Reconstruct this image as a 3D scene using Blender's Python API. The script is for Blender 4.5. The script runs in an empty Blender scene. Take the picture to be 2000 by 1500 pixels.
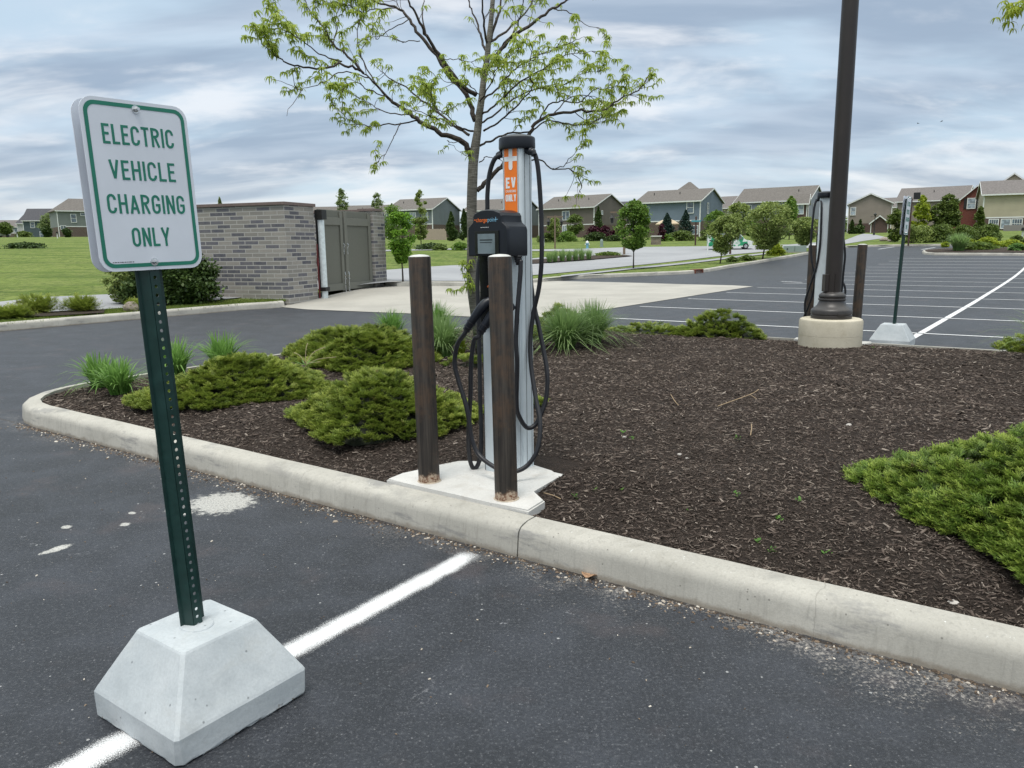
import bpy, bmesh, math, random
import numpy as np
from mathutils import Vector, Matrix
from mathutils.geometry import delaunay_2d_cdt
R = math.radians
rng = np.random.default_rng(7); random.seed(7)
scene = bpy.context.scene
# ------------------------------------------------------------------ camera
EYE = 1.42; PITCH = R(10.26); ROLL = 0.0129; F = 1502.0
Fv = Vector((0, math.cos(PITCH), -math.sin(PITCH)))
R0 = Vector((1, 0, 0)); U0 = Vector((0, math.sin(PITCH), math.cos(PITCH)))
Rv = R0*math.cos(ROLL) - U0*math.sin(ROLL); Uv = U0*math.cos(ROLL) + R0*math.sin(ROLL)
cam = bpy.data.cameras.new('camera'); cam.sensor_width = 36; cam.lens = F/2000*36
cam.clip_start = 0.05; cam.clip_end = 6000
co = bpy.data.objects.new('camera', cam); scene.collection.objects.link(co)
m = Matrix.Identity(4)
for i in range(3):
    m[i][0] = Rv[i]; m[i][1] = Uv[i]; m[i][2] = -Fv[i]
m[2][3] = EYE
co.matrix_world = m
scene.camera = co
# ------------------------------------------------------------------ light
SUN_EL, SUN_AZ = 70, 205      # azimuth measured clockwise from +Y
world = bpy.data.worlds.new('World'); scene.world = world; world.use_nodes = True
def build_world():
    nt = world.node_tree; N = nt.nodes; L = nt.links
    for n in list(N): N.remove(n)
    out = N.new('ShaderNodeOutputWorld')
    sky = N.new('ShaderNodeTexSky'); sky.sky_type = 'NISHITA'; sky.sun_disc = False
    sky.sun_elevation = R(SUN_EL); sky.sun_rotation = R(SUN_AZ); sky.altitude = 200
    sky.air_density = 1.0; sky.dust_density = 2.0; sky.ozone_density = 1.0
    bg = N.new('ShaderNodeBackground'); bg.inputs['Strength'].default_value = 0.112
    def mth(op, a, b=None, clamp=False):
        n = N.new('ShaderNodeMath'); n.operation = op; n.use_clamp = clamp
        for i, v in enumerate((a, b)):
            if v is None: continue
            if isinstance(v, (int, float)): n.inputs[i].default_value = v
            else: L.new(v, n.inputs[i])
        return n.outputs[0]
    tc = N.new('ShaderNodeTexCoord'); sep = N.new('ShaderNodeSeparateXYZ'); L.new(tc.outputs['Generated'], sep.inputs[0])
    z = mth('MAXIMUM', sep.outputs[2], 0.0)
    den = mth('ADD', z, 0.23)
    X = mth('DIVIDE', sep.outputs[0], den); Y = mth('DIVIDE', sep.outputs[1], den)
    def layer(sx, sy, ox, oy, scale, detail, rough, dist, lo, hi):
        cx = N.new('ShaderNodeCombineXYZ')
        L.new(mth('ADD', mth('MULTIPLY', mth('ADD', X, mth('MULTIPLY', Y, 0.22)), sx), ox), cx.inputs[0]); L.new(mth('ADD', mth('MULTIPLY', Y, sy), oy), cx.inputs[1])
        nz = N.new('ShaderNodeTexNoise'); nz.inputs['Scale'].default_value = scale
        nz.inputs['Detail'].default_value = detail; nz.inputs['Roughness'].default_value = rough
        nz.inputs['Distortion'].default_value = dist
        L.new(cx.outputs[0], nz.inputs['Vector'])
        mr = N.new('ShaderNodeMapRange'); mr.interpolation_type = 'SMOOTHSTEP'
        mr.inputs['From Min'].default_value = lo; mr.inputs['From Max'].default_value = hi
        L.new(nz.outputs[0], mr.inputs['Value']); return mr.outputs[0]
    def mix(f, a, b, mode='MIX'):
        n = N.new('ShaderNodeMix'); n.data_type = 'RGBA'; n.blend_type = mode
        for idx, v in ((0, f), (6, a), (7, b)):
            if isinstance(v, (int, float)): n.inputs[idx].default_value = v
            elif isinstance(v, tuple): n.inputs[idx].default_value = (*v, 1)
            else: L.new(v, n.inputs[idx])
        return n.outputs[2]
    dark = layer(0.9, 1.5, 3.1, 1.7, 1.25, 5, .50, .35, .38, .60)      # big dark masses
    lite = layer(0.9, 1.7, 8.3, 2.2, 1.7, 6, .54, .35, .50, .70)      # bright streaks
    wisp = layer(0.8, 2.6, 1.3, 5.2, 1.9, 5, .52, .3, .38, .72)
    hz = N.new('ShaderNodeMapRange'); hz.inputs['From Min'].default_value = 0.0; hz.inputs['From Max'].default_value = 0.16
    hz.interpolation_type = 'SMOOTHSTEP'; L.new(z, hz.inputs['Value'])
    base = mix(hz.outputs[0], (5.3, 6.5, 7.4), (4.9, 6.2, 7.4))
    c = mix(mth('MULTIPLY', dark, .85), base, (2.85, 3.6, 4.7))
    c = mix(mth('MULTIPLY', wisp, .50), c, (6.0, 6.8, 7.8))
    c = mix(mth('MULTIPLY', lite, .75), c, (8.1, 8.3, 8.6))
    # pale warm glow band close to the horizon
    gb = N.new('ShaderNodeMapRange'); gb.inputs['From Min'].default_value = 0.13; gb.inputs['From Max'].default_value = 0.02
    gb.interpolation_type = 'SMOOTHSTEP'; L.new(z, gb.inputs['Value'])
    c = mix(mth('MULTIPLY', gb.outputs[0], mth('ADD', mth('MULTIPLY', wisp, .5), .18)), c, (8.2, 8.2, 8.0))
    # overcast: the cloud deck is brightest overhead
    zz2 = N.new('ShaderNodeMapRange'); zz2.inputs['From Min'].default_value = 0.28; zz2.inputs['From Max'].default_value = 0.5; L.new(z, zz2.inputs['Value'])
    zz = N.new('ShaderNodeMapRange'); zz.inputs['From Min'].default_value = 0.30; zz.inputs['From Max'].default_value = 0.85
    zz.inputs['To Min'].default_value = 1.0; zz.inputs['To Max'].default_value = 2.6
    zz.interpolation_type = 'SMOOTHSTEP'; L.new(z, zz.inputs['Value'])
    c = mix(zz2.outputs[0], c, mix(1.0, c, (1.12, 1.0, .84), 'MULTIPLY'))
    vm = N.new('ShaderNodeVectorMath'); vm.operation = 'SCALE'; L.new(c, vm.inputs[0]); L.new(zz.outputs[0], vm.inputs['Scale'])
    full = mix(0.90, sky.outputs[0], vm.outputs[0])
    L.new(full, bg.inputs['Color']); L.new(bg.outputs[0], out.inputs[0])
build_world()
sun = bpy.data.lights.new('sun', 'SUN'); sun.energy = 2.1; sun.angle = R(22); sun.color = (1.0, .95, .87)
so = bpy.data.objects.new('sun', sun); scene.collection.objects.link(so)
sd = Vector((math.sin(R(SUN_AZ))*math.cos(R(SUN_EL)), math.cos(R(SUN_AZ))*math.cos(R(SUN_EL)), math.sin(R(SUN_EL))))
so.rotation_euler = sd.to_track_quat('Z', 'Y').to_euler()
scene.view_settings.view_transform = 'Standard'; scene.view_settings.look = 'None'
scene.view_settings.exposure = 0.12; scene.view_settings.gamma = 1.0
scene.cycles.max_bounces = 6; scene.cycles.transparent_max_bounces = 6

# ------------------------------------------------------------------ terrain and placing
PR = [(0, 0), (30, 0), (37, .05), (43, .15), (48, .31), (54, .52), (60, .75), (80, 1.25), (110, 1.9), (140, 2.4), (200, 3.2), (400, 4.2), (6000, 4.2)]
PX = np.array([a for a, b in PR], float); PZ = np.array([b for a, b in PR], float)
def sst(t):
    t = np.clip(t, 0, 1); return t*t*(3-2*t)
def T(x, y):
    "height of the lie of the land"
    x = np.asarray(x, float); y = np.asarray(y, float); r = np.hypot(x, y)
    z = np.zeros_like(r)
    for w, o in ((.25, -3.), (.5, 0.), (.25, 3.)): z = z + w*np.interp(np.maximum(r+o, 0), PX, PZ)
    bump = .26*sst((y-17.5)/6)*sst((1.5-x)/5.5)*sst((y+5)/10)
    az = np.arctan2(x, np.maximum(y, .01))
    left = sst((-.2-az)/.3)*.005*np.clip(r-27, 0, 160)
    right = sst((az-.35)/.3)*.004*np.clip(r-60, 0, 100)
    return z + bump + left + right
def Tz(x, y): return float(T(x, y))
def ray(px, py): return Fv + Rv*((px-1000)/F) + Uv*((750-py)/F)
def gp(px, py, z=0.0):
    d = ray(px, py); t = (z-EYE)/d.z; return (d.x*t, d.y*t)
def gt(px, py, dz=0.0):
    "where a sight line meets the land"
    d = ray(px, py); t = 2.0; pt = t
    while t < 600:
        if EYE + d.z*t < Tz(d.x*t, d.y*t)+dz:
            lo, hi = pt, t
            for _ in range(24):
                mi = (lo+hi)/2
                if EYE + d.z*mi < Tz(d.x*mi, d.y*mi)+dz: hi = mi
                else: lo = mi
            return (d.x*hi, d.y*hi)
        pt = t; t *= 1.02
    return (d.x*600, d.y*600)
def at(px, D): return (ray(px, 470).x/ray(px, 470).y*D, D)
def pix3(px, py, D):
    d = ray(px, py); t = D/d.y; return Vector((d.x*t, D, EYE+d.z*t))
AL = R(35.4); CA, SA = math.cos(AL), math.sin(AL)
def W(u, v, z=None):
    "parking-lot axes (u along the kerb, v across it) to world"
    p = (u*CA+v*SA, -u*SA+v*CA)
    return p if z is None else Vector((p[0], p[1], z))
def toUV(p): return (p[0]*CA-p[1]*SA, p[0]*SA+p[1]*CA)
MUV = Matrix.Rotation(-AL, 4, 'Z')

# ------------------------------------------------------------------ object helpers
COL = scene.collection
def tag(o, label=None, cat=None, group=None, kind=None):
    if label: o['label'] = label
    if cat: o['category'] = cat
    if group: o['group'] = group
    if kind: o['kind'] = kind
    return o
def empty(name, loc=(0, 0, 0), rz=0.0):
    o = bpy.data.objects.new(name, None); COL.objects.link(o); o.location = loc; o.rotation_euler = (0, 0, rz)
    o.empty_display_size = .1; return o
def link(name, me, mats, parent=None, mtx=None, smooth=False):
    o = bpy.data.objects.new(name, me); COL.objects.link(o)
    for mm in (mats if isinstance(mats, (list, tuple)) else [mats]): me.materials.append(mm)
    if parent: o.parent = parent
    if mtx is not None: o.matrix_basis = mtx
    if smooth:
        me.polygons.foreach_set('use_smooth', [True]*len(me.polygons))
    return o
class MB:
    "collects shapes into one mesh"
    def __init__(s): s.bm = bmesh.new()
    def box(s, x0, x1, y0, y1, z0, z1, bev=0, mi=0, mtx=None, taper=None):
        b = bmesh.new()
        vs = [b.verts.new(p) for p in ((x0, y0, z0), (x1, y0, z0), (x1, y1, z0), (x0, y1, z0), (x0, y0, z1), (x1, y0, z1), (x1, y1, z1), (x0, y1, z1))]
        if taper:
            for v in vs[4:]:
                v.co.x = (x0+x1)/2 + (v.co.x-(x0+x1)/2)*taper; v.co.y = (y0+y1)/2 + (v.co.y-(y0+y1)/2)*taper
        for f in ((0, 3, 2, 1), (4, 5, 6, 7), (0, 1, 5, 4), (1, 2, 6, 5), (2, 3, 7, 6), (3, 0, 4, 7)): b.faces.new([vs[i] for i in f])
        if bev: bmesh.ops.bevel(b, geom=b.edges[:], offset=bev, segments=2, affect='EDGES', profile=.6)
        s._add(b, mi, mtx); return s
    def lathe(s, prof, n=24, c=(0, 0, 0), mi=0, sy=1.0, mtx=None, cap=True):
        b = bmesh.new(); rings = []
        for r, z in prof:
            if r < 1e-6: rings.append([b.verts.new((c[0], c[1], c[2]+z))]); continue
            rings.append([b.verts.new((c[0]+r*math.cos(2*math.pi*i/n), c[1]+r*sy*math.sin(2*math.pi*i/n), c[2]+z)) for i in range(n)])
        for a, d in zip(rings, rings[1:]):
            for i in range(n):
                j = (i+1) % n
                if len(a) == 1 and len(d) > 1: b.faces.new((a[0], d[j], d[i]))
                elif len(d) == 1 and len(a) > 1: b.faces.new((a[i], a[j], d[0]))
                elif len(a) > 1: b.faces.new((a[i], a[j], d[j], d[i]))
        if cap:
            if len(rings[0]) > 1: b.faces.new(list(reversed(rings[0])))
            if len(rings[-1]) > 1: b.faces.new(rings[-1])
        s._add(b, mi, mtx); return s
    def tube(s, pts, rad, n=8, mi=0, cap=True):
        b = bmesh.new(); pts = [Vector(p) for p in pts]; rings = []
        rads = rad if isinstance(rad, (list, tuple, np.ndarray)) else [rad]*len(pts)
        up = None
        for i, p in enumerate(pts):
            d = (pts[min(i+1, len(pts)-1)]-pts[max(i-1, 0)])
            d = d.normalized() if d.length > 1e-9 else Vector((0, 0, 1))
            if up is None: up = d.orthogonal().normalized()
            up = (up - d*up.dot(d)); up = up.normalized() if up.length > 1e-6 else d.orthogonal().normalized()
            sd_ = d.cross(up)
            rings.append([b.verts.new(p+(up*math.cos(2*math.pi*k/n)+sd_*math.sin(2*math.pi*k/n))*rads[i]) for k in range(n)])
        for a, d in zip(rings, rings[1:]):
            for i in range(n): b.faces.new((a[i], a[(i+1) % n], d[(i+1) % n], d[i]))
        if cap: b.faces.new(list(reversed(rings[0]))); b.faces.new(rings[-1])
        s._add(b, mi, None); return s
    def prism(s, poly, z0, z1, mi=0, mtx=None, bev=0, top_scale=1.0):
        b = bmesh.new(); n = len(poly)
        cx = sum(p[0] for p in poly)/n; cy = sum(p[1] for p in poly)/n
        lo = [b.verts.new((p[0], p[1], z0)) for p in poly]
        hi = [b.verts.new((cx+(p[0]-cx)*top_scale, cy+(p[1]-cy)*top_scale, z1)) for p in poly]
        b.faces.new(list(reversed(lo))); b.faces.new(hi)
        for i in range(n): b.faces.new((lo[i], lo[(i+1) % n], hi[(i+1) % n], hi[i]))
        if bev: bmesh.ops.bevel(b, geom=[e for e in b.edges if abs(e.verts[0].co.z-e.verts[1].co.z) < 1e-6], offset=bev, segments=2, affect='EDGES')
        s._add(b, mi, mtx); return s
    def face(s, pts, mi=0):
        b = bmesh.new(); b.faces.new([b.verts.new(p) for p in pts]); s._add(b, mi, None); return s
    def _add(s, b, mi, mtx):
        if mtx is not None: bmesh.ops.transform(b, matrix=mtx, verts=b.verts[:])
        bmesh.ops.recalc_face_normals(b, faces=b.faces[:])
        for f in b.faces: f.material_index = mi
        me = bpy.data.meshes.new('tmp'); b.to_mesh(me); b.free(); s.bm.from_mesh(me); bpy.data.meshes.remove(me)
    def build(s, name, mats, parent=None, mtx=None, smooth=False, auto=None):
        me = bpy.data.meshes.new(name); s.bm.to_mesh(me); s.bm.free()
        o = link(name, me, mats, parent, mtx)
        if smooth or auto:
            me.polygons.foreach_set('use_smooth', [True]*len(me.polygons))
            if auto:
                try: me.set_sharp_from_angle(angle=R(auto))
                except Exception: pass
        return o
def arrmesh(name, V, Fq, mats, parent=None, mi=None, tip=None, smooth=False, mtx=None):
    "V (n,3), Fq (m,k) with one face size"
    V = np.ascontiguousarray(V, dtype=np.float32); Fq = np.ascontiguousarray(Fq, dtype=np.int32)
    me = bpy.data.meshes.new(name); k = Fq.shape[1]; mN = len(Fq)
    me.vertices.add(len(V)); me.vertices.foreach_set('co', V.ravel())
    me.loops.add(mN*k); me.loops.foreach_set('vertex_index', Fq.ravel())
    me.polygons.add(mN); me.polygons.foreach_set('loop_start', np.arange(0, mN*k, k, dtype=np.int32))
    try: me.polygons.foreach_set('loop_total', np.full(mN, k, dtype=np.int32))
    except Exception: pass
    if mi is not None: me.polygons.foreach_set('material_index', np.ascontiguousarray(mi, dtype=np.int32))
    me.update(calc_edges=True)
    if tip is not None:
        a = me.attributes.new('tip', 'FLOAT', 'POINT'); a.data.foreach_set('value', np.ascontiguousarray(tip, dtype=np.float32))
    return link(name, me, mats, parent, mtx, smooth)
def scatter(tv, tf, ttip, P, M, S):
    "template verts (k,3), faces (f,q) placed at P (n,3) with rotation matrices M (n,3,3) and scales S (n,)"
    n = len(P); k = len(tv)
    V = np.einsum('nij,kj->nki', M, tv)*S[:, None, None] + P[:, None, :]
    Fq = (tf[None]+(np.arange(n)*k)[:, None, None]).reshape(-1, tf.shape[1])
    tp = None if ttip is None else np.tile(ttip, n)
    return V.reshape(-1, 3), Fq, tp
def frames(D, roll=None):
    "rotation matrices whose x axis is D (n,3)"
    D = D/np.linalg.norm(D, axis=1, keepdims=True)
    up = np.tile(np.array([0, 0, 1.]), (len(D), 1)); par = np.abs(D[:, 2]) > .98; up[par] = (1, 0, 0)
    Yv = np.cross(up, D); Yv /= np.linalg.norm(Yv, axis=1, keepdims=True); Zv = np.cross(D, Yv)
    if roll is not None:
        cR, sR = np.cos(roll)[:, None], np.sin(roll)[:, None]; Yv, Zv = Yv*cR+Zv*sR, Zv*cR-Yv*sR
    return np.stack([D, Yv, Zv], axis=2)
def inpoly(P, poly):
    P = np.asarray(P); x, y = P[:, 0], P[:, 1]; c = np.zeros(len(P), bool); n = len(poly); j = n-1
    for i in range(n):
        xi, yi = poly[i]; xj, yj = poly[j]
        if yi != yj:
            c ^= ((yi > y) != (yj > y)) & (x < (xj-xi)*(y-yi)/(yj-yi)+xi)
        j = i
    return c
def dens(poly, step=1.0, closed=True):
    out = []; n = len(poly)
    for i in range(n if closed else n-1):
        a = poly[i]; b = poly[(i+1) % n]; d = math.dist(a, b)
        st = max(step, .03*min(math.hypot(*a), math.hypot(*b))); k = max(1, int(d/st))
        for j in range(k): out.append((a[0]+(b[0]-a[0])*j/k, a[1]+(b[1]-a[1])*j/k))
    if not closed: out.append(poly[-1])
    return out
def sheet(name, poly, dz, material, step=1.0, kind='structure', rmin=1.0, zf=None, thick=0, parent=None):
    "a sheet of ground that follows the land at height dz above it"
    pb = dens(poly, step); pts = list(pb)
    xs = [p[0] for p in pb]; ys = [p[1] for p in pb]; rmax = max(math.hypot(*p) for p in pb)
    if zf is None:
        g = []; r = rmin
        while r < rmax:
            na = 120 if r > 6 else 40
            for i in range(na):
                a = 2*math.pi*(i+.5*(int(math.log(r)*16) % 2))/na; g.append((r*math.sin(a), r*math.cos(a)))
            r *= 1.055
        g = np.array(g)
    else:
        gx, gy = np.meshgrid(np.arange(min(xs), max(xs), step), np.arange(min(ys), max(ys), step)); g = np.stack([gx.ravel(), gy.ravel()], 1)
    if len(g): pts += [tuple(p) for p in g[inpoly(g, pb)]]
    n = len(pb)
    V2, E, Fc, *_ = delaunay_2d_cdt([Vector(p) for p in pts], [(i, (i+1) % n) for i in range(n)], [], 1, 1e-5)
    P = np.array([(v.x, v.y) for v in V2])
    Z = (T(P[:, 0], P[:, 1])+dz) if zf is None else zf(P[:, 0], P[:, 1])
    Fq = [f for f in Fc if len(f) == 3]
    o = arrmesh(name, np.column_stack([P, Z]), np.array(Fq), material, smooth=True, parent=parent)
    me = o.data
    if me.polygons and sum(p.normal.z for p in me.polygons[:50]) < 0: me.flip_normals()
    if kind: o['kind'] = kind
    return o

# ------------------------------------------------------------------ materials
MATS = {}
class NT:
    def __init__(s, name):
        s.m = bpy.data.materials.new(name); s.m.use_nodes = True; s.t = s.m.node_tree; s.N = s.t.nodes; s.L = s.t.links
        s.b = s.N['Principled BSDF']
    def put(s, sock, v):
        if isinstance(v, (int, float)): sock.default_value = v
        elif isinstance(v, tuple): sock.default_value = (*v, 1) if len(sock.default_value) == 4 and len(v) == 3 else v
        else: s.L.new(v, sock)
    def math(s, op, a, b=None, clamp=False):
        n = s.N.new('ShaderNodeMath'); n.operation = op; n.use_clamp = clamp; s.put(n.inputs[0], a)
        if b is not None: s.put(n.inputs[1], b)
        return n.outputs[0]
    def mix(s, f, a, b, mode='MIX'):
        n = s.N.new('ShaderNodeMix'); n.data_type = 'RGBA'; n.blend_type = mode
        s.put(n.inputs[0], f); s.put(n.inputs[6], a); s.put(n.inputs[7], b); return n.outputs[2]
    def co(s, kind='Object', scale=None):
        if kind == 'World': v = s.N.new('ShaderNodeNewGeometry').outputs['Position']
        else: v = s.N.new('ShaderNodeTexCoord').outputs[kind]
        if scale:
            mp = s.N.new('ShaderNodeMapping'); s.L.new(v, mp.inputs[0]); mp.inputs['Scale'].default_value = scale; v = mp.outputs[0]
        return v
    def noise(s, v, scale, detail=3, rough=.5, dist=0):
        n = s.N.new('ShaderNodeTexNoise'); s.L.new(v, n.inputs['Vector']); n.inputs['Scale'].default_value = scale
        n.inputs['Detail'].default_value = detail; n.inputs['Roughness'].default_value = rough; n.inputs['Distortion'].default_value = dist
        return n.outputs[0]
    def voro(s, v, scale, feat='F1', out=0):
        n = s.N.new('ShaderNodeTexVoronoi'); n.feature = feat; s.L.new(v, n.inputs['Vector']); n.inputs['Scale'].default_value = scale
        return n.outputs[out]
    def rng(s, v, a, b, c=0., d=1., smooth=True):
        n = s.N.new('ShaderNodeMapRange'); n.interpolation_type = 'SMOOTHSTEP' if smooth else 'LINEAR'
        s.put(n.inputs['Value'], v); s.put(n.inputs['From Min'], a); s.put(n.inputs['From Max'], b); s.put(n.inputs['To Min'], c); s.put(n.inputs['To Max'], d)
        return n.outputs[0]
    def bump(s, h, strength=.3, dist=.01):
        n = s.N.new('ShaderNodeBump'); n.inputs['Strength'].default_value = strength; n.inputs['Distance'].default_value = dist
        s.L.new(h, n.inputs['Height']); s.L.new(n.outputs[0], s.b.inputs['Normal'])
    def uv_(s):
        "lot axes u and v from world position"
        p = s.co('World'); o = []
        for a in ((CA, -SA, 0), (SA, CA, 0)):
            n = s.N.new('ShaderNodeVectorMath'); n.operation = 'DOT_PRODUCT'; s.L.new(p, n.inputs[0]); n.inputs[1].default_value = a; o.append(n.outputs['Value'])
        return o
    def out(s, color, rough=.7, metal=0, spec=None):
        s.put(s.b.inputs['Base Color'], color); s.put(s.b.inputs['Roughness'], rough); s.put(s.b.inputs['Metallic'], metal)
        if spec is not None: s.b.inputs['Specular IOR Level'].default_value = spec
        return s.m
def simple(name, col, rough=.6, metal=0, var=.12, scale=12, bump=0, spec=None, kind='Object', bscale=60):
    n = NT(name); v = n.co(kind); f = n.noise(v, scale, 5, .6)
    c = n.mix(n.rng(f, .3, .7), tuple(x*(1-var) for x in col), tuple(min(1, x*(1+var)) for x in col))
    if bump: n.bump(n.noise(v, bscale, 4, .6), bump, .005)
    n.out(c, n.rng(f, .3, .7, max(.02, rough-.06), min(1, rough+.06)), metal, spec); return n.m
def _sp(px, py, a, b):
    x, y = gp(px, py); return (x*CA-y*SA, x*SA+y*CA, a, b, 0)
SPILLS = (_sp(432, 982, .22, .20), _sp(350, 1000, .10, .06), _sp(245, 1024, .035, .03), _sp(130, 1029, .035, .025), _sp(108, 1074, .03, .08), _sp(120, 1068, .03, .05), _sp(258, 1002, .03, .02))
def m_asphalt():
    n = NT('asphalt'); w = n.co('World'); U_, V_ = n.uv_()
    big = n.noise(w, .35, 4, .55); mid = n.noise(w, 3.0, 5, .6); fin = n.noise(w, 95, 5, .8); gr = n.voro(w, 120, 'F1')
    c = n.mix(n.rng(big, .3, .7), (.0125, .0150, .0205), (.021, .0245, .033))
    c = n.mix(n.rng(mid, .38, .68, 0, .65), c, (.038, .043, .056))
    fi2 = n.noise(w, 42, 4, .75)
    c = n.mix(n.rng(fi2, .50, .68, 0, .5), c, (.072, .077, .088))
    c = n.mix(n.rng(fin, .54, .68, 0, .9), c, (.15, .155, .165))
    c = n.mix(n.rng(fin, .47, .34, 0, .9), c, (.006, .0065, .008))
    # sparse pale grit and chips of stone showing in the surface
    vo = n.N.new('ShaderNodeTexVoronoi'); n.L.new(w, vo.inputs['Vector']); vo.inputs['Scale'].default_value = 38
    sepc = n.N.new('ShaderNodeSeparateColor'); n.L.new(vo.outputs['Color'], sepc.inputs[0])
    chip = n.math('MULTIPLY', n.math('GREATER_THAN', sepc.outputs[0], .965), n.math('LESS_THAN', vo.outputs['Distance'], n.math('MULTIPLY', sepc.outputs[1], .22)))
    c = n.mix(n.math('MULTIPLY', chip, .8), c, (.40, .40, .40))
    vo2 = n.N.new('ShaderNodeTexVoronoi'); n.L.new(w, vo2.inputs['Vector']); vo2.inputs['Scale'].default_value = 85
    sp2 = n.N.new('ShaderNodeSeparateColor'); n.L.new(vo2.outputs['Color'], sp2.inputs[0])
    ch2_ = n.math('MULTIPLY', n.math('GREATER_THAN', sp2.outputs[0], .93), n.math('LESS_THAN', vo2.outputs['Distance'], n.math('MULTIPLY', sp2.outputs[1], .35)))
    c = n.mix(n.math('MULTIPLY', ch2_, .38), c, (.26, .26, .27))
    # reddish worn areas near the sign block
    c = n.mix(n.math('MULTIPLY', n.rng(n.noise(w, 2.1, 4, .6), .55, .70), .35), c, (.075, .058, .060))
    # pale scuffs
    sc = n.math('MULTIPLY', n.rng(n.noise(w, 4.2, 7, .75, 1.5), .60, .68), n.rng(n.noise(w, 60, 4, .7), .5, .62))
    c = n.mix(n.math('MULTIPLY', sc, .55), c, (.32, .32, .34))
    # grit washed along the foot of the near kerb
    nb = n.noise(w, 1.1, 4, .6)
    wid = n.rng(nb, .36, .62, .10, .55)
    dist = n.math('SUBTRACT', 2.735, V_)
    fall = n.math('SUBTRACT', 1.0, n.math('DIVIDE', dist, wid), True)
    grit = n.math('MULTIPLY', n.rng(n.noise(w, 62, 5, .8), n.math('SUBTRACT', .70, n.math('MULTIPLY', fall, .34)), .70), n.rng(dist, -.2, 0, 0, 1))
    grit = n.math('MULTIPLY', grit, n.math('MULTIPLY', n.rng(n.noise(w, 5.5, 4, .7), .40, .58), n.math('GREATER_THAN', fall, .001)))
    inu = n.math('MULTIPLY', n.rng(U_, -2.2, -1.5), n.rng(U_, 3.2, 2.0))
    inu = n.math('MAXIMUM', inu, .35)
    c = n.mix(n.math('MULTIPLY', n.math('MULTIPLY', grit, .75), inu), c, (.50, .46, .42))
    # dark joint at the foot
    jn = n.math('MULTIPLY', n.rng(n.math('ABSOLUTE', n.math('SUBTRACT', dist, n.rng(nb, .3, .7, .0, .02))), .018, .004), n.rng(n.noise(w, 25, 3, .6), .35, .5))
    c = n.mix(n.math('MULTIPLY', jn, .85), c, (.035, .026, .020))
    # white cement spill beside the sign post
    for (pu, pv, ru, rv, th) in SPILLS:
        du = n.math('DIVIDE', n.math('SUBTRACT', U_, pu), ru); dv = n.math('DIVIDE', n.math('SUBTRACT', V_, pv), rv)
        rr = n.math('SQRT', n.math('ADD', n.math('MULTIPLY', du, du), n.math('MULTIPLY', dv, dv)))
        k = n.math('SUBTRACT', n.math('ADD', 1.0, n.math('MULTIPLY', n.math('SUBTRACT', n.noise(w, 22, 8, .80), .5), 2.2)), rr)
        c = n.mix(n.math('MULTIPLY', n.math('MULTIPLY', n.rng(k, 0, .35), n.rng(fin, .36, .52, .35, 1)), .9), c, (.50, .49, .46))
    n.bump(n.math('ADD', fin, n.math('MULTIPLY', fi2, .6)), .9, .006)
    return n.out(c, n.rng(fin, .3, .7, .46, .74), 0, .5)
def m_paint():
    n = NT('road_paint'); w = n.co('World')
    f = n.noise(w, 260, 4, .8); e = n.noise(w, 9, 4, .6)
    geo = n.N.new('ShaderNodeAttribute'); geo.attribute_name = 'tip'
    k = n.math('ADD', n.math('MULTIPLY', n.math('SUBTRACT', n.math('ADD', n.math('MULTIPLY', f, .8), n.math('MULTIPLY', e, .2)), .5), 2.2), geo.outputs['Fac'])
    a = n.rng(k, .12, .52)
    tr = n.N.new('ShaderNodeBsdfTransparent'); mx = n.N.new('ShaderNodeMixShader'); n.L.new(a, mx.inputs[0]); n.L.new(tr.outputs[0], mx.inputs[1]); n.L.new(n.b.outputs[0], mx.inputs[2])
    n.L.new(mx.outputs[0], n.N['Material Output'].inputs[0])
    return n.out(n.mix(n.rng(f, .3, .6), (.50, .50, .51), (.70, .70, .71)), .6)
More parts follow.
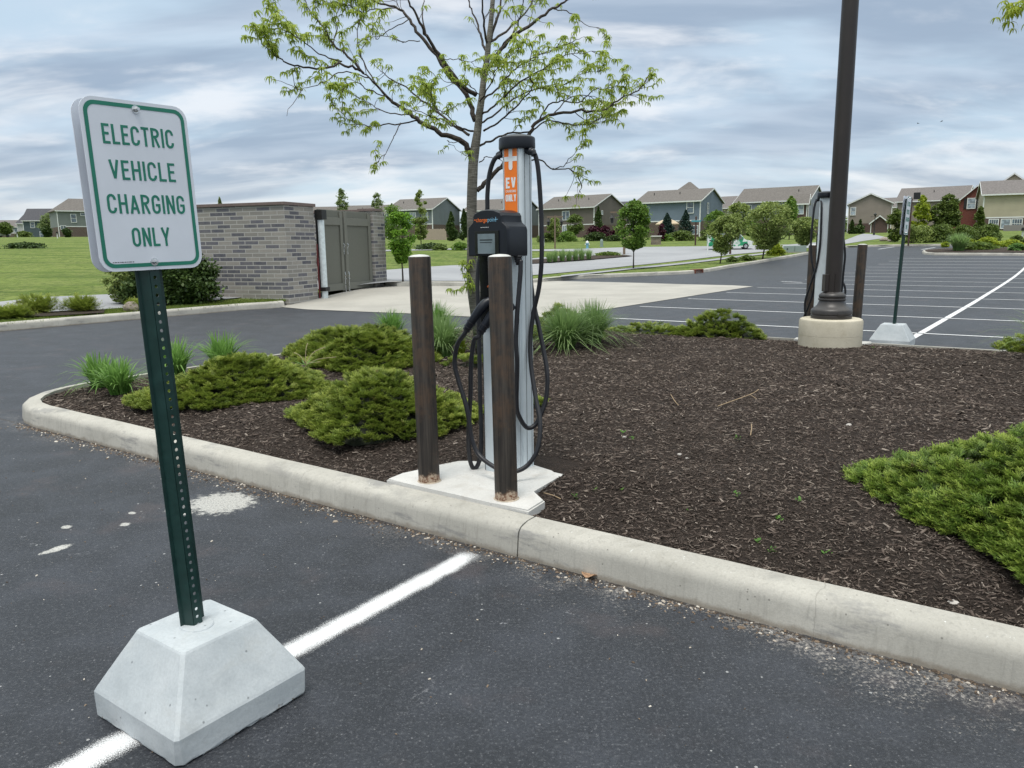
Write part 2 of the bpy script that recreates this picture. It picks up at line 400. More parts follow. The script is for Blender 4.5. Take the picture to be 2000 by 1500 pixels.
def m_concrete(name, a, b, stain=(.20, .18, .16), ss=.25, scale=2.5, pit=True, bump=.25, drip=False, foot=False):
    n = NT(name); w = n.co('World')
    big = n.noise(w, scale, 6, .62); fin = n.noise(w, 120, 4, .7); st = n.noise(w, 7, 6, .7, .8)
    c = n.mix(n.rng(big, .3, .7), a, b)
    c = n.mix(n.rng(st, .5, .75, 0, ss), c, stain)
    c = n.mix(n.rng(fin, .35, .7, 0, .22), c, tuple(x*.6 for x in a))
    if drip:
        U_, V_ = n.uv_(); cr = 0.0
        for uc in (-.62, -6.3, .9, -3.45, 2.1):
            ln = n.rng(n.math('ABSOLUTE', n.math('ADD', n.math('SUBTRACT', U_, uc), n.math('MULTIPLY', n.math('SUBTRACT', n.noise(w, 14, 4, .6), .5), .05))), .0035, .001); cr = n.math('MAXIMUM', cr, ln)
        cr = n.math('MULTIPLY', cr, n.math('LESS_THAN', V_, 2.95)); c = n.mix(n.math('MULTIPLY', cr, .3), c, (.10, .09, .08))
        c = n.mix(n.math('MULTIPLY', n.rng(n.noise(n.co('World', (1.2, 1.2, 6)), 1.6, 5, .7), .56, .68), .5), c, (.14, .14, .15))
        sz = n.N.new('ShaderNodeSeparateXYZ'); n.L.new(w, sz.inputs[0])
        low = n.rng(n.math('SUBTRACT', sz.outputs[2], n.math('MULTIPLY', n.noise(w, 9, 5, .7), .06)), .0, -.025)
        c = n.mix(n.math('MULTIPLY', low, .6), c, (.16, .125, .09))
        c = n.mix(n.rng(n.noise(n.co('World', (1, 1, 3)), 2.2, 5, .65), .55, .72, 0, .45), c, (.19, .185, .18))
        c = n.mix(n.math('MULTIPLY', n.rng(n.noise(w, 38, 5, .75), .64, .70), n.rng(sz.outputs[2], .12, .148)), c, (.62, .62, .60))
        d = n.noise(n.co('World', (16, 16, .8)), 4, 4, .6); c = n.mix(n.rng(d, .5, .72, 0, .30), c, tuple(x*.55 for x in a))
    if foot:
        sz = n.N.new('ShaderNodeSeparateXYZ'); n.L.new(w, sz.inputs[0]); fn = n.noise(w, 24, 6, .75)
        c = n.mix(n.math('MULTIPLY', n.rng(n.math('SUBTRACT', sz.outputs[2], n.math('MULTIPLY', n.rng(fn, .5, .72), .035)), .006, -.012), .8), c, (.16, .13, .105))
        c = n.mix(n.rng(n.noise(w, 4.5, 5, .65), .52, .70, 0, .5), c, tuple(x*.80 for x in a))
    if pit:
        vo = n.N.new('ShaderNodeTexVoronoi'); n.L.new(w, vo.inputs['Vector']); vo.inputs['Scale'].default_value = 45
        sp = n.N.new('ShaderNodeSeparateColor'); n.L.new(vo.outputs['Color'], sp.inputs[0])
        hole = n.math('MULTIPLY', n.math('GREATER_THAN', sp.outputs[0], .93), n.rng(vo.outputs['Distance'], .22, .1))
        c = n.mix(n.math('MULTIPLY', hole, .7), c, tuple(x*.35 for x in a))
    n.bump(n.math('ADD', fin, n.math('MULTIPLY', st, .5)), bump, .004)
    return n.out(c, .85, 0, .3)
def m_mulch():
    n = NT('mulch'); w = n.co('World'); f = n.noise(n.co('World', (1, 2.2, 1)), 45, 6, .8, 1.2); g = n.noise(w, 1.5, 4)
    c = n.mix(n.rng(f, .35, .68), (.018, .013, .010), (.10, .074, .060))
    c = n.mix(n.rng(g, .3, .7, 0, .3), c, (.032, .023, .019))
    n.bump(f, 1.0, .03); return n.out(c, .9, 0, .2)
def m_chip():
    n = NT('mulch_chip'); gi = n.N.new('ShaderNodeNewGeometry').outputs['Random Per Island']
    r = n.N.new('ShaderNodeValToRGB'); n.L.new(gi, r.inputs[0]); e = r.color_ramp.elements
    e[0].position = 0; e[0].color = (.022, .016, .012, 1); e[1].position = 1; e[1].color = (.32, .27, .23, 1)
    for p, c in ((.5, (.066, .048, .039, 1)), (.76, (.115, .088, .073, 1)), (.93, (.18, .145, .12, 1))):
        x = e.new(p); x.color = c
    return n.out(r.outputs[0], .75, 0, .25)
def m_leaf(name, dark, mid, light, tipc=None, trans=.35, rough=.5):
    n = NT(name); gi = n.N.new('ShaderNodeNewGeometry').outputs['Random Per Island']; w = n.co('World')
    r = n.N.new('ShaderNodeValToRGB'); n.L.new(gi, r.inputs[0]); e = r.color_ramp.elements
    e[0].color = (*dark, 1); e[1].color = (*light, 1); x = e.new(.5); x.color = (*mid, 1)
    c = n.mix(n.rng(n.noise(w, 3.2, 3), .35, .65, 0, .35), r.outputs[0], dark)
    if tipc:
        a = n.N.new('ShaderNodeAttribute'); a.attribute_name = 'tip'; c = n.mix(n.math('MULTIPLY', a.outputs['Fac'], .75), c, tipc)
        if 'juniper' in name: c = n.mix(n.math('MULTIPLY', n.rng(n.noise(w, 7.5, 4, .6), .64, .72), .75), c, (.15, .10, .05))
    n.out(c, rough, 0, .3)
    tl = n.N.new('ShaderNodeBsdfTranslucent'); n.L.new(n.mix(.5, c, light), tl.inputs[0])
    mx = n.N.new('ShaderNodeMixShader'); mx.inputs[0].default_value = trans; n.L.new(n.b.outputs[0], mx.inputs[1]); n.L.new(tl.outputs[0], mx.inputs[2])
    n.L.new(mx.outputs[0], n.N['Material Output'].inputs[0]); return n.m
def m_grass():
    n = NT('lawn_grass'); w = n.co('World')
    a = n.noise(n.co('World', (.10, .5, 1)), 1.0, 5, .6, .6); b = n.noise(w, .9, 5, .65); f = n.noise(n.co('World', (1, .5, 1)), 5, 6, .85)
    c = n.mix(n.rng(a, .40, .60), (.090, .138, .026), (.158, .208, .048))
    c = n.mix(n.rng(b, .38, .70, 0, .6), c, (.24, .26, .09))
    c = n.mix(n.rng(f, .46, .62, 0, .85), c, (.048, .080, .018))
    n.bump(f, .8, .08); return n.out(c, .95, 0, .15)
def m_brick(name, cols, mortar=(.38, .37, .35), bw=.40, bh=.10, ms=.012, off=.5):
    n = NT(name); tc = n.co('Object'); sp = n.N.new('ShaderNodeSeparateXYZ'); n.L.new(tc, sp.inputs[0])
    cb = n.N.new('ShaderNodeCombineXYZ'); n.L.new(n.math('ADD', sp.outputs[0], sp.outputs[1]), cb.inputs[0]); n.L.new(sp.outputs[2], cb.inputs[1])
    t = n.N.new('ShaderNodeTexBrick'); n.L.new(cb.outputs[0], t.inputs['Vector']); t.inputs['Scale'].default_value = 1
    t.inputs['Color1'].default_value = (0, 0, 0, 1); t.inputs['Color2'].default_value = (1, 1, 1, 1); t.inputs['Mortar'].default_value = (.5, .5, .5, 1)
    t.inputs['Brick Width'].default_value = bw; t.inputs['Row Height'].default_value = bh; t.inputs['Mortar Size'].default_value = ms
    t.inputs['Mortar Smooth'].default_value = .1; t.offset = off; t.offset_frequency = 2
    r = n.N.new('ShaderNodeValToRGB'); r.color_ramp.interpolation = 'LINEAR'; n.L.new(t.outputs['Color'], r.inputs[0]); e = r.color_ramp.elements
    e[0].position = 0; e[0].color = (*cols[0], 1); e[1].position = 1; e[1].color = (*cols[-1], 1)
    for i, cc in enumerate(cols[1:-1]): x = e.new((i+1)/(len(cols)-1)); x.color = (*cc, 1)
    c = n.mix(n.rng(n.noise(tc, 9, 6, .7), .3, .7, 0, .45), r.outputs[0], tuple(x*.72 for x in cols[0]))
    c = n.mix(t.outputs['Fac'], c, mortar)
    n.bump(n.math('SUBTRACT', n.math('MULTIPLY', n.noise(tc, 40, 4, .7), .4), t.outputs['Fac']), .5, .01)
    return n.out(c, .9, 0, .2)
def m_siding(name, col, pitch=.19):
    n = NT(name); tc = n.co('Object'); sp = n.N.new('ShaderNodeSeparateXYZ'); n.L.new(tc, sp.inputs[0])
    fr = n.math('FRACT', n.math('DIVIDE', sp.outputs[2], pitch))
    c = n.mix(n.rng(n.noise(tc, .8, 4), .3, .7), tuple(x*.93 for x in col), tuple(x*1.05 for x in col))
    c = n.mix(n.rng(fr, .90, .99, 0, .5), c, tuple(x*.4 for x in col)); n.bump(fr, .4, .02); return n.out(c, .7)
def m_roof(name, col):
    n = NT(name); tc = n.co('Object'); sp = n.N.new('ShaderNodeSeparateXYZ'); n.L.new(tc, sp.inputs[0])
    fr = n.math('FRACT', n.math('DIVIDE', sp.outputs[2], .09)); f = n.noise(tc, 4, 5, .8)
    c = n.mix(n.rng(f, .35, .65), tuple(x*.78 for x in col), tuple(x*1.15 for x in col)); c = n.mix(n.rng(fr, .8, .98, 0, .35), c, tuple(x*.5 for x in col))
    return n.out(c, .95, 0, .2)
def m_bark(name, a, b, sc=(6, 6, 22)):
    n = NT(name); v = n.co('World', sc); f = n.noise(v, 3, 6, .7, .8); g = n.noise(n.co('World'), 6, 4)
    c = n.mix(n.rng(f, .38, .62), a, b); c = n.mix(n.rng(g, .4, .7, 0, .4), c, tuple(x*.6 for x in a)); n.bump(f, .6, .01); return n.out(c, .9, 0, .2)
def m_bollard():
    n = NT('bollard_steel'); tc = n.co('Object'); sp = n.N.new('ShaderNodeSeparateXYZ'); n.L.new(tc, sp.inputs[0])
    v = n.co('Object', (42, 42, .8)); f = n.noise(v, 1.6, 6, .65, .5); g = n.noise(tc, 5, 5, .65); fine = n.noise(n.co('Object', (60, 60, 3)), 2, 4, .7)
    c = n.mix(n.rng(f, .35, .65), (.022, .018, .0155), (.060, .050, .042))
    c = n.mix(n.rng(g, .46, .60, 0, .7), c, (.085, .052, .032)); c = n.mix(n.rng(fine, .42, .66, 0, .45), c, (.014, .013, .013))
    spot = n.rng(n.noise(tc, 11, 5, .7), .66, .71)
    c = n.mix(n.math('MULTIPLY', spot, .7), c, (.17, .085, .038))
    low = n.math('ADD', n.math('MULTIPLY', n.math('SUBTRACT', n.noise(tc, 22, 5, .7), .5), .11), .045)
    rust = n.rng(n.math('SUBTRACT', low, sp.outputs[2]), -.01, .02)
    c = n.mix(n.math('MULTIPLY', rust, .9), c, n.mix(n.rng(n.noise(tc, 45, 5, .8), .44, .56), (.15, .055, .022), (.46, .36, .27)))
    n.bump(n.math('ADD', fine, n.noise(tc, 90, 3, .6)), .25, .003); return n.out(c, n.rng(f, .3, .7, .42, .62), .15, .4)
def m_glass_dark(name='window_glass', col=(.05, .07, .09)):
    n = NT(name); c = n.mix(n.rng(n.noise(n.co('Object'), 1.5, 2), .4, .6), col, tuple(x*2.2 for x in col)); return n.out(c, .12, 0, .8)
ASPH = m_asphalt(); PAINT = m_paint(); GRASS = m_grass(); MULCH = m_mulch(); CHIP = m_chip()
KERB = m_concrete('kerb_concrete', (.365, .35, .315), (.48, .46, .415), (.24, .225, .19), .40, 1.6, True, .3, True)
APRON = m_concrete('apron_concrete', (.33, .315, .285), (.43, .41, .37), (.26, .24, .21), .3, .5, False)
ROADC = m_concrete('road_concrete', (.27, .275, .29), (.33, .335, .35), (.24, .24, .25), .3, .25, False)
PADC = m_concrete('pad_concrete', (.50, .49, .47), (.62, .61, .59), (.38, .33, .27), .35, 3, True)
BLOCKC = m_concrete('block_concrete', (.40, .435, .46), (.52, .55, .57), (.42, .42, .40), .35, 3.2, True, .15, foot=True)
FOUNDC = m_concrete('foundation_concrete', (.46, .42, .33), (.58, .53, .43), (.36, .30, .20), .4, 3, True, .3)
BRICKE = m_brick('enclosure_brick', [(.31, .29, .265), (.24, .228, .212), (.27, .255, .235), (.088, .090, .115), (.118, .118, .145), (0, 0, 0)])
for _n in BRICKE.node_tree.nodes:
    if _n.type == 'VALTORGB': _n.color_ramp.interpolation = 'CONSTANT'
HBRICK = m_brick('house_brick', [(.115, .075, .062), (.09, .062, .052), (.13, .088, .074)], (.2, .18, .16), .22, .075, .008)
RBRICK = m_brick('red_brick', [(.17, .045, .035), (.13, .035, .03), (.19, .06, .05)], (.2, .12, .10), .22, .075, .008)
DBRICK = m_brick('dark_brick', [(.10, .062, .058), (.085, .055, .052), (.12, .072, .066)], (.15, .12, .11), .22, .075, .008)
COPING = simple('coping', (.155, .115, .105), .8, bump=.2)
WHITE = simple('white_trim', (.68, .69, .69), .55, var=.06)
ROOF = m_roof('shingle_roof', (.155, .142, .132)); ROOFD = m_roof('dark_shingle_roof', (.085, .085, .095)); ROOFL = m_roof('tan_shingle_roof', (.17, .155, .15))
SIDE_BG = m_siding('grey_blue_siding', (.15, .175, .19)); SIDE_T = m_siding('taupe_siding', (.13, .112, .100)); SIDE_B = m_siding('blue_siding', (.145, .185, .24))
SIDE_TAN = m_siding('tan_siding', (.25, .215, .19)); SIDE_C = m_siding('cream_siding', (.40, .36, .27)); SIDE_LV = m_siding('lavender_grey_siding', (.28, .30, .36)); SIDE_GG = m_siding('grey_green_siding', (.17, .19, .185)); SIDE_W = m_siding('pale_siding', (.42, .42, .44)); SIDE_TEAL = m_siding('slate_siding', (.06, .085, .10))
GLASS = m_glass_dark(); GLASSL = m_glass_dark('curtained_glass', (.16, .19, .22))
BARK = m_bark('bark', (.12, .11, .095), (.27, .255, .225), (2.5, 2.5, 26)); BARKD = m_bark('dark_bark', (.045, .036, .032), (.10, .085, .075)); TWIG = simple('twig_bark', (.075, .058, .055), .9)
BOLL = m_bollard(); DOME = simple('dome_concrete', (.55, .55, .53), .8, bump=.3)
BLACKP = simple('charcoal_plastic', (.0065, .0085, .014), .36, var=.2, scale=6, spec=.4)
CABLE = simple('black_rubber', (.012, .012, .016), .45, spec=.5); ALU = simple('brushed_aluminium', (.56, .62, .66), .38, .05, var=.05, scale=4)
WHITEM = simple('white_enamel', (.62, .68, .72), .35, 0, var=.04)
ORANGE = simple('orange_vinyl', (.85, .19, .012), .45, var=.05); WVIN = simple('white_vinyl', (.75, .77, .78), .5, var=.03)
BLACKG = simple('black_gloss', (.005, .006, .007), .18, spec=.4); LBLUE = simple('light_blue_print', (.20, .42, .58), .5, var=.03); OPRINT = simple('orange_print', (.85, .18, .03), .5, var=.03)
SIGNW = simple('sign_sheeting', (.66, .69, .76), .35, var=.04, scale=5); SIGNB = simple('sign_back', (.55, .60, .68), .4, .1, var=.05); SIGNG = simple('sign_green', (.010, .175, .115), .45, var=.08)
POSTG = simple('green_post_paint', (.006, .032, .028), .36, var=.15, scale=30, spec=.5); ZINC = simple('zinc', (.62, .63, .64), .28, .9, var=.1)
POLE = simple('dark_bronze_paint', (.027, .021, .019), .42, .1, var=.1, scale=3, bump=.08, spec=.5)
BASEP = simple('base_cover_paint', (.036, .032, .031), .40, 0, var=.12, scale=9, spec=.5)
GATE = simple('gate_board', (.125, .128, .108), .75, var=.08, scale=20, bump=.15); GATEF = simple('gate_frame', (.150, .152, .130), .7, var=.06, bump=.1)
REDP = simple('red_paint', (.11, .012, .014), .5); STONE = simple('boulder_stone', (.30, .25, .22), .9, var=.3, bump=.6, bscale=14); PEB = simple('pale_stone', (.42, .39, .36), .8, var=.2)
WOODP = simple('weathered_wood', (.17, .125, .09), .85, var=.2, scale=20); DKPOST = simple('dark_brown_post', (.06, .03, .025), .7); BLACKM = simple('black_metal', (.012, .012, .012), .5)
CEDAR = simple('cedar_fence', (.36, .29, .235), .85, var=.15); TEALU = simple('pale_green_box', (.24, .30, .28), .5, var=.05)
L_TREE = m_leaf('young_tree_leaf', (.16, .24, .03), (.31, .42, .055), (.50, .58, .13), None, .5)
L_JUN = m_leaf('juniper_needle', (.040, .075, .015), (.12, .19, .030), (.21, .29, .048), (.50, .54, .10), .28, .55)
L_JUN2 = m_leaf('bright_juniper_needle', (.028, .065, .014), (.085, .165, .028), (.16, .27, .045), (.46, .54, .09), .28, .55)
L_LILY = m_leaf('strap_leaf', (.06, .15, .025), (.12, .27, .045), (.22, .40, .09), (.26, .42, .12), .4)
L_ORN = m_leaf('fine_grass_blade', (.06, .14, .035), (.14, .27, .065), (.25, .40, .12), (.38, .48, .22), .4)
L_GRN = m_leaf('mid_green_leaf', (.065, .13, .024), (.14, .25, .042), (.25, .38, .07)); L_DK = m_leaf('dark_evergreen_leaf', (.024, .050, .012), (.055, .095, .022), (.10, .155, .038), None, .15)
L_BR = m_leaf('bright_maple_leaf', (.07, .17, .015), (.15, .31, .03), (.27, .45, .06)); L_OL = m_leaf('olive_leaf', (.12, .17, .045), (.24, .31, .085), (.40, .47, .15))
L_YG = m_leaf('yellow_green_leaf', (.16, .24, .02), (.30, .38, .03), (.45, .50, .06)); L_PU = m_leaf('purple_leaf', (.030, .008, .016), (.070, .014, .030), (.12, .025, .05), None, .2)
L_BLUE = m_leaf('blue_spruce_needle', (.016, .038, .030), (.032, .065, .052), (.06, .11, .09), None, .1); L_PINE = m_leaf('pine_needle', (.055, .090, .018), (.12, .175, .035), (.21, .27, .06), None, .2)
L_HEDGE = m_leaf('hedge_leaf', (.062, .10, .022), (.13, .19, .042), (.22, .29, .07), None, .2); L_PALE = m_leaf('pale_spring_leaf', (.12, .17, .06), (.22, .28, .11), (.34, .42, .18))
# ------------------------------------------------------------------ GROUND
CURBPX = [(752, 560.5), (900, 559.5), (980, 557), (1042, 553), (1110, 546), (1230, 540), (1355, 534.3), (1430, 522.5), (1480, 514.5), (1530, 505.5), (1578, 497), (1615, 489), (1648, 484.2), (1700, 482.2), (1760, 481.2), (1841, 480.4), (2000, 479.6)]
back = [gt(*p) for p in CURBPX]
back.append((back[-1][0]+30, back[-1][1]-12))
cornerE = (-5.40, 18.85)                                 # corner of the brick enclosure
ud = (-.94, .342); vd = (.342, .94)                       # enclosure axes
leftc = [W(-15.5, -25), W(-15.5, -5), W(-15.5, 4), W(-15.48, 11.2), (cornerE[0]-.12, cornerE[1]-.45)]
pil = (cornerE[0]+vd[0]*4.63, cornerE[1]+vd[1]*4.63)
asph = leftc + [cornerE, pil] + back + [(70, -30), (-10, -45)]
g = sheet('ground', [(-3000, -300), (-3000, 2800), (0, 4200), (3000, 2800), (3000, -300)], -.09, GRASS, 60, rmin=3)
sheet('parking_lot', asph, 0.0, ASPH, 1.0)
lawn_poly = [(p[0]-.1, p[1]+.02) for p in leftc[:-1]] + [(cornerE[0]-.2, cornerE[1]-.33), (cornerE[0]-.1, cornerE[1]+.2), (pil[0]-.2, pil[1]+.1)] + [(p[0]-.03, p[1]+.1) for p in back] + [(300, 60), (330, 330), (0, 480), (-400, 330), (-420, 20)]
sheet('lawn', lawn_poly, .125, GRASS, 1.2, rmin=8)
apr = [gt(*p) for p in ((545, 600), (600, 605), (700, 609), (812, 613.5), (912, 619))] + [W(-8.6, 12.25), W(-8.2, 12.7), W(-8.05, 14), W(-8.05, 24.2), gt(1471, 560), gt(1430, 557.8), gt(1330, 555.5), gt(1250, 553), gt(1150, 550.5), gt(1090, 549.2), gt(1042, 551.0), gt(980, 555), gt(900, 557.5), gt(752, 558.5)] + [(pil[0]-.2, pil[1]), (cornerE[0]-.1, cornerE[1]-.1)]
sheet('concrete_apron', apr, .010, APRON, .8)
road = [(-150, 625), (0, 617), (120, 609.5), (225, 602), (400, 588), (574, 570), (754, 551), (912, 548.5), (1042, 537), (1230, 519), (1430, 497), (1540, 487), (1600, 482.5), (1640, 478), (1690, 470), (1734, 464), (1700, 457), (1686, 456.5), (1650, 469), (1540, 477.5), (1430, 480), (1230, 482.5), (1128, 486), (1038, 487), (752, 488), (752, 490.5), (1038, 490), (1120, 491), (1150, 494.5), (1038, 504.5), (912, 517), (754, 527), (574, 545), (400, 561), (225, 574), (87, 580), (0, 589), (-150, 601)]
sheet('road', [gt(*p, .15) for p in road], .15, ROADC, 1.5)
sheet('sidewalk', [gt(*p, .16) for p in ((1096, 540.5), (1240, 525), (1430, 504), (1530, 492), (1530, 490), (1430, 501), (1240, 522), (1096, 538))], .165, ROADC, 1.5)
sheet('median_bed', [gt(*p, .19) for p in ((1030, 515), (1150, 507), (1236, 499.6), (1215, 497.5), (1150, 499.5), (1030, 507.5))], .20, MULCH, 1)
for i, pts in enumerate((((20, 612), (75, 610), (130, 607), (205, 604), (203, 611), (100, 617), (0, 622), (-60, 622), (-60, 612)), ((30, 593), (62, 591), (58, 586), (32, 588)))):
    sheet('plant_bed', [gt(*p, .16) for p in pts], .165, MULCH, .5)

def blades(name, px_poly, N, h, w, label, dz=.13):
    xs = [p[0] for p in px_poly]; ys = [p[1] for p in px_poly]; P = []
    while len(P) < N:
        q = np.column_stack([rng.uniform(min(xs), max(xs), 3000), rng.uniform(min(ys), max(ys), 3000)]); q = q[inpoly(q, px_poly)]
        P += [tuple(v) for v in q]
    P = np.array(P[:N]); W_ = []
    for a, b in P[::20]: W_.append(gt(a, b, dz))
    W_ = np.array(W_); W_ = np.repeat(W_, 20, 0)[:N]; r = np.hypot(W_[:, 0], W_[:, 1])[:, None]; W_ = W_+rng.normal(0, 1, W_.shape)*r*.006*np.array([[1, 3]])
    ok = ~inpoly(W_, asph); W_ = W_[ok]; r = r[ok]; n = len(W_); s = rng.uniform(.5, 1.4, n)*h*np.clip(r[:, 0]/16, 1, 3)
    Z = T(W_[:, 0], W_[:, 1])+dz-.01; a = rng.uniform(0, 6.28, n); M = frames(np.column_stack([rng.normal(0, .35, n), rng.normal(0, .35, n), np.ones(n)]), a)
    tv = np.array([(0, -.5*w, 0), (0, .5*w, 0), (1, .08*w, 0), (1, -.08*w, 0)]); V, Fq, _ = scatter(tv, np.array([(0, 1, 2, 3)]), None, np.column_stack([W_, Z]), M, s)
    o = arrmesh(name, V, Fq, m_leaf(name+'_leaf', (.08, .13, .025), (.16, .22, .04), (.27, .32, .08), None, .4)); tag(o, label, 'grass', kind='stuff')
blades('verge_grass', [(0, 634), (160, 616), (330, 603), (560, 590), (560, 583), (330, 596), (225, 604), (100, 613), (0, 622)], 16000, .035, .30, 'short grass on the narrow verge along the left kerb')
def smooth_path(pts, n=8):
    out = []; P = [Vector(p) for p in pts]
    for i in range(len(P)-1):
        p0 = P[max(i-1, 0)]; p1 = P[i]; p2 = P[i+1]; p3 = P[min(i+2, len(P)-1)]
        for k in range(n):
            t = k/n; out.append(.5*((2*p1)+(p2-p0)*t+(2*p0-5*p1+4*p2-p3)*t*t+(3*p1-p0-3*p2+p3)*t**3))
    out.append(P[-1]); return out
KPROF = [(0, -.06), (.014, .095), (.020, .116), (.034, .134), (.056, .144), (.090, .150), (.155, .152), (.155, -.06)]
def kerb(path, side, seg=3.0, start=0.0, dz=0, closed=False, wav=.003):
    "a concrete kerb laid in lengths with open joints; side +1 = body to the left of the path"
    P = [Vector((p[0], p[1])) for p in path]
    cum = [0]
    for a, b in zip(P, P[1:]): cum.append(cum[-1]+(b-a).length)
    tot = cum[-1]
    def pos(s):
        s = min(max(s, 0), tot-1e-6); i = max(j for j in range(len(cum)) if cum[j] <= s); i = min(i, len(P)-2)
        t = (s-cum[i])/(cum[i+1]-cum[i]); return P[i].lerp(P[i+1], t)
    s0 = -start
    while s0 < tot:
        a, b = max(s0, 0)+.004, min(s0+seg, tot)-.004; s0 += seg
        if b-a < .05: continue
        k = max(2, int((b-a)/(.22 if seg < 4 else .8))); rows = []
        for i in range(k+1):
            s = a+(b-a)*i/k; p = pos(s); d = (pos(s+.08)-pos(s-.08)); d.normalize(); nrm = Vector((-d.y, d.x))*side
            zz = Tz(p.x, p.y)+dz
            rows.append([(p.x+nrm.x*(o+random.uniform(-wav, wav)*.5), p.y+nrm.y*(o+random.uniform(-wav, wav)*.5), zz+h+(random.uniform(-wav, wav)*.4 if h > .1 else 0)) for o, h in KPROF])
        V = [v for r in rows for v in r]; n = len(KPROF); Fs = []
        for i in range(k):
            for j in range(n-1): Fs.append((i*n+j, i*n+j+1, (i+1)*n+j+1, (i+1)*n+j))
        me = bpy.data.meshes.new('kerb'); me.from_pydata(V, [], Fs+[tuple(range(n)), tuple(range(k*n+n-1, k*n-1, -1))])
        bm = bmesh.new(); bm.from_mesh(me); bmesh.ops.recalc_face_normals(bm, faces=bm.faces[:]); bm.to_mesh(me); bm.free()
        o = link('kerb', me, KERB); o['kind'] = 'structure'
        me.polygons.foreach_set('use_smooth', [True]*len(me.polygons)); me.set_sharp_from_angle(angle=R(38))
def arc(cu, cv, r, a0, a1, n=8): return [(cu+r*math.cos(R(a0+(a1-a0)*i/n)), cv+r*math.sin(R(a0+(a1-a0)*i/n))) for i in range(n+1)]
VF, VB, UL = 2.735, 10.55, -7.78
out_uv = [(6.0, VF), (3.0, VF), (0, VF), (-3, VF)] + arc(UL+1.0, VF+1.0, 1.0, 270, 180, 10) + [(UL, 5), (UL, 7)] + arc(UL+1.5, VB-1.5, 1.5, 180, 90, 8) + [(-4, VB), (-2, VB), (1, VB), (6, VB)]
kerb([W(*p) for p in out_uv], -1, 3.0, start=1.07-.0)
kerb([W(-15.5, -25), W(-15.5, -5), W(-15.5, 4), W(-15.48, 9.5), W(-15.46, 11.0), (cornerE[0]-.25, cornerE[1]-.62), (cornerE[0]-.02, cornerE[1]-.36)], 1, 3.2, start=1.2)
kerb([(pil[0]+.05, pil[1]+.02)] + [(p.x, p.y) for p in smooth_path([(a, b, 0) for a, b in back], 4)], 1, 6.0)
# mulch bed with a low mound
inner = [(u, v) for u, v in [(6.0, VF+.15), (-3, VF+.15)] + arc(UL+1.0, VF+1.0, .85, 270, 180, 10) + arc(UL+1.5, VB-1.5, 1.35, 180, 90, 8) + [(6, VB-.15)]]
def mulch_z(x, y):
    u = np.asarray(x)*CA-np.asarray(y)*SA; v = np.asarray(x)*SA+np.asarray(y)*CA
    d = np.minimum(np.minimum(v-VF-.14, VB-.14-v), u-UL-.14)
    z = .118+.075*sst(d/.9)+.115*np.exp(-((u-.9)/2.0)**2-((v-8.9)/1.0)**2)
    return z+.010*np.sin(u*5.1+v*3)*np.sin(v*4.3-u*2)*sst(d/.3)+.007*np.sin(u*13)*np.cos(v*11+u*4)*sst(d/.2)
sheet('mulch_bed', [W(*p) for p in inner], 0, MULCH, .12, zf=mulch_z)
def mz(u, v): x, y = W(u, v); return float(mulch_z(x, y))
pad_uv = [(-2.90, VF+.157), (-2.91, 3.02), (-2.78, 3.42), (-2.74, 3.70), (-2.14, 3.69), (-2.12, 3.14), (-1.99, 3.06), (-1.97, VF+.157)]
def chips(N, lo, hi, name):
    # more chips where the bed is near the eye
    x = []; 
    while len(x) < N:
        u = rng.uniform(UL+.2, 5.0, 4000); v = rng.uniform(VF+.17, VB-.17, 4000)
        wx = u*CA+v*SA; wy = -u*SA+v*CA; keep = (wy > .8) & (np.abs(wx) < wy*.72+.3) & (rng.random(4000) < np.clip((3.6/np.hypot(wx, wy))**1.3, .12, 1))
        cu = UL+1.0; cv = VF+1.0; keep &= ~((u < cu) & (v < cv) & (np.hypot(u-cu, v-cv) > .82))
        keep &= ~inpoly(np.column_stack([u, v]), pad_uv)
        x += list(zip(wx[keep], wy[keep]))
    P = np.array(x[:N]); Z = mulch_z(P[:, 0], P[:, 1]); r = np.hypot(P[:, 0], P[:, 1])
    L_ = rng.gamma(1.8, .0075, N)+.009; L_ = np.clip(L_, .008, .052)*.80*np.clip(r/4.6, 1, 1.5); Wd = L_*rng.uniform(.10, .26, N)
    a = rng.uniform(0, 2*math.pi, N); D = np.column_stack([np.cos(a), np.sin(a), rng.normal(0, .22, N)])
    M = frames(D, rng.normal(0, .5, N)); z = np.zeros(N)
    tv = np.array([(-.5, -.5, 0), (-.3, .5, 0), (.5, .42, 0), (.42, -.5, 0), (-.5, -.4, 1), (-.3, .4, 1), (.5, .3, 1), (.42, -.4, 1)], float)
    tf = np.array([(4, 7, 6, 5), (0, 3, 7, 4), (3, 2, 6, 7), (2, 1, 5, 6), (1, 0, 4, 5)])
    S3 = np.stack([L_, Wd, Wd*.35], 1)
    V = np.einsum('nij,nkj->nki', M, tv[None]*S3[:, None, :]) + np.column_stack([P, Z+rng.uniform(.0, .010, N)])[:, None, :]
    Fq = (tf[None]+(np.arange(N)*8)[:, None, None]).reshape(-1, 4)
    o = arrmesh(name, V.reshape(-1, 3), Fq, CHIP)
    tag(o, 'dark brown shredded bark mulch covering the planting bed', 'mulch', kind='stuff')
chips(170000, 0, 0, 'mulch_chips')
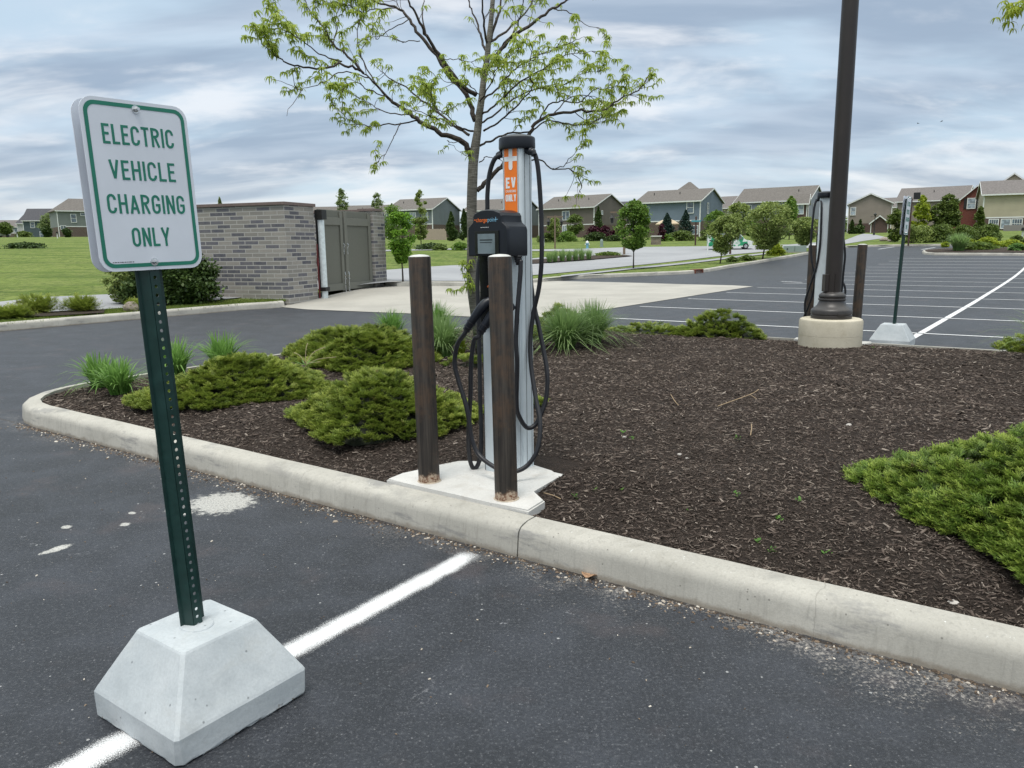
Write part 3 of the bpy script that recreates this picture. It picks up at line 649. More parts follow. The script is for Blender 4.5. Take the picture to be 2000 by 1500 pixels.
def debris():
    N = 4000; g2 = np.random.default_rng(21); u = g2.uniform(-7.0, 4.0, N); d = np.abs(g2.normal(0, .05, N)); v = VF-.004-d; x = u*CA+v*SA; y = -u*SA+v*CA
    M2 = 700; r2 = np.sqrt(g2.uniform(1.5**2, 6.5**2, M2)); a2 = g2.uniform(-.62, .62, M2); X2 = r2*np.sin(a2); Y2 = r2*np.cos(a2); ok = (X2*SA+Y2*CA) < VF-.03
    x = np.concatenate([x, X2[ok]]); y = np.concatenate([y, Y2[ok]]); n = len(x); s = g2.gamma(1.6, .0011, n)+.0012; s[N:] *= .8
    a = g2.uniform(0, 6.28, n); M = frames(np.column_stack([np.cos(a), np.sin(a), g2.normal(0, .1, n)])); tv = np.array([(-1.6, -.6, 0), (1.4, -.5, 0), (1.1, .7, 0), (-1.2, .6, 0), (-1, -.3, .8), (.9, -.2, .8), (.7, .4, .8), (-.8, .3, .8)]); tf = np.array([(4, 5, 6, 7), (0, 1, 5, 4), (1, 2, 6, 5), (2, 3, 7, 6), (3, 0, 4, 7)])
    V, Fq, _ = scatter(tv, tf, None, np.column_stack([x, y, np.full(n, .001)]), M, s)
    q = NT('grit'); r = q.N.new('ShaderNodeValToRGB'); q.L.new(q.N.new('ShaderNodeNewGeometry').outputs['Random Per Island'], r.inputs[0]); e = r.color_ramp.elements; e[0].color = (.035, .024, .018, 1); e[1].color = (.60, .56, .50, 1); w_ = e.new(.7); w_.color = (.20, .145, .10, 1)
    o = arrmesh('kerb_grit', V, Fq, q.out(r.outputs[0], .9)); tag(o, 'loose grit and bark crumbs along the foot of the near kerb', 'grit', kind='stuff')
debris()
def stripe(name, pts2, hw, dz=.004, soft=True, step=.05, kind='structure'):
    "painted line: centre points, half width; edges break up towards the sides"
    P = [Vector(p) for p in dens(pts2, step, False)]; rows = [-1.25, -.9, -.45, 0, .45, .9, 1.25]; tv = [0.0, .26, .54, .64, .54, .26, 0.0]
    V = []; tp = []
    for i, p in enumerate(P):
        d = (P[min(i+1, len(P)-1)]-P[max(i-1, 0)]).normalized(); nn = Vector((-d.y, d.x)); e = .35 if i in (0, len(P)-1) else 1
        for r_, t_ in zip(rows, tv):
            q = p+nn*r_*hw; V.append((q.x, q.y, Tz(q.x, q.y)+dz)); tp.append(t_*e+(0 if soft else .35 if abs(r_) < 1 else 0))
    n = 7; Fq = [(i*n+j, (i+1)*n+j, (i+1)*n+j+1, i*n+j+1) for i in range(len(P)-1) for j in range(n-1)]
    o = arrmesh(name, np.array(V), np.array(Fq), PAINT, tip=np.array(tp)); o['kind'] = kind
    if o.data.polygons[0].normal.z < 0: o.data.flip_normals()
stripe('parking_line', [W(-2.12, -3.5), W(-2.12, 2.66)], .058, .004)
stripe('parking_line', [W(-1.72, 11.0), W(-1.56, 20), W(-1.4, 34), W(-1.3, 48)], .046, .006, False, .5)
for k in range(14):
    v = 13.2+2.765*k; stripe('parking_line', [W(-7.0 if k == 0 else -7.75, v), W(5 if k == 0 else 10+k, v)], .037, .006, False, .6)
for a, b in (((1715, 487), (1747, 482.5)), ((1800, 487.5), (1826, 483.5)), ((1526, 550), (1566, 552))):
    stripe('parking_line', [gt(*a), gt(*b)], .06, .008, False, 1)
# far island at right
isl = [gt(*p) for p in ((1803, 496), (1806, 492.5), (1840, 490), (1900, 488), (2060, 487.5), (2060, 498), (1950, 497.5), (1840, 497.3))]
sheet('planting_island', isl, .15, MULCH, .6)
kerb([(p.x, p.y) for p in smooth_path([(*gt(*p), 0) for p in ((2060, 500), (1950, 499.2), (1840, 498.7), (1812, 498), (1801, 495.5), (1806, 492), (1840, 489.5), (1900, 487.6), (2060, 487))], 5)], -1, 6)
# pad under the near charger and its twin across the bed
pad_uv = [(-2.90, VF+.157), (-2.91, 3.02), (-2.78, 3.42), (-2.74, 3.70), (-2.14, 3.69), (-2.12, 3.14), (-1.99, 3.06), (-1.97, VF+.157)]
def pad(poly):
    pp = dens(poly, .06); rr = random.Random(3); pp = [(a+rr.uniform(-.006, .006), b+rr.uniform(-.006, .006)) for a, b in pp]
    mb = MB(); mb.prism([W(*p) for p in pp], -.02, .172, bev=.008); o = mb.build('concrete_pad', PADC); o['kind'] = 'structure'
pad(pad_uv); pad([(-4.755-a, 13.285-b) for a, b in pad_uv])

# ------------------------------------------------------------------ TEXT
def text_mesh(body, w=None, h=1.0, ext=.0008, bold=0.0, space=1.0):
    cu = bpy.data.curves.new('t', 'FONT'); cu.body = body; cu.size = 1; cu.extrude = 0; cu.offset = bold; cu.space_character = space
    o = bpy.data.objects.new('t', cu); COL.objects.link(o); dg = bpy.context.evaluated_depsgraph_get(); dg.update()
    me = bpy.data.meshes.new_from_object(o.evaluated_get(dg)); bpy.data.objects.remove(o); bpy.data.curves.remove(cu)
    n = len(me.vertices); c = np.zeros(n*3); me.vertices.foreach_get('co', c); c = c.reshape(-1, 3)
    mn, mx = c.min(0), c.max(0); s = h/(mx[1]-mn[1]); sx = s if w is None else w/(mx[0]-mn[0])
    c2 = np.column_stack([(c[:, 0]-(mn[0]+mx[0])/2)*sx, (c[:, 1]-(mn[1]+mx[1])/2)*s, np.zeros(n)])
    me.vertices.foreach_set('co', c2.ravel()); me.update()
    bm = bmesh.new(); bm.from_mesh(me); bmesh.ops.dissolve_limit(bm, angle_limit=.01, verts=bm.verts[:], edges=bm.edges[:])
    r = bmesh.ops.extrude_face_region(bm, geom=bm.faces[:]); bmesh.ops.translate(bm, vec=(0, 0, ext), verts=[v for v in r['geom'] if isinstance(v, bmesh.types.BMVert)])
    bmesh.ops.recalc_face_normals(bm, faces=bm.faces[:])
    bm.to_mesh(me); bm.free(); me.materials.clear(); return me
def text(name, body, w, h, mtx, mat_, parent, **k): return link(name, text_mesh(body, w, h, **k), mat_, parent, mtx)
def road_letters(body, w, h, t=.132):
    "tall condensed road-sign capitals drawn from constant-width strokes"
    cw = {'I': t, 'E': .42, 'L': .42, 'T': .46, 'V': .52, 'A': .54, 'Y': .54, 'N': .50}; gap = .13; out = []; x = 0
    def arcp(cx, cy, rx, ry, a0, a1, n=7): return [(cx+rx*math.cos(R(a0+(a1-a0)*i/n)), cy+ry*math.sin(R(a0+(a1-a0)*i/n))) for i in range(n+1)]
    for ch_ in body:
        W_ = cw.get(ch_, .50); l, r, b, tp_, q = t/2, W_-t/2, t/2, 1-t/2, .13; rr = (r-l)/2; m_ = (l+r)/2; ry = .20
        S = {'I': [[(l, 0), (l, 1)]], 'L': [[(l, 1), (l, 0)], [(l+t/2, b), (W_, b)]], 'E': [[(l, 0), (l, 1)], [(l+t/2, b), (W_, b)], [(l+t/2, .52), (W_-.05, .52)], [(l+t/2, tp_), (W_, tp_)]],
             'T': [[(W_/2, 0), (W_/2, 1-t)], [(0, tp_), (W_, tp_)]], 'H': [[(l, 0), (l, 1)], [(r, 0), (r, 1)], [(l+t/2, .52), (r-t/2, .52)]], 'V': [[(l*.95, 1), (W_/2, .06)], [(W_-l*.95, 1), (W_/2, .06)]],
             'Y': [[(l*.95, 1), (W_/2, .42)], [(W_-l*.95, 1), (W_/2, .42)], [(W_/2, 0), (W_/2, .46)]], 'A': [[(l*.95, 0), (W_/2, .94)], [(W_-l*.95, 0), (W_/2, .94)], [(l+.07, .27), (r-.07, .27)]],
             'N': [[(l, 0), (l, 1)], [(r, 0), (r, 1)], [(l+.02, .95), (r-.02, .05)]], 'O': [arcp(m_, tp_-ry, rr, ry, 180, 0)+arcp(m_, b+ry, rr, ry, 0, -180)+[(l, tp_-ry)]],
             'C': [[(r, .70)]+arcp(m_, tp_-ry, rr, ry, 0, 180)+arcp(m_, b+ry, rr, ry, 180, 360)+[(r, .30)]], 'G': [[(r, .70)]+arcp(m_, tp_-ry, rr, ry, 0, 180)+arcp(m_, b+ry, rr, ry, 180, 360)+[(r, .46)], [(m_-.02, .46), (W_, .46)]],
             'R': [[(l, 0), (l, 1)], [(l+t/2, tp_)]+arcp(r-.19, .735, .19, .19, 90, -90)+[(l+t/2, .545)], [(m_-.02, .50), (r, 0)]]}[ch_]
        for st in S: out.append([(px_+x, py_) for px_, py_ in st])
        x += W_+gap
    tot = x-gap; bm = bmesh.new()
    for k, st in enumerate(out):
        P = [Vector((p[0]*w/tot, p[1]*h-h/2)) for p in st]; P = [p-Vector((w/2, 0)) for p in P]; hw = t*h/2*.98; z1 = .0006+.00004*(k % 5); L_, R_ = [], []
        for i, p in enumerate(P):
            d0 = (p-P[i-1]).normalized() if i else (P[1]-p).normalized(); d1 = (P[i+1]-p).normalized() if i < len(P)-1 else d0; d = (d0+d1).normalized(); nn = Vector((-d.y, d.x))/max(.6, d.dot(d0)); L_.append(p+nn*hw); R_.append(p-nn*hw)
        rows = [[bm.verts.new((q.x, q.y, z)) for q in (l_, r_) for z in (0, z1)] for l_, r_ in zip(L_, R_)]
        for a, b in zip(rows, rows[1:]):
            bm.faces.new((a[1], b[1], b[3], a[3])); bm.faces.new((a[0], b[0], b[1], a[1])); bm.faces.new((a[3], b[3], b[2], a[2]))
        for a in (rows[0], rows[-1]): bm.faces.new((a[0], a[1], a[3], a[2]))
    bmesh.ops.recalc_face_normals(bm, faces=bm.faces[:]); me = bpy.data.meshes.new('lettering'); bm.to_mesh(me); bm.free(); return me
def facing(o, right, up):
    right = Vector(right).normalized(); up = Vector(up).normalized(); nn = right.cross(up)
    mm = Matrix.Identity(4)
    for i in range(3): mm[i][0] = right[i]; mm[i][1] = up[i]; mm[i][2] = nn[i]; mm[i][3] = o[i]
    return mm
def rrect(w, h, r, n=6):
    out = []
    for cx, cy, a in ((w/2-r, h/2-r, 0), (-w/2+r, h/2-r, 90), (-w/2+r, -h/2+r, 180), (w/2-r, -h/2+r, 270)):
        out += [(cx+r*math.cos(R(a+90*i/n)), cy+r*math.sin(R(a+90*i/n))) for i in range(n+1)]
    return out

# ------------------------------------------------------------------ SIGN in its concrete block (local axes = lot axes)
def make_sign():
    root = empty('parking_sign', (0, 0, 0))
    b = .2275; mb = MB(); bm = bmesh.new()
    def ring(hw, z, ch): return [bm.verts.new(p) for p in ((-hw+ch, -hw, z), (hw-ch, -hw, z), (hw, -hw+ch, z), (hw, hw-ch, z), (hw-ch, hw, z), (-hw+ch, hw, z), (-hw, hw-ch, z), (-hw, -hw+ch, z))]
    rs = [ring(b-.004, 0, .02), ring(b, .008, .016), ring(b, .085, .010), ring(b-.004, .094, .010), ring(.130, .266, .010), ring(.125, .272, .010)]
    for a, c in zip(rs, rs[1:]):
        for i in range(8): bm.faces.new((a[i], a[(i+1) % 8], c[(i+1) % 8], c[i]))
    bm.faces.new(rs[-1]); bm.faces.new(list(reversed(rs[0])))
    bmesh.ops.triangulate(bm, faces=[f for f in bm.faces if len(f.verts) > 4]); bmesh.ops.subdivide_edges(bm, edges=bm.edges[:], cuts=14, use_grid_fill=True)
    from mathutils import noise as mn
    for v in bm.verts:
        p = v.co; q = mn.noise(p*38)*.6+mn.noise(p*90)*.4; d = Vector((p.x, p.y, 0)).normalized()
        if p.z < .012: v.co = p-d*(.002+.016*max(0, q+.05))+Vector((0, 0, .022*max(0, q))) if p.z < .006 else p-d*.010*max(0, q)
        else: v.co = p+d*(.0012*mn.noise(p*14)+.0006*q)
    bmesh.ops.recalc_face_normals(bm, faces=bm.faces[:])
    me = bpy.data.meshes.new('concrete_block'); bm.to_mesh(me); bm.free()
    blk = link('concrete_block', me, BLOCKC, root)
    mb = MB(); mb.lathe([(.058, .270), (.056, .2745), (.050, .2755), (.0, .2755)], 28, sy=.85); mb.build('grout_collar', BLOCKC, blk, smooth=True)
    # U-channel post: flanges, webs and a flat web with punched holes; leans a little
    lean = Matrix.Translation((0, 0, .27)) @ Matrix.Rotation(R(-1.75), 4, Vector((-SA, CA, 0))) @ Matrix.Translation((0, 0, -.27))
    mp = lean @ Matrix.Rotation(R(0), 4, 'Z')
    H0, H1 = .262, 1.79; x_ = 0.0
    prof = [(-.040, .022), (-.028, .022), (-.014, -.008), (.014, -.008), (.028, .022), (.040, .022)]   # across v, along u (open side)
    bm = bmesh.new(); th = .003
    def strip(a, c, holes=False):
        # a, c are (v, u) pairs; long plate between them
        dv = Vector((c[0]-a[0], c[1]-a[1])); nn = Vector((-dv.y, dv.x)).normalized()*th/2
        ps = [Vector(a)+nn, Vector(c)+nn, Vector(c)-nn, Vector(a)-nn]
        lo = [bm.verts.new((-p.y, p.x, H0)) for p in ps]; hi = [bm.verts.new((-p.y, p.x, H1)) for p in ps]
        for i in range(4): bm.faces.new((lo[i], lo[(i+1) % 4], hi[(i+1) % 4], hi[i]))
        bm.faces.new(hi); bm.faces.new(lo)
    for i in (0, 1, 3, 4): strip(prof[i], prof[i+1])
    # web in cells with round holes
    z = H0; pitch = .0254; hr = .0052; wv = .014; u0, u1 = -.008-th/2, -.008+th/2
    nz = int((H1-H0)/pitch)
    for k in range(nz):
        zc = H0+pitch*(k+.5); ns = 12; sq = []; ci = []
        for i in range(ns):
            a = 2*math.pi*i/ns+math.pi/ns; cx, cz = math.cos(a), math.sin(a); t = 1/max(abs(cx), abs(cz))
            sq.append((cx*t*wv, zc+cz*t*pitch/2)); ci.append((cx*hr, zc+cz*hr))
        for uu, fl in ((u0, 0), (u1, 1)):
            A = [bm.verts.new((-uu, p[0], p[1])) for p in sq]; B = [bm.verts.new((-uu, p[0], p[1])) for p in ci]
            for i in range(ns): bm.faces.new((A[i], A[(i+1) % ns], B[(i+1) % ns], B[i]))
            if fl == 0: B0 = B
        for i in range(ns): bm.faces.new((B0[i], B0[(i+1) % ns], B[(i+1) % ns], B[i]))
    bmesh.ops.recalc_face_normals(bm, faces=bm.faces[:])
    me = bpy.data.meshes.new('post'); bm.to_mesh(me); bm.free(); link('post', me, POSTG, root, mp)
    SW, SH = .305, .457; zc = 1.592
    for s in (1, -1):
        u_ = .0125 if s > 0 else -.0275
        # reader looks along -s*u; sign's right is +v for s=+1
        fm = lean @ facing((u_, 0, zc), (0, s, 0), (0, 0, 1))
        mb = MB(); mb.prism(rrect(SW, SH, .038), 0, .0025); pn = mb.build('sign_panel', [SIGNW], root, fm)
        # green border as a ring
        bm = bmesh.new(); A = rrect(SW-.019, SH-.019, .030); B = rrect(SW-.040, SH-.040, .021)
        va = [bm.verts.new((p[0], p[1], .0034)) for p in A]; vb = [bm.verts.new((p[0], p[1], .0034)) for p in B]; n = len(A)
        for i in range(n): bm.faces.new((va[i], va[(i+1) % n], vb[(i+1) % n], vb[i]))
        bmesh.ops.recalc_face_normals(bm, faces=bm.faces[:]); me = bpy.data.meshes.new('border'); bm.to_mesh(me); bm.free()
        link('border', me, SIGNG, pn)
        for body, w, y in (('ELECTRIC', .204, .136), ('VEHICLE', .190, .043), ('CHARGING', .226, -.047), ('ONLY', .112, -.137)):
            link('lettering', road_letters(body, w, .052), SIGNG, pn, Matrix.Translation((.001, y, .0027)))
        mb = MB(); xx = -SW/2+.034
        for w_ in (.004, .007, .005, .003, .008, .006, .004, .009, .005): mb.box(xx, xx+w_*.85, -SH/2+.0235, -SH/2+.0255, .0026, .0030); xx += w_+.0012
        mb.build('small_print', BLACKM, pn)
        for y in (SH/2-.022, -SH/2+.022):
            mb = MB(); mb.lathe([(.011, 0), (.011, .0016), (.0065, .0018)], 18, (0, y, .0026)); mb.lathe([(.0068, .0018), (.0068, .008), (.0045, .0085), (.0042, .017 if s > 0 else .004), (0, .0172 if s > 0 else .0042)], 6, (0, y, .0026)); mb.build('bolt', ZINC, pn)
    return root
def copy_tree(o, parent=None):
    c_ = o.copy(); COL.objects.link(c_)
    if parent: c_.parent = parent
    for ch in [x for x in bpy.data.objects if x.parent == o]: copy_tree(ch, c_)
    return c_
sg = make_sign(); sg2 = copy_tree(sg)
sg.matrix_world = Matrix.Translation(W(-2.094, 1.238, 0)) @ MUV
tag(sg, 'large sign ELECTRIC VEHICLE CHARGING ONLY on green post in pale concrete block, nearest the viewer', 'sign', 'signs in concrete blocks')
sg2.matrix_world = Matrix.Translation(W(-1.80, 11.5, 0)) @ MUV @ Matrix.Rotation(math.pi, 4, 'Z') @ Matrix.Scale(1.09, 4)
tag(sg2, 'distant sign seen nearly edge on, its pale block standing right of the lamp post base', 'sign', 'signs in concrete blocks')

# ------------------------------------------------------------------ BOLLARDS
def make_bollard():
    root = empty('bollard'); mb = MB(); mb.lathe([(.0580, 0), (.0572, .01), (.0572, 1.19), (.0555, 1.195)], 40); mb.build('steel_pipe', BOLL, root, auto=40)
    mb = MB(); mb.lathe([(.0552, 1.185), (.0552, 1.195), (.045, 1.201), (.028, 1.205), (0, 1.207)], 40); mb.build('domed_cap', DOME, root, smooth=True)
    mb = MB(); rr = random.Random(4)
    mb.lathe([(.066, 0), (.063, .003), (.0585, .006), (.0575, .0)], 30); mb.build('rusty_collar', simple('rust_stain', (.40, .34, .27), .95, var=.35, scale=40), root, smooth=True)
    return root
b0 = make_bollard()
for i, (u, v, rz, lab, lx) in enumerate(((-2.165, 2.985, .4, 'dark rusty bollard standing directly in front of the near charger pedestal', -.7), (-2.685, 2.995, 2.1, 'dark rusty bollard left of the near charger, juniper behind it', -.6), (-2.60, 10.30, 4.0, 'bollard half hidden behind cable at left of the far charger', 0), (-2.04, 10.30, 1.3, 'far bollard standing just right of the tall lamp pole', 1.0))):
    o = b0 if i == 0 else copy_tree(b0); o.location = W(u, v, .171); o.rotation_euler = (0, R(lx), rz if i else .4)
    o.rotation_euler = (0, R(lx), 0); tag(o, lab, 'bollard', 'bollards guarding the chargers')

# ------------------------------------------------------------------ CHARGER
def cat(pts, n=8): return smooth_path(pts, n)
def P3(px, py, u=None, v=None):
    "sight line met with a plane u=const or v=const of the lot, in charger-local axes"
    d = ray(px, py); du, dv = d.x*CA-d.y*SA, d.x*SA+d.y*CA
    t = (v/dv) if v is not None else (u/du); return Vector((du*t-CU, dv*t-CV, EYE+d.z*t-.172))
CU, CV = -2.435, 3.50
def make_charger():
    root = empty('charging_station')
    Z = 1.93-.172
    # tall rear column of white profile
    mb = MB(); pr = rrect(.130, .118, .026, 5); mb.prism(pr, .0, Z); col = mb.build('column', WHITEM, root, auto=30)
    mb = MB()
    for x in (.0665,):
        for y in (-.026, .024): mb.box(x-.0015, x+.0003, y-.0007, y+.0007, .01, Z-.002)
    for x in (-.046, .046): mb.box(x-.0006, x+.0006, -.0596, -.0585, .01, Z-.002)
    mb.build('panel_seam', BLACKP, col)
    # lower front pedestal
    yf, yb = -.185, -.060
    mb = MB(); mb.prism([(a-.03, b+(yf+yb)/2) for a, b in rrect(.190, yb-yf, .022, 5)], .0, 1.19); pd = mb.build('pedestal', ALU, root, auto=30)
    mb = MB()
    for x in (-.112, .045): mb.box(x-.0008, x+.0008, yf-.0012, yf+.001, .004, 1.0)
    for y in (-.09,): mb.box(.0645, .0655, y-.0007, y+.0007, .004, 1.18)
    mb.box(-.126, -.1245, -.12, -.118, .004, 1.0); mb.build('groove', BLACKP, pd)
    # orange wrap
    fy = -.0596
    dm = facing((0, fy, 0), (1, 0, 0), (0, 0, 1))
    mb = MB(); mb.box(-.041, .041, 1.18, Z-.001, 0, .0012); dc = mb.build('orange_decal', ORANGE, col, dm)
    mb = MB(); zt = Z-.001; zc_ = zt-.062
    mb.box(-.012, .012, zc_-.045, zt, .0014, .0020); mb.box(-.041, .041, zc_-.012, zc_+.012, .00142, .00205); mb.lathe([(.012, .0014), (.012, .00201)], 20, (0, zc_-.045, 0)); mb.build('plug_emblem', WVIN, dc)
    for body, w, h, z, bo in (('EV', .066, .056, Z-.186, .20), ('CHARGING', .066, .013, Z-.229, .14), ('ONLY', .068, .036, Z-.264, .17)):
        link('lettering', road_letters(body, w, h, bo), WVIN, dc, Matrix.Translation((0, z, .0014)))
    # cap: oval crown
    mb = MB(); n = 36
    mb.lathe([(.096, Z-.012), (.100, Z-.010), (.1025, Z-.002), (.1015, Z+.042), (.0985, Z+.049), (.080, Z+.058), (.048, Z+.065), (0, Z+.067)], n, (0, 0, 0), sy=.86); mb.build('cap', BLACKP, root, auto=24)
    for s in (-1, 1):
        mb = MB(); mb.tube(cat([(s*.062, -.01, Z-.012), (s*.085, -.01, Z-.025), (s*.098, -.012, Z-.028), (s*.112, -.014, Z-.034), (s*.120, -.015, Z-.05)], 4), [.020]*5+[.021]*4+[.019]*4+[.016]*4, 12); mb.build('cable_guide', BLACKP, root, smooth=True)
    # head unit
    hy0, hy1 = -.240, -.062; hx = -.028
    poly = [(-.138, 1.19), (-.140, 1.205), (-.140, 1.325), (-.134, 1.342), (-.104, 1.365), (-.100, 1.380), (-.100, 1.398), (-.090, 1.413), (-.045, 1.428), (0, 1.431), (.045, 1.428), (.090, 1.413), (.100, 1.398), (.100, 1.380), (.104, 1.365), (.134, 1.342), (.140, 1.325), (.140, 1.205), (.138, 1.19)]
    poly = [(a*.94, b) for a, b in poly]; hm = facing((hx, hy0, 0), (1, 0, 0), (0, 0, 1))
    mb = MB(); b = bmesh.new(); n = len(poly)
    lv = []
    for dy, sc in ((0.0, .955), (.006, .985), (.022, 1.0), (hy1-hy0, 1.0)):
        lv.append([b.verts.new((p[0]*sc, 1.30+(p[1]-1.30)*sc, -dy)) for p in poly])
    for A_, B_ in zip(lv, lv[1:]):
        for i in range(n): b.faces.new((A_[i], A_[(i+1) % n], B_[(i+1) % n], B_[i]))
    b.faces.new(lv[0]); b.faces.new(list(reversed(lv[-1]))); mb._add(b, 0, None); hd = mb.build('head_unit', BLACKP, root, hm, auto=28)
    for s in (-1, 1):
        mb = MB(); mb.lathe([(.022, 0), (.022, -.010), (.017, -.012), (.020, -.016), (.020, -.022), (.015, -.024), (.017, -.028), (.017, -.034), (.012, -.037), (.013, -.05)], 16, (hx+s*.118, -.130, 1.192)); mb.build('strain_relief', CABLE, root, smooth=True)
    lm = lambda x, z, e=.001: Matrix.Translation((x, z, e))
    text('logo_lettering', 'charge', .072, .027, lm(-.034, 1.374), OPRINT, hd, bold=.0); text('logo_lettering', 'poin', .044, .027, lm(.0275, 1.374), LBLUE, hd, bold=.0)
    mb = MB(); mb.box(-.083, -.073, 1.3765, 1.3795, .001, .0018); mb.build('logo_dash', OPRINT, hd)
    mb = MB(); mb.box(.0560, .0590, 1.366, 1.390, .001, .0018); mb.box(.0510, .0560, 1.3765, 1.3795, .001, .0018); mb.box(.0590, .070, 1.3765, 1.3795, .001, .0018); mb.build('logo_plus', LBLUE, hd)
    mb = MB(); x = -.042
    for w in (.003, .005, .004, .006, .003, .005, .004, .005, .003, .006): mb.box(x, x+w*.8, 1.338, 1.3405, .001, .0016); x += w+.0012
    mb.build('small_print', WVIN, hd)
    # recessed black fascia with screen
    fm2 = facing((hx, yf-.004, 0), (1, 0, 0), (0, 0, 1))
    mb = MB(); mb.box(-.088, .088, .815, 1.20, -.02, .010, bev=.004); fa = mb.build('holster_panel', BLACKG, root, fm2)
    mb = MB(); mb.box(-.078, .078, 1.20, 1.322, .012, .0125+.0445, bev=.002); sf = mb.build('screen_bezel', BLACKG, root, fm2)
    mb = MB(); mb.box(-.058, .054, 1.204, 1.306, .0572, .0580); mb.build('screen', simple('lcd_screen', (.13, .165, .185), .12, var=.25, scale=8), sf)
    mb = MB(); mb.box(-.044, .038, 1.272, 1.277, .0582, .0586); mb.box(-.044, .034, 1.260, 1.263, .0582, .0586); mb.build('screen_lines', BLACKG, sf)
    text('logo_lettering', 'charge', .050, .014, Matrix.Translation((-.012, 1.03, .0112)), OPRINT, fa, bold=.01)
    mb = MB(); mb.box(-.020, .026, 1.07, 1.15, .011, .018, bev=.004); mb.build('card_reader', simple('grey_plastic', (.10, .11, .12), .3), fa)
    # two connectors hanging in their holsters
    cables = []
    for k, (ox, oy, ov) in enumerate(((0, 0, 0), (27, 5, .02))):
        pts = cat([P3(a_+ox, b_+oy, v=c_+ov) for a_, b_, c_ in ((974, 598, 3.30), (966, 590, 3.275), (953, 590, 3.25), (941, 601, 3.225), (928, 619, 3.205), (915, 638, 3.19), (910, 646, 3.185))], 4)
        n_ = len(pts); prof = np.interp(np.linspace(0, 1, n_), [0, .15, .3, .5, .75, .9, 1], [.020, .022, .027, .027, .023, .019, .014])
        mb = MB(); mb.tube(pts, list(prof), 16); cn = mb.build('charging_plug', BLACKP, root, smooth=True)
        mb = MB()
        for q in (-3, -5, -7): mb.tube([pts[q], pts[q]+(pts[q+1]-pts[q]).normalized()*.005], prof[q]+.003, 16)
        mb.build('grip_ring', CABLE, cn)
        q_ = pts[9]; mb = MB(); mb.box(q_.x-.012, q_.x+.010, q_.y-.012, q_.y+.010, q_.z+.018, q_.z+.030, bev=.003); mb.build('latch_button', BLACKG, cn)
        cables.append(pts[-1])
    vL, vR = 3.34, 3.50
    A1 = [P3(981, 302, v=3.47), P3(966, 311, v=3.46), P3(956, 340, v=3.46), P3(952, 380, v=3.46), P3(951, 420, v=3.46), P3(940, 480, v=3.45), P3(933, 540, v=3.44), P3(934, 600, v=3.43), P3(936, 680, v=3.42), P3(938, 780, v=3.38), P3(940, 860, v=3.34), P3(936, 900, v=3.32), P3(927, 915, v=3.30), P3(919, 903, v=3.28), P3(915, 866, v=3.26), P3(916, 820, v=3.24), P3(919, 770, v=3.22), P3(920, 710, v=3.21), P3(926, 665, v=3.20), cables[1]+Vector((-.004, -.006, -.022)), cables[1]]
    B1 = [cables[0], cables[0]+Vector((-.008, -.006, -.02)), P3(893, 674, v=3.19), P3(888, 709, v=3.19), P3(895, 742, v=3.19), P3(908, 783, v=3.19), P3(916, 820, v=3.19), P3(921, 856, v=3.19), P3(935, 888, v=3.19), P3(964, 911, v=3.18), P3(990, 920, v=3.2), P3(1010, 920, v=3.24), P3(1032, 907, v=3.29), P3(1050, 877, v=3.33), P3(1055, 826, v=3.38), P3(1046, 775, v=3.42), P3(1037, 712, v=3.46), P3(1036, 661, v=3.49), P3(1042, 611, v=3.51), P3(1053, 560, v=3.52), P3(1058, 500, v=3.52), P3(1057, 420, v=3.52), P3(1052, 340, v=3.51), P3(1046, 305, v=3.50), P3(1038, 295, v=3.49)]
    C1 = [P3(1017, 508, v=3.37), P3(1016, 540, v=3.36), P3(1011, 600, v=3.34), P3(1008, 661, v=3.33), P3(1010, 712, v=3.33), P3(1009, 788, v=3.35), P3(1014, 813, v=3.37), P3(1029, 835, v=3.41), P3(1045, 830, v=3.45), P3(1058, 806, v=3.48), P3(1067, 775, v=3.51), P3(1069, 732, v=3.53), P3(1062, 687, v=3.55), P3(1052, 636, v=3.56), P3(1044, 600, v=3.57), P3(1037, 550, v=3.57), P3(1034, 480, v=3.58), P3(1034, 400, v=3.58), P3(1034, 330, v=3.57), P3(1033, 300, v=3.54)]
    for pts in (A1, B1, C1):
        mb = MB(); mb.tube(cat(pts, 6), .0125, 10); mb.build('charging_cable', CABLE, root, smooth=True)
    return root
ch = make_charger(); ch2 = copy_tree(ch)
ch.matrix_world = Matrix.Translation(W(CU, CV, .172)) @ MUV
tag(ch, 'near charging station with white column, orange EV CHARGING ONLY wrap and looped black cables', 'charging station', 'electric vehicle charging stations')
ch2.matrix_world = Matrix.Translation(W(-2.355, 13.285-CV, .172)) @ MUV @ Matrix.Rotation(math.pi, 4, 'Z')
tag(ch2, 'far charging station seen from behind, plain pale column half hidden by the lamp pole', 'charging station', 'electric vehicle charging stations')

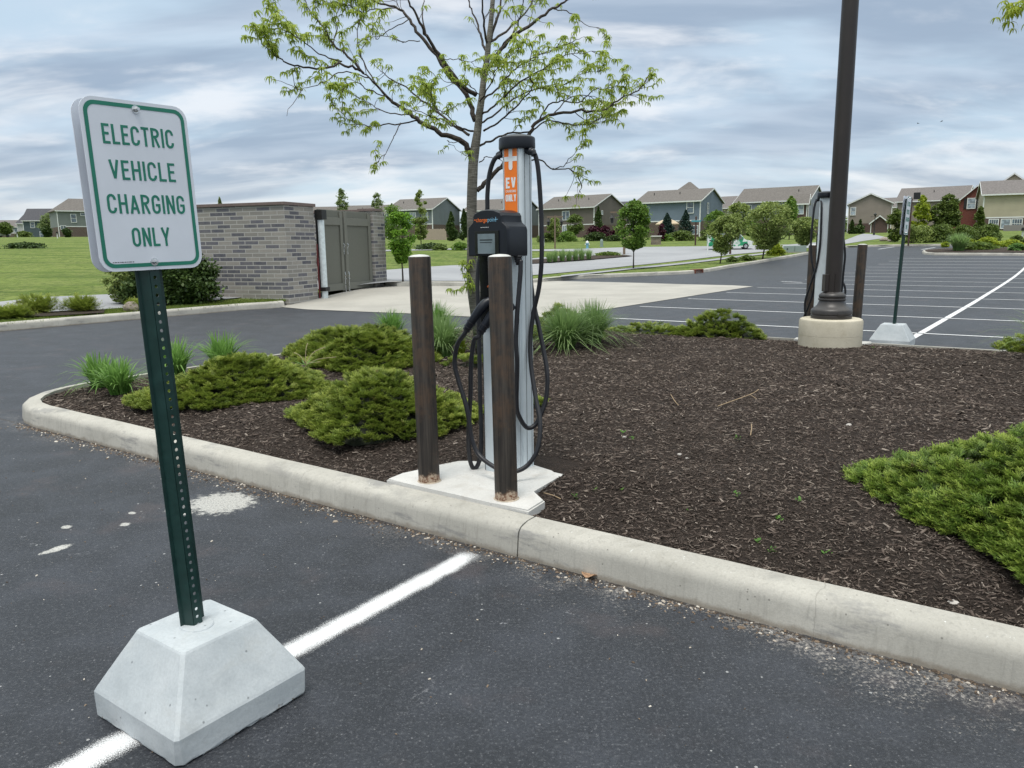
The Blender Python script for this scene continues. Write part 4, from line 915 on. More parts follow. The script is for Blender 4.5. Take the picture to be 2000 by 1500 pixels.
# ------------------------------------------------------------------ LAMP POST
def lamp():
    x, y = 3.77, 9.05; z0 = .10
    root = empty('lamp_post', (x, y, 0)); tag(root, 'tall dark bronze lamp post on a round concrete footing in the mulch', 'lamp post')
    mb = MB(); mb.lathe([(.352, z0-.15), (.352, .325), (.349, .327), (.352, .330), (.352, .49), (.343, .512), (.325, .522), (0, .524)], 56); mb.build('footing', FOUNDC, root, auto=35)
    mb = MB(); mb.lathe([(.226, .523), (.228, .535), (.228, .560), (.221, .566), (.221, .570), (.229, .576), (.229, .615), (.222, .628), (.205, .642), (.185, .655), (.165, .675), (.150, .705), (.143, .726), (.143, .730), (.152, .736), (.154, .748), (.150, .757), (.142, .760), (.147, .766), (.150, .785), (.142, .803), (.125, .818), (.104, .828), (.098, .832)], 48, cap=False); mb.box(-.02, .06, -.236, -.226, .56, .60, bev=.006); mb.build('base_cover', BASEP, root, auto=35)
    mb = MB(); mb.lathe([(.093, .524), (.092, .9), (.083, 8.4), (.083, 8.5), (0, 8.52)], 40); mb.build('pole', POLE, root, auto=40)
    mb = MB(); mb.box(-.118, -.075, -.06, .035, .835, 1.035, bev=.004); mb.box(-.020, -.012, -.1, -.088, .835, 1.05); mb.build('handhole_cover', POLE, root)
    mb = MB(); mb.box(-.9, .9, -.03, .03, 8.30, 8.36, bev=.01)
    for s in (-1, 1): mb.box(s*1.15-.35, s*1.15+.35, -.25, .25, 8.25, 8.40, bev=.03)
    mb.build('luminaire', POLE, root)
lamp()
# ------------------------------------------------------------------ MAIN TREE
TW = None
def leaf_cluster_template():
    "a drooping bunch of slender young leaflets"
    rr = random.Random(5); V = []; Fs = []
    for k in range(7):
        a = k*2*math.pi/7+rr.uniform(-.4, .4); L_ = rr.uniform(.7, 1.15); w = rr.uniform(.10, .17); c_, s_ = math.cos(a), math.sin(a)
        prof = [(0.0, 0.0, .25), (.30, .10, 1.0), (.62, -.06, .95), (.82, -.42, .55), (.84, -.72, .08)]
        b = len(V)
        for t, z, ww in prof:
            for sg_ in (-1, 1): V.append((c_*t*L_-s_*sg_*w*ww, s_*t*L_+c_*sg_*w*ww, z*L_+rr.uniform(-.03, .03)))
        for i in range(4): Fs.append((b+2*i, b+2*i+1, b+2*i+3, b+2*i+2))
    return np.array(V), np.array(Fs)
LC_V, LC_F = leaf_cluster_template()
def make_tree():
    D0 = 8.75; base = W(-5.30, 6.90)
    D0 = base[1]
    root = empty('street_tree', (0, 0, 0)); tag(root, 'young tree with sparse fresh yellow green leaves rising behind the near charging station', 'tree')
    rr = random.Random(11)
    def c(x, y): return (480+x/2.5, y/2.5)      # traced in a 2.5x enlargement
    tmb = MB(); bmb = MB(); TP = []; TD = []     # leaf positions
    tr = [(base[0], base[1], mz(-5.3, 6.9)-.05, .078)]
    for (x, y, r) in ((1104, 1400, .060), (1104, 1250, .056), (1105, 1130, .055), (1103, 1000, .056), (1106, 900, .056), (1110, 800, .054), (1117, 740, .053), (1132, 640, .042), (1140, 560, .040), (1152, 480, .036), (1162, 380, .032), (1178, 290, .031), (1186, 200, .029), (1198, 100, .026), (1206, 0, .024), (1212, -160, .020), (1200, -380, .014), (1225, -640, .007)):
        p = pix3(*c(x, y), D0); tr.append((p.x, p.y, p.z, r))
    tmb.tube([t[:3] for t in tr], [t[3] for t in tr], 14); tmb.build('trunk', BARK, root, smooth=True)
    twigs = []
    def branch(pix, r0, r1, dd0, dd1, leafy=1.0, sub=1.0, lv=.0):
        pts = []; n = len(pix)
        for i, (x, y) in enumerate(pix):
            t = i/(n-1); pts.append(pix3(*c(x, y), D0+dd0+(dd1-dd0)*t))
        sp = smooth_path(pts, 5); m = len(sp)
        sp = [p+Vector((rr.gauss(0, .006), rr.gauss(0, .01), rr.gauss(0, .006)))*(1 if 0 < i < m-1 else 0) for i, p in enumerate(sp)]
        bmb.tube(sp, [.80*r0*(1-i/(m-1))**.8+r1*.8 for i in range(m)], 8)
        L_ = sum((b-a).length for a, b in zip(sp, sp[1:]))
        k = int(L_*6.4*sub); acc = 0
        for j in range(k):
            t = rr.uniform(.18+lv, 1)**.85; i = min(int(t*(m-1)), m-2); p = sp[i].lerp(sp[i+1], t*(m-1)-i); d = (sp[i+1]-sp[i]).normalized()
            o = Vector((rr.gauss(0, 1), rr.gauss(0, 1.2), rr.gauss(.15, .8))); o = (o-d*o.dot(d)).normalized()
            dirn = (d*rr.uniform(.5, 1.1)+o*rr.uniform(.5, 1.0)); dirn.z += .05; twigs.append((p, dirn.normalized(), rr.uniform(.14, .46)*(1.15-.4*t), leafy, .0045))
        twigs.append((sp[-1], (sp[-1]-sp[-2]).normalized(), .12, leafy*1.3, .004))
    # left side
    branch([(1104, 770), (1060, 692), (960, 655), (850, 592), (765, 530), (690, 478), (640, 418), (560, 345)], .036, .006, 0, -.35, .3, .5, .3)
    branch([(560, 345), (480, 318), (340, 332), (210, 312), (130, 258), (60, 190)], .014, .003, -.35, -.6, 1.9, 1.7)
    branch([(575, 358), (500, 275), (430, 222), (380, 135), (300, 30), (270, -60)], .012, .004, -.35, -.1, 1.6, 1.6)
    branch([(470, 300), (360, 260), (250, 180), (160, 130), (110, 70)], .007, .002, -.3, -.8, 2.0, 1.8)
    branch([(420, 225), (450, 120), (440, 30), (480, -60)], .006, .002, -.3, .1, 1.8, 1.7)
    branch([(640, 418), (560, 270), (545, 150), (570, 40), (520, -40)], .007, .002, -.4, .3, 1.6, 1.5)
    branch([(600, 380), (470, 350), (380, 400), (300, 430), (225, 440)], .006, .002, -.35, -.9, .35, .6, .5)
    branch([(700, 480), (600, 440), (530, 400), (460, 450), (445, 430)], .006, .002, -.3, -.7, 1.4, 1.4)
    branch([(850, 592), (700, 610), (600, 612), (510, 590), (430, 520)], .008, .002, -.1, -.6, 1.3, 1.3)
    branch([(800, 560), (680, 550), (600, 500), (490, 450)], .007, .002, -.2, .5, 1.2, 1.2)
    branch([(755, 600), (730, 655), (700, 720), (650, 790), (628, 800)], .005, .002, -.2, -.45, 1.0, .9, .3)
    branch([(1092, 660), (1000, 600), (900, 520), (800, 440), (700, 380), (640, 330)], .016, .003, 0, .8, .8, 1.2)
    branch([(1000, 600), (940, 540), (880, 470), (840, 390)], .007, .002, .2, .9, 1.4, 1.3)
    branch([(1110, 640), (1040, 620), (950, 585), (900, 570), (800, 520)], .012, .002, 0, -.9, .8, 1.1)
    branch([(1060, 640), (980, 560), (920, 520), (900, 440)], .006, .002, 0, -1.0, 1.4, 1.3)
    branch([(1120, 590), (1085, 480), (1000, 372), (930, 272), (850, 172), (790, 84), (740, 40), (640, 10), (560, -80)], .028, .006, 0, .3, .18, .4, .3)
    branch([(1125, 465), (1045, 405), (960, 290), (885, 182), (840, 90), (800, 10), (770, -120)], .024, .006, 0, -.5, .18, .4, .3)
    branch([(885, 182), (860, 60), (880, -40)], .008, .003, -.3, 0, .2, .4)
    branch([(800, 90), (700, 150), (640, 190), (620, 170)], .005, .002, .3, .5, .7, .9, .4)
    branch([(850, 200), (760, 205), (700, 180), (620, 180)], .005, .002, .3, .6, .5, .8)
    branch([(960, 290), (1010, 290), (1090, 300), (1130, 330)], .004, .002, -.2, -.5, .9, 1.0)
    branch([(740, 40), (620, 45), (560, 60), (500, 20), (400, 10)], .006, .002, .3, 0, 1.8, 1.5)
    # centre and right
    branch([(1182, 270), (1150, 180), (1130, 110), (1095, 30), (1070, -60)], .014, .004, 0, .5, .25, .7)
    branch([(1175, 230), (1160, 100), (1155, -20), (1150, -160)], .013, .004, 0, -.4, .2, .6)
    branch([(1192, 200), (1225, 90), (1245, 20), (1240, -120)], .016, .006, 0, .3, .3, .6)
    branch([(1192, 330), (1215, 285), (1280, 202), (1400, 112), (1500, 42), (1570, 0), (1680, -70)], .024, .006, 0, .1, .35, .7, .2)
    branch([(1190, 215), (1270, 150), (1350, 80), (1400, 10), (1420, -60)], .014, .004, 0, .8, .6, 1.0)
    branch([(1240, 240), (1310, 160), (1340, 80), (1360, -20)], .009, .003, .2, -.6, .8, 1.1)
    branch([(1500, 42), (1580, 60), (1640, 110), (1735, 150)], .006, .002, .1, -.2, .7, 1.0)
    branch([(1145, 500), (1220, 440), (1300, 350), (1370, 300), (1480, 250), (1580, 210), (1650, 180)], .012, .002, 0, .5, 1.5, 1.6)
    branch([(1150, 560), (1230, 500), (1340, 400), (1450, 340), (1560, 270), (1700, 250)], .012, .002, 0, -.6, 1.4, 1.5)
    branch([(1150, 600), (1240, 540), (1330, 470), (1450, 430), (1560, 410), (1640, 360), (1725, 345)], .011, .002, 0, .4, 1.2, 1.4)
    branch([(1160, 640), (1230, 600), (1330, 510), (1400, 420), (1380, 330), (1410, 200)], .012, .002, 0, -.8, 1.3, 1.4)
    branch([(1140, 500), (1200, 400), (1230, 330), (1330, 240)], .008, .002, 0, -1.0, 1.6, 1.6)
    branch([(1140, 460), (1090, 420), (1000, 400), (930, 380)], .005, .002, 0, -.9, 1.4, 1.4)
    branch([(1143, 712), (1205, 682), (1290, 650), (1380, 645), (1480, 590), (1600, 612), (1700, 590), (1790, 560)], .012, .003, 0, -.2, .9, 1.1)
    branch([(1130, 930), (1175, 888), (1232, 826), (1300, 760), (1380, 660), (1420, 600), (1500, 560), (1640, 540), (1750, 540), (1830, 480), (1920, 440), (1965, 370)], .030, .004, 0, .2, .75, 1.1, .45)
    branch([(1420, 600), (1500, 500), (1620, 500), (1700, 440), (1790, 430), (1830, 400)], .009, .002, .15, -.3, 1.2, 1.4)
    branch([(1500, 560), (1600, 470), (1700, 480), (1760, 500)], .007, .002, .2, .8, 1.5, 1.4)
    branch([(1600, 540), (1680, 600), (1760, 590)], .005, .002, .2, .5, 1.2, 1.2)
    branch([(1232, 826), (1330, 800), (1430, 780), (1500, 822), (1590, 832), (1640, 900), (1630, 930)], .010, .003, 0, -.1, .7, 1.1, .35)
    branch([(1500, 822), (1560, 800), (1600, 750), (1640, 725)], .005, .002, -.1, -.3, 1.0, 1.1)
    branch([(1141, 792), (1175, 768), (1240, 778)], .006, .003, 0, 0, .1, .2)
    branch([(1100, 740), (1060, 690), (1010, 700), (985, 690), (1060, 750)], .005, .002, 0, -.3, .5, .6)
    branch([(1104, 1370), (1086, 1340), (1080, 1320)], .004, .002, 0, -.1, 1.6, 3)
    branch([(1105, 1440), (1088, 1400), (1075, 1385)], .004, .002, 0, -.1, 1.6, 3)
    branch([(1212, -160), (1300, -300), (1420, -380)], .012, .003, 0, .3, 1, 1)
    branch([(1205, -100), (1100, -260), (950, -330)], .012, .003, 0, -.3, 1, 1)
    tw = MB(); verts = []; 
    P = []; DD = []; S = []
    for p, d, L_, leafy, r in twigs:
        pts = [p]; q = p.copy(); dd = d.copy(); k = max(3, int(L_/.06))
        for i in range(k):
            dd = (dd+Vector((rr.gauss(0, .22), rr.gauss(0, .22), rr.gauss(.02, .20)))).normalized(); q = q+dd*(L_/k); pts.append(q.copy())
            if rr.random() < .92*leafy*(.55+.6*i/k):
                P.append(q+Vector((rr.gauss(0, .008), rr.gauss(0, .008), .0))); S.append(rr.uniform(.039, .069)*(.9+.25*min(leafy, 2)*.5))
        if rr.random() < .75*min(1, leafy+.15): P.append(pts[-1]); S.append(rr.uniform(.040, .068))
        verts.append(pts)
    # slim twigs as triangular tubes, built in one go
    VV = []; FF = []
    for pts in verts:
        b = len(VV)
        for i, q in enumerate(pts):
            r = .0042*(1-.6*i/len(pts)); d = (pts[min(i+1, len(pts)-1)]-pts[max(0, i-1)]).normalized(); a = d.orthogonal().normalized(); e = d.cross(a)
            for k in range(3): VV.append(q+(a*math.cos(k*2.094)+e*math.sin(k*2.094))*r)
        for i in range(len(pts)-1):
            for k in range(3): FF.append((b+3*i+k, b+3*i+(k+1) % 3, b+3*i+3+(k+1) % 3, b+3*i+3+k))
    bmb.build('branches', BARKD, root, smooth=True)
    arrmesh('twigs', np.array(VV), np.array(FF), TWIG, root)['kind'] = 'stuff'
    P = np.array(P); n = len(P); a = rng.uniform(0, 6.28, n)
    D = np.column_stack([np.cos(a), np.sin(a), rng.normal(0, .25, n)]); M = frames(D, rng.normal(0, .25, n))
    V, Fq, _ = scatter(LC_V, LC_F, None, P, M, np.array(S)); arrmesh('leaves', V, Fq, L_TREE, root)
    print('tree leaf clusters', n, 'twigs', len(verts))
make_tree()
def edge_tree():
    "tree standing outside the frame; its branch end reaches into the top right corner"
    root = empty('overhanging_tree', (0, 0, 0)); tag(root, 'leafy branch tip poking into the top right corner', 'tree')
    bx, by = 7.6, 6.6; mb = MB(); mb.tube([(bx, by, .1), (bx+.05, by, 1.4), (bx-.05, by, 2.6), (bx+.03, by, 3.6), (bx, by, 5)], [.07, .055, .048, .035, .012], 12); mb.build('trunk', BARK, root, smooth=True)
    e = pix3(1985, 18, 6.0); mb = MB(); br = smooth_path([(bx, by, 2.5), (bx-.6, by-.1, 2.95), (e.x+.6, 6.2, e.z+.05), (e.x+.2, 6.05, e.z+.06), e], 5); mb.tube(br, list(np.linspace(.028, .004, len(br))), 8)
    mb.tube([br[8], br[8]+Vector((-.2, .3, .5)), br[8]+Vector((-.1, .4, 1.0))], [.01, .006, .003], 6); mb.build('branches', BARKD, root, smooth=True)
    P = np.array([tuple(br[-1]+Vector((rng.normal(0, .07), rng.normal(0, .1), rng.normal(0, .05)))) for _ in range(16)]+[tuple(br[i]+Vector((rng.normal(0, .1), rng.normal(0, .1), rng.normal(0, .1)))) for i in range(4, 20) for _ in range(3)])
    a = rng.uniform(0, 6.28, len(P)); M = frames(np.column_stack([np.cos(a), np.sin(a), rng.normal(0, .25, len(P))]))
    V, Fq, _ = scatter(LC_V, LC_F, None, P, M, rng.uniform(.04, .07, len(P))); arrmesh('leaves', V, Fq, L_YG, root)
edge_tree()

# ------------------------------------------------------------------ NEAR PLANTS
def sprig_template(nl=9, seed=2):
    rr = random.Random(seed); V = []; Fs = []; tp = []
    def leaf(b0, d, L_, w, t0, t1):
        b = len(V); d = d.normalized(); s_ = d.cross(Vector((0, 0, 1))); s_ = s_.normalized() if s_.length > .01 else Vector((0, 1, 0))
        for q, ww, t in ((b0, .5, t0), (b0+d*L_*.55+Vector((0, 0, .01)), 1, (t0+t1)/2), (b0+d*L_, .1, t1)):
            V.append(tuple(q+s_*w*ww)); V.append(tuple(q-s_*w*ww)); tp.extend((t, t))
        for i in (0, 1): Fs.append((b+2*i, b+2*i+1, b+2*i+3, b+2*i+2))
    leaf(Vector((0, 0, 0)), Vector((1, 0, .05)), 1.0, .035, .1, 1)
    for i in range(nl):
        x = .12+.8*i/nl; sd_ = 1 if i % 2 else -1; L_ = rr.uniform(.28, .44)*(1.15-.55*x)
        leaf(Vector((x, 0, 0)), Vector((.75, sd_*.75, rr.uniform(-.35, .55))), L_, .040, x*.5, .35+.65*x)
    return np.array(V), np.array(Fs), np.array(tp)
SPV, SPF, SPT = sprig_template()
def juniper(cu, cv, ru, rv, h, N, label, material=None, size=.085, seed=0, rot=0, lumps=None, group='spreading junipers in the mulch bed', zb=None, name='spreading_juniper'):
    material = material or L_JUN; g2 = np.random.default_rng(seed+100); wx, wy = W(cu, cv); z0 = mz(cu, cv) if zb is None else zb
    root = empty(name, (wx, wy, z0)); tag(root, label, 'juniper', group)
    k = lumps or 14; la = g2.uniform(0, 6.28, k); lr = np.sqrt(g2.uniform(0, .75, k)); lx, ly = lr*np.cos(la), lr*np.sin(la); ls = g2.uniform(.22, .42, k); lh = g2.uniform(.25, .75, k)
    ph = g2.uniform(0, 6.28, 4)
    def edge(a): return 1+.10*np.sin(3*a+ph[0])+.07*np.sin(5*a+ph[1])+.05*np.sin(8*a+ph[2])
    def height(x, y):
        r = np.hypot(x, y)/edge(np.arctan2(y, x)); b = np.clip(1-r**2.0, 0, 1)*.70
        for i in range(k): b = b+lh[i]*.26*np.exp(-((x-lx[i])**2+(y-ly[i])**2)/ls[i]**2)*np.clip(1.15-r, 0, 1)
        return np.minimum(b, 1.05)*h, r
    a = g2.uniform(0, 6.28, N); rr_ = np.sqrt(g2.uniform(0, 1.0, N)); e = edge(a); x = rr_*np.cos(a)*e; y = rr_*np.sin(a)*e
    nc = max(12, N//15); ci = g2.integers(0, nc, N); j = g2.normal(0, 1, (N, 2))*.008
    x = x[:nc][ci]+j[:, 0]/ru; y = y[:nc][ci]+j[:, 1]/rv
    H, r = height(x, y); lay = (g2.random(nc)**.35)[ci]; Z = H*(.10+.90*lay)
    eps = .03; gx = (height(x+eps, y)[0]-H)/eps/ru; gy = (height(x, y+eps)[0]-H)/eps/rv
    al = g2.normal(0, .45, nc)[ci]+g2.normal(0, .70, N); ou = np.column_stack([x/ru*1.0, y/rv]); ou = ou/np.maximum(np.linalg.norm(ou, axis=1, keepdims=True), .1)
    ca, sa = np.cos(al), np.sin(al); dx = ou[:, 0]*ca-ou[:, 1]*sa - gx*.5; dy = ou[:, 0]*sa+ou[:, 1]*ca - gy*.5
    D = np.column_stack([dx, dy, (g2.uniform(-.1, .7, nc)[ci]+g2.uniform(.0, .8, N))*(1-.45*r)])
    Pl = np.column_stack([x*ru, y*rv, Z]); cr, sr = math.cos(rot), math.sin(rot)
    def lot(v): # local (u,v) to world axes
        u_, v_ = v[:, 0]*cr-v[:, 1]*sr, v[:, 0]*sr+v[:, 1]*cr
        return np.column_stack([u_*CA+v_*SA, -u_*SA+v_*CA, v[:, 2]])
    Pw = lot(Pl); M = frames(lot(D), g2.normal(0, .5, N)); S = g2.uniform(.75, 1.3, N)*size
    V, Fq, tp = scatter(SPV, SPF, SPT, Pw, M, S)
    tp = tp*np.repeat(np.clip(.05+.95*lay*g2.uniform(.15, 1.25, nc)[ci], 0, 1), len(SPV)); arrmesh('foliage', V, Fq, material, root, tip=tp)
    # woody stems and a near-black shell painting shade into the foliage gaps
    mb = MB()
    for i in range(9):
        t = i*.7+g2.uniform(-.3, .3); q = lot(np.array([[0, 0, .02], [.4*ru*math.cos(t), .4*rv*math.sin(t), h*.22], [.8*ru*math.cos(t), .8*rv*math.sin(t), h*.18]])); mb.tube([tuple(p) for p in q], [.014, .009, .004], 5)
    mb.build('stems', BARKD, root, smooth=True)
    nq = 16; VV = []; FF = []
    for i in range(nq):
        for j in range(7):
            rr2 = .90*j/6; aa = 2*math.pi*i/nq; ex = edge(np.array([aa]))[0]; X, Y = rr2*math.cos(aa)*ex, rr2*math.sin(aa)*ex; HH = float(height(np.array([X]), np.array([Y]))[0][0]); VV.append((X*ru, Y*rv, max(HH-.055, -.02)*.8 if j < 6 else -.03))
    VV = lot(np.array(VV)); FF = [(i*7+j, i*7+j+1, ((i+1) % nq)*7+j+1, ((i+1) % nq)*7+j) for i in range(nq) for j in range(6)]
    arrmesh('inner_shade_shell', VV, np.array(FF), simple('juniper_inner_shade', (.010, .014, .006), .95, var=.5, scale=40, bump=.8), root, smooth=True)
    return root
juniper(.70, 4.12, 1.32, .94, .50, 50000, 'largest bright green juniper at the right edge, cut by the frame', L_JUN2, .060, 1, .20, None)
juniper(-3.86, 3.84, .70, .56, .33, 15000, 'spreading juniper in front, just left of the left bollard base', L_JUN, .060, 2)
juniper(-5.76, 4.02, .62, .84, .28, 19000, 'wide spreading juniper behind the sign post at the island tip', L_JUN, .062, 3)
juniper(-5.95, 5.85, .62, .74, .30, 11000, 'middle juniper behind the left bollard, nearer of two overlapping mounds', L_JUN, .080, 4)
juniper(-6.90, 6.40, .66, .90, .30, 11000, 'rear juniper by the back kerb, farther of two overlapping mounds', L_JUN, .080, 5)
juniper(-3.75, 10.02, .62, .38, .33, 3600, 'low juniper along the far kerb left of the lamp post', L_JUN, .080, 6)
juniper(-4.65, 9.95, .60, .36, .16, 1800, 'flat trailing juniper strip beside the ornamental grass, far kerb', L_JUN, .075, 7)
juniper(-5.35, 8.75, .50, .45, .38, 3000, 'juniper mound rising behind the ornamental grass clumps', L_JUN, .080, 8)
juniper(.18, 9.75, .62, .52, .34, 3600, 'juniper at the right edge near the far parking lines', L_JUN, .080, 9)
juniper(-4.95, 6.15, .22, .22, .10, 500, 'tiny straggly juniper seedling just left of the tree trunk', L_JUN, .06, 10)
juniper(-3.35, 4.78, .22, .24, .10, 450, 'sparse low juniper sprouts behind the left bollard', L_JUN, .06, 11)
def tuft(cu, cv, rad, h, N, label, material, name, cat_, w=.006, droop=1.0, group=None, seed=0, base=.35, world_pos=None, dz=0):
    g2 = np.random.default_rng(seed+300)
    if world_pos is None: wx, wy = W(cu, cv); z0 = mz(cu, cv)
    else: wx, wy = world_pos; z0 = Tz(wx, wy)+dz
    root = empty(name, (wx, wy, z0)); tag(root, label, cat_, group)
    n = 6; a = g2.uniform(0, 6.28, N); b = np.abs(g2.normal(0, .5, N)); b = np.clip(b, .05, 1.15)*droop; L_ = h*g2.uniform(.65, 1.2, N)*(1+.25*b); t = np.linspace(0, 1, n)
    br = np.sqrt(g2.uniform(0, 1, N))*rad*base; ba = a+g2.normal(0, .7, N)
    out = (t[None]**1.7)*np.sin(b)[:, None]*L_[:, None]*.95; up = t[None]*L_[:, None]*np.cos(b*.55)[:, None] - (t[None]**3)*L_[:, None]*.42*b[:, None]
    cx = br*np.cos(ba); cy = br*np.sin(ba); tw_ = g2.normal(0, .12, (N, 1))*t[None]
    X = cx[:, None]+out*np.cos(a[:, None]+tw_); Y = cy[:, None]+out*np.sin(a[:, None]+tw_); Zc = np.maximum(up, .005)
    ww = w*g2.uniform(.7, 1.3, N)[:, None]*np.array([.7, 1, 1, .85, .55, .08])[None]; px_, py_ = -np.sin(a), np.cos(a)
    V = np.zeros((N, n, 2, 3)); 
    for s_, q in ((0, 1), (1, -1)):
        V[:, :, s_, 0] = X+q*ww*px_[:, None]; V[:, :, s_, 1] = Y+q*ww*py_[:, None]; V[:, :, s_, 2] = Zc
    k = 2*n; f = np.array([(2*i, 2*i+1, 2*i+3, 2*i+2) for i in range(n-1)]); Fq = (f[None]+(np.arange(N)*k)[:, None, None]).reshape(-1, 4)
    arrmesh('blades', V.reshape(-1, 3), Fq, material, root, tip=np.tile(np.repeat(t*.8, 2), N)); return root
LG = 'daylily clumps at the island end'
tuft(-7.15, 3.50, .20, .31, 240, 'bright daylily clump at the very tip of the island, leftmost', L_LILY, 'daylily', 'daylily', .008, 1.4, LG, 1)
tuft(-6.66, 3.42, .22, .30, 240, 'sprawling daylily clump partly behind the green sign post', L_LILY, 'daylily', 'daylily', .008, 1.3, LG, 2)
tuft(-7.15, 4.25, .25, .36, 220, 'daylily clump right of the sign post near the back kerb', L_LILY, 'daylily', 'daylily', .008, 1.4, LG, 3)
tuft(-7.25, 4.85, .25, .38, 260, 'daylily clump rising behind the wide juniper, rightmost of four', L_LILY, 'daylily', 'daylily', .008, 1.4, LG, 4)
OG = 'ornamental grass clumps'
tuft(-4.72, 7.75, .30, .50, 900, 'largest ornamental grass clump, right of the near charger', L_ORN, 'ornamental_grass', 'grass clump', .0055, 1.5, OG, 5)
tuft(-4.70, 8.35, .30, .50, 800, 'second ornamental grass clump tucked behind the largest one', L_ORN, 'ornamental_grass', 'grass clump', .0055, 1.4, OG, 6)
tuft(-5.62, 6.55, .26, .46, 700, 'pale ornamental grass clump between left bollard and tree trunk', L_ORN, 'ornamental_grass', 'grass clump', .0055, 1.3, OG, 7)
tuft(-6.70, 7.70, .25, .46, 420, 'dark green grass clump behind the left bollard, right side', L_LILY, 'ornamental_grass', 'grass clump', .006, .9, OG, 8)
tuft(-7.15, 7.35, .22, .42, 360, 'dark green grass clump behind the left bollard, left side', L_LILY, 'ornamental_grass', 'grass clump', .006, .9, OG, 9)
tuft(-.02, 8.95, .25, .50, 420, 'wispy ornamental grass cut by the right edge of the picture', L_ORN, 'ornamental_grass', 'grass clump', .004, 1.3, OG, 12)
tuft(-5.50, 6.75, .10, .20, 90, 'small yellow green weeds at the foot of the tree trunk', L_YG, 'weed_clump', 'weed', .006, 1.2, None, 15)
def weed():
    root = empty('dandelion', (*W(-5.62, 4.62), mz(-5.62, 4.62)+.16)); tag(root, 'dandelion weed with pale bent stems on the wide juniper', 'weed')
    mb = MB()
    for (dx, dy, dz_) in ((.18, .05, .16), (.30, -.05, .08), (.02, .05, .20), (-.10, .0, .12), (.14, 0, .03)): mb.tube(cat([(0, 0, 0), (dx*.4, dy*.4, dz_*.7), (dx, dy, dz_)], 4), .0028, 5)
    mb.build('stems', simple('pale_stem', (.42, .34, .22), .8), root, smooth=True)
    mb = MB()
    for i in range(9):
        a = i*.7; d = Vector((math.cos(a), math.sin(a), .3)); s_ = Vector((-math.sin(a), math.cos(a), 0))*.008
        mb.face([d*.01-s_*.3, d*.07-s_, d*.13, d*.07+s_, d*.01+s_*.3])
    mb.build('leaves', L_LILY, root)
weed()
def blob(name, loc, r, mat_, label, cat_, seed=0, flat=.6, group=None, n=3):
    bm = bmesh.new(); bmesh.ops.create_icosphere(bm, subdivisions=n, radius=1); g2 = random.Random(seed)
    ks = [(Vector((g2.gauss(0, 1), g2.gauss(0, 1), g2.gauss(0, 1))).normalized(), g2.uniform(.55, .95)) for _ in range(9)]
    for v in bm.verts:
        p = v.co.copy(); 
        for nn, d in ks:
            o = p.dot(nn)-d
            if o > 0: p -= nn*o*.85
        p += p.normalized()*g2.uniform(-.015, .015); v.co = Vector((p.x*r[0], p.y*r[1], max(p.z, -flat)*r[2]))
    me = bpy.data.meshes.new(name); bm.to_mesh(me); bm.free(); o = link(name, me, mat_, smooth=True); o.location = loc; me.set_sharp_from_angle(angle=R(30)); tag(o, label, cat_, group); return o
for i, (px, py, s, lab) in enumerate(((1658, 829, .030, 'whitest large pebble lying alone in the middle of the mulch'), (1220, 852, .020, 'small white pebble right of the near charger near the pale twigs'), (1327, 886, .020, 'white pebble in open mulch left of centre of the bed'), (1342, 893, .016, 'smaller pebble directly beside the white one in open mulch'), (1077, 975, .018, 'white pebble just off the corner of the concrete pad'), (1070, 987, .013, 'tiny pebble between pad corner and kerb'), (1052, 758, .020, 'white pebble seen just right of the charger cables'), (1862, 1176, .030, 'flat grey pebble near the kerb under the largest juniper'), (1186, 700, .018, 'pebble near the base of the ornamental grass'))):
    x, y = gp(px, py, .2); u, v = toUV((x, y)); z = mz(u, v); x, y = gp(px, py, z+.01); blob('pebble', (x, y, z+s*.2), (s*.8, s*.55, s*.42), PEB, lab, 'pebble', i, group='pebbles in the mulch', n=2)
def twig(p0, mid, p1, lab, fork=None):
    def g(p): x, y = gp(*p, .2); z = mz(*toUV((x, y))); x, y = gp(*p, z+.015); return Vector((x, y, z+.022))
    mb = MB(); mb.tube(cat([g(p0), g(mid), g(p1)], 5), .003, 5)
    if fork: mb.tube(cat([g(mid), g(fork)], 3), .0022, 5)
    o = mb.build('dry_twig', simple('dry_twig', (.36, .26, .16), .9), smooth=True); tag(o, lab, 'twig', 'dry twigs on the mulch')
twig((1402, 795), (1465, 772), (1482, 762), 'long forked pale twig lying in the middle of the mulch', (1478, 781)); twig((1310, 772), (1318, 785), (1325, 793), 'short straight twig left of the long forked one')
twig((1466, 852), (1468, 835), (1467, 830), 'very short twig below the long forked one'); twig((1062, 965), (1080, 970), (1095, 977), 'pale twig lying beside the concrete pad corner')
def dry_leaf():
    x, y = gp(1151, 1128, .0); root = None; bm = bmesh.new(); g2 = random.Random(3); n = 14; c_ = bm.verts.new((0, 0, .004)); ring = []; ring2 = []
    for i in range(n):
        a = 2*math.pi*i/n; r = .034*g2.uniform(.75, 1.1); ring2.append(bm.verts.new((r*.55*math.cos(a), r*.55*math.sin(a), .010+g2.uniform(-.003, .005)))); ring.append(bm.verts.new((r*math.cos(a), r*math.sin(a), .018*abs(math.sin(a*1.5))+.004)))
    for i in range(n): bm.faces.new((c_, ring2[i], ring2[(i+1) % n])); bm.faces.new((ring2[i], ring[i], ring[(i+1) % n], ring2[(i+1) % n]))
    me = bpy.data.meshes.new('dry_leaf'); bm.to_mesh(me); bm.free(); o = link('dry_leaf', me, simple('dry_leaf', (.33, .20, .12), .85, var=.35, scale=50), smooth=True); o.location = (x, y, .004); md = o.modifiers.new('s', 'SOLIDIFY'); md.thickness = .002
    tag(o, 'crumpled brown dead leaf on the asphalt against the kerb', 'leaf')
dry_leaf()
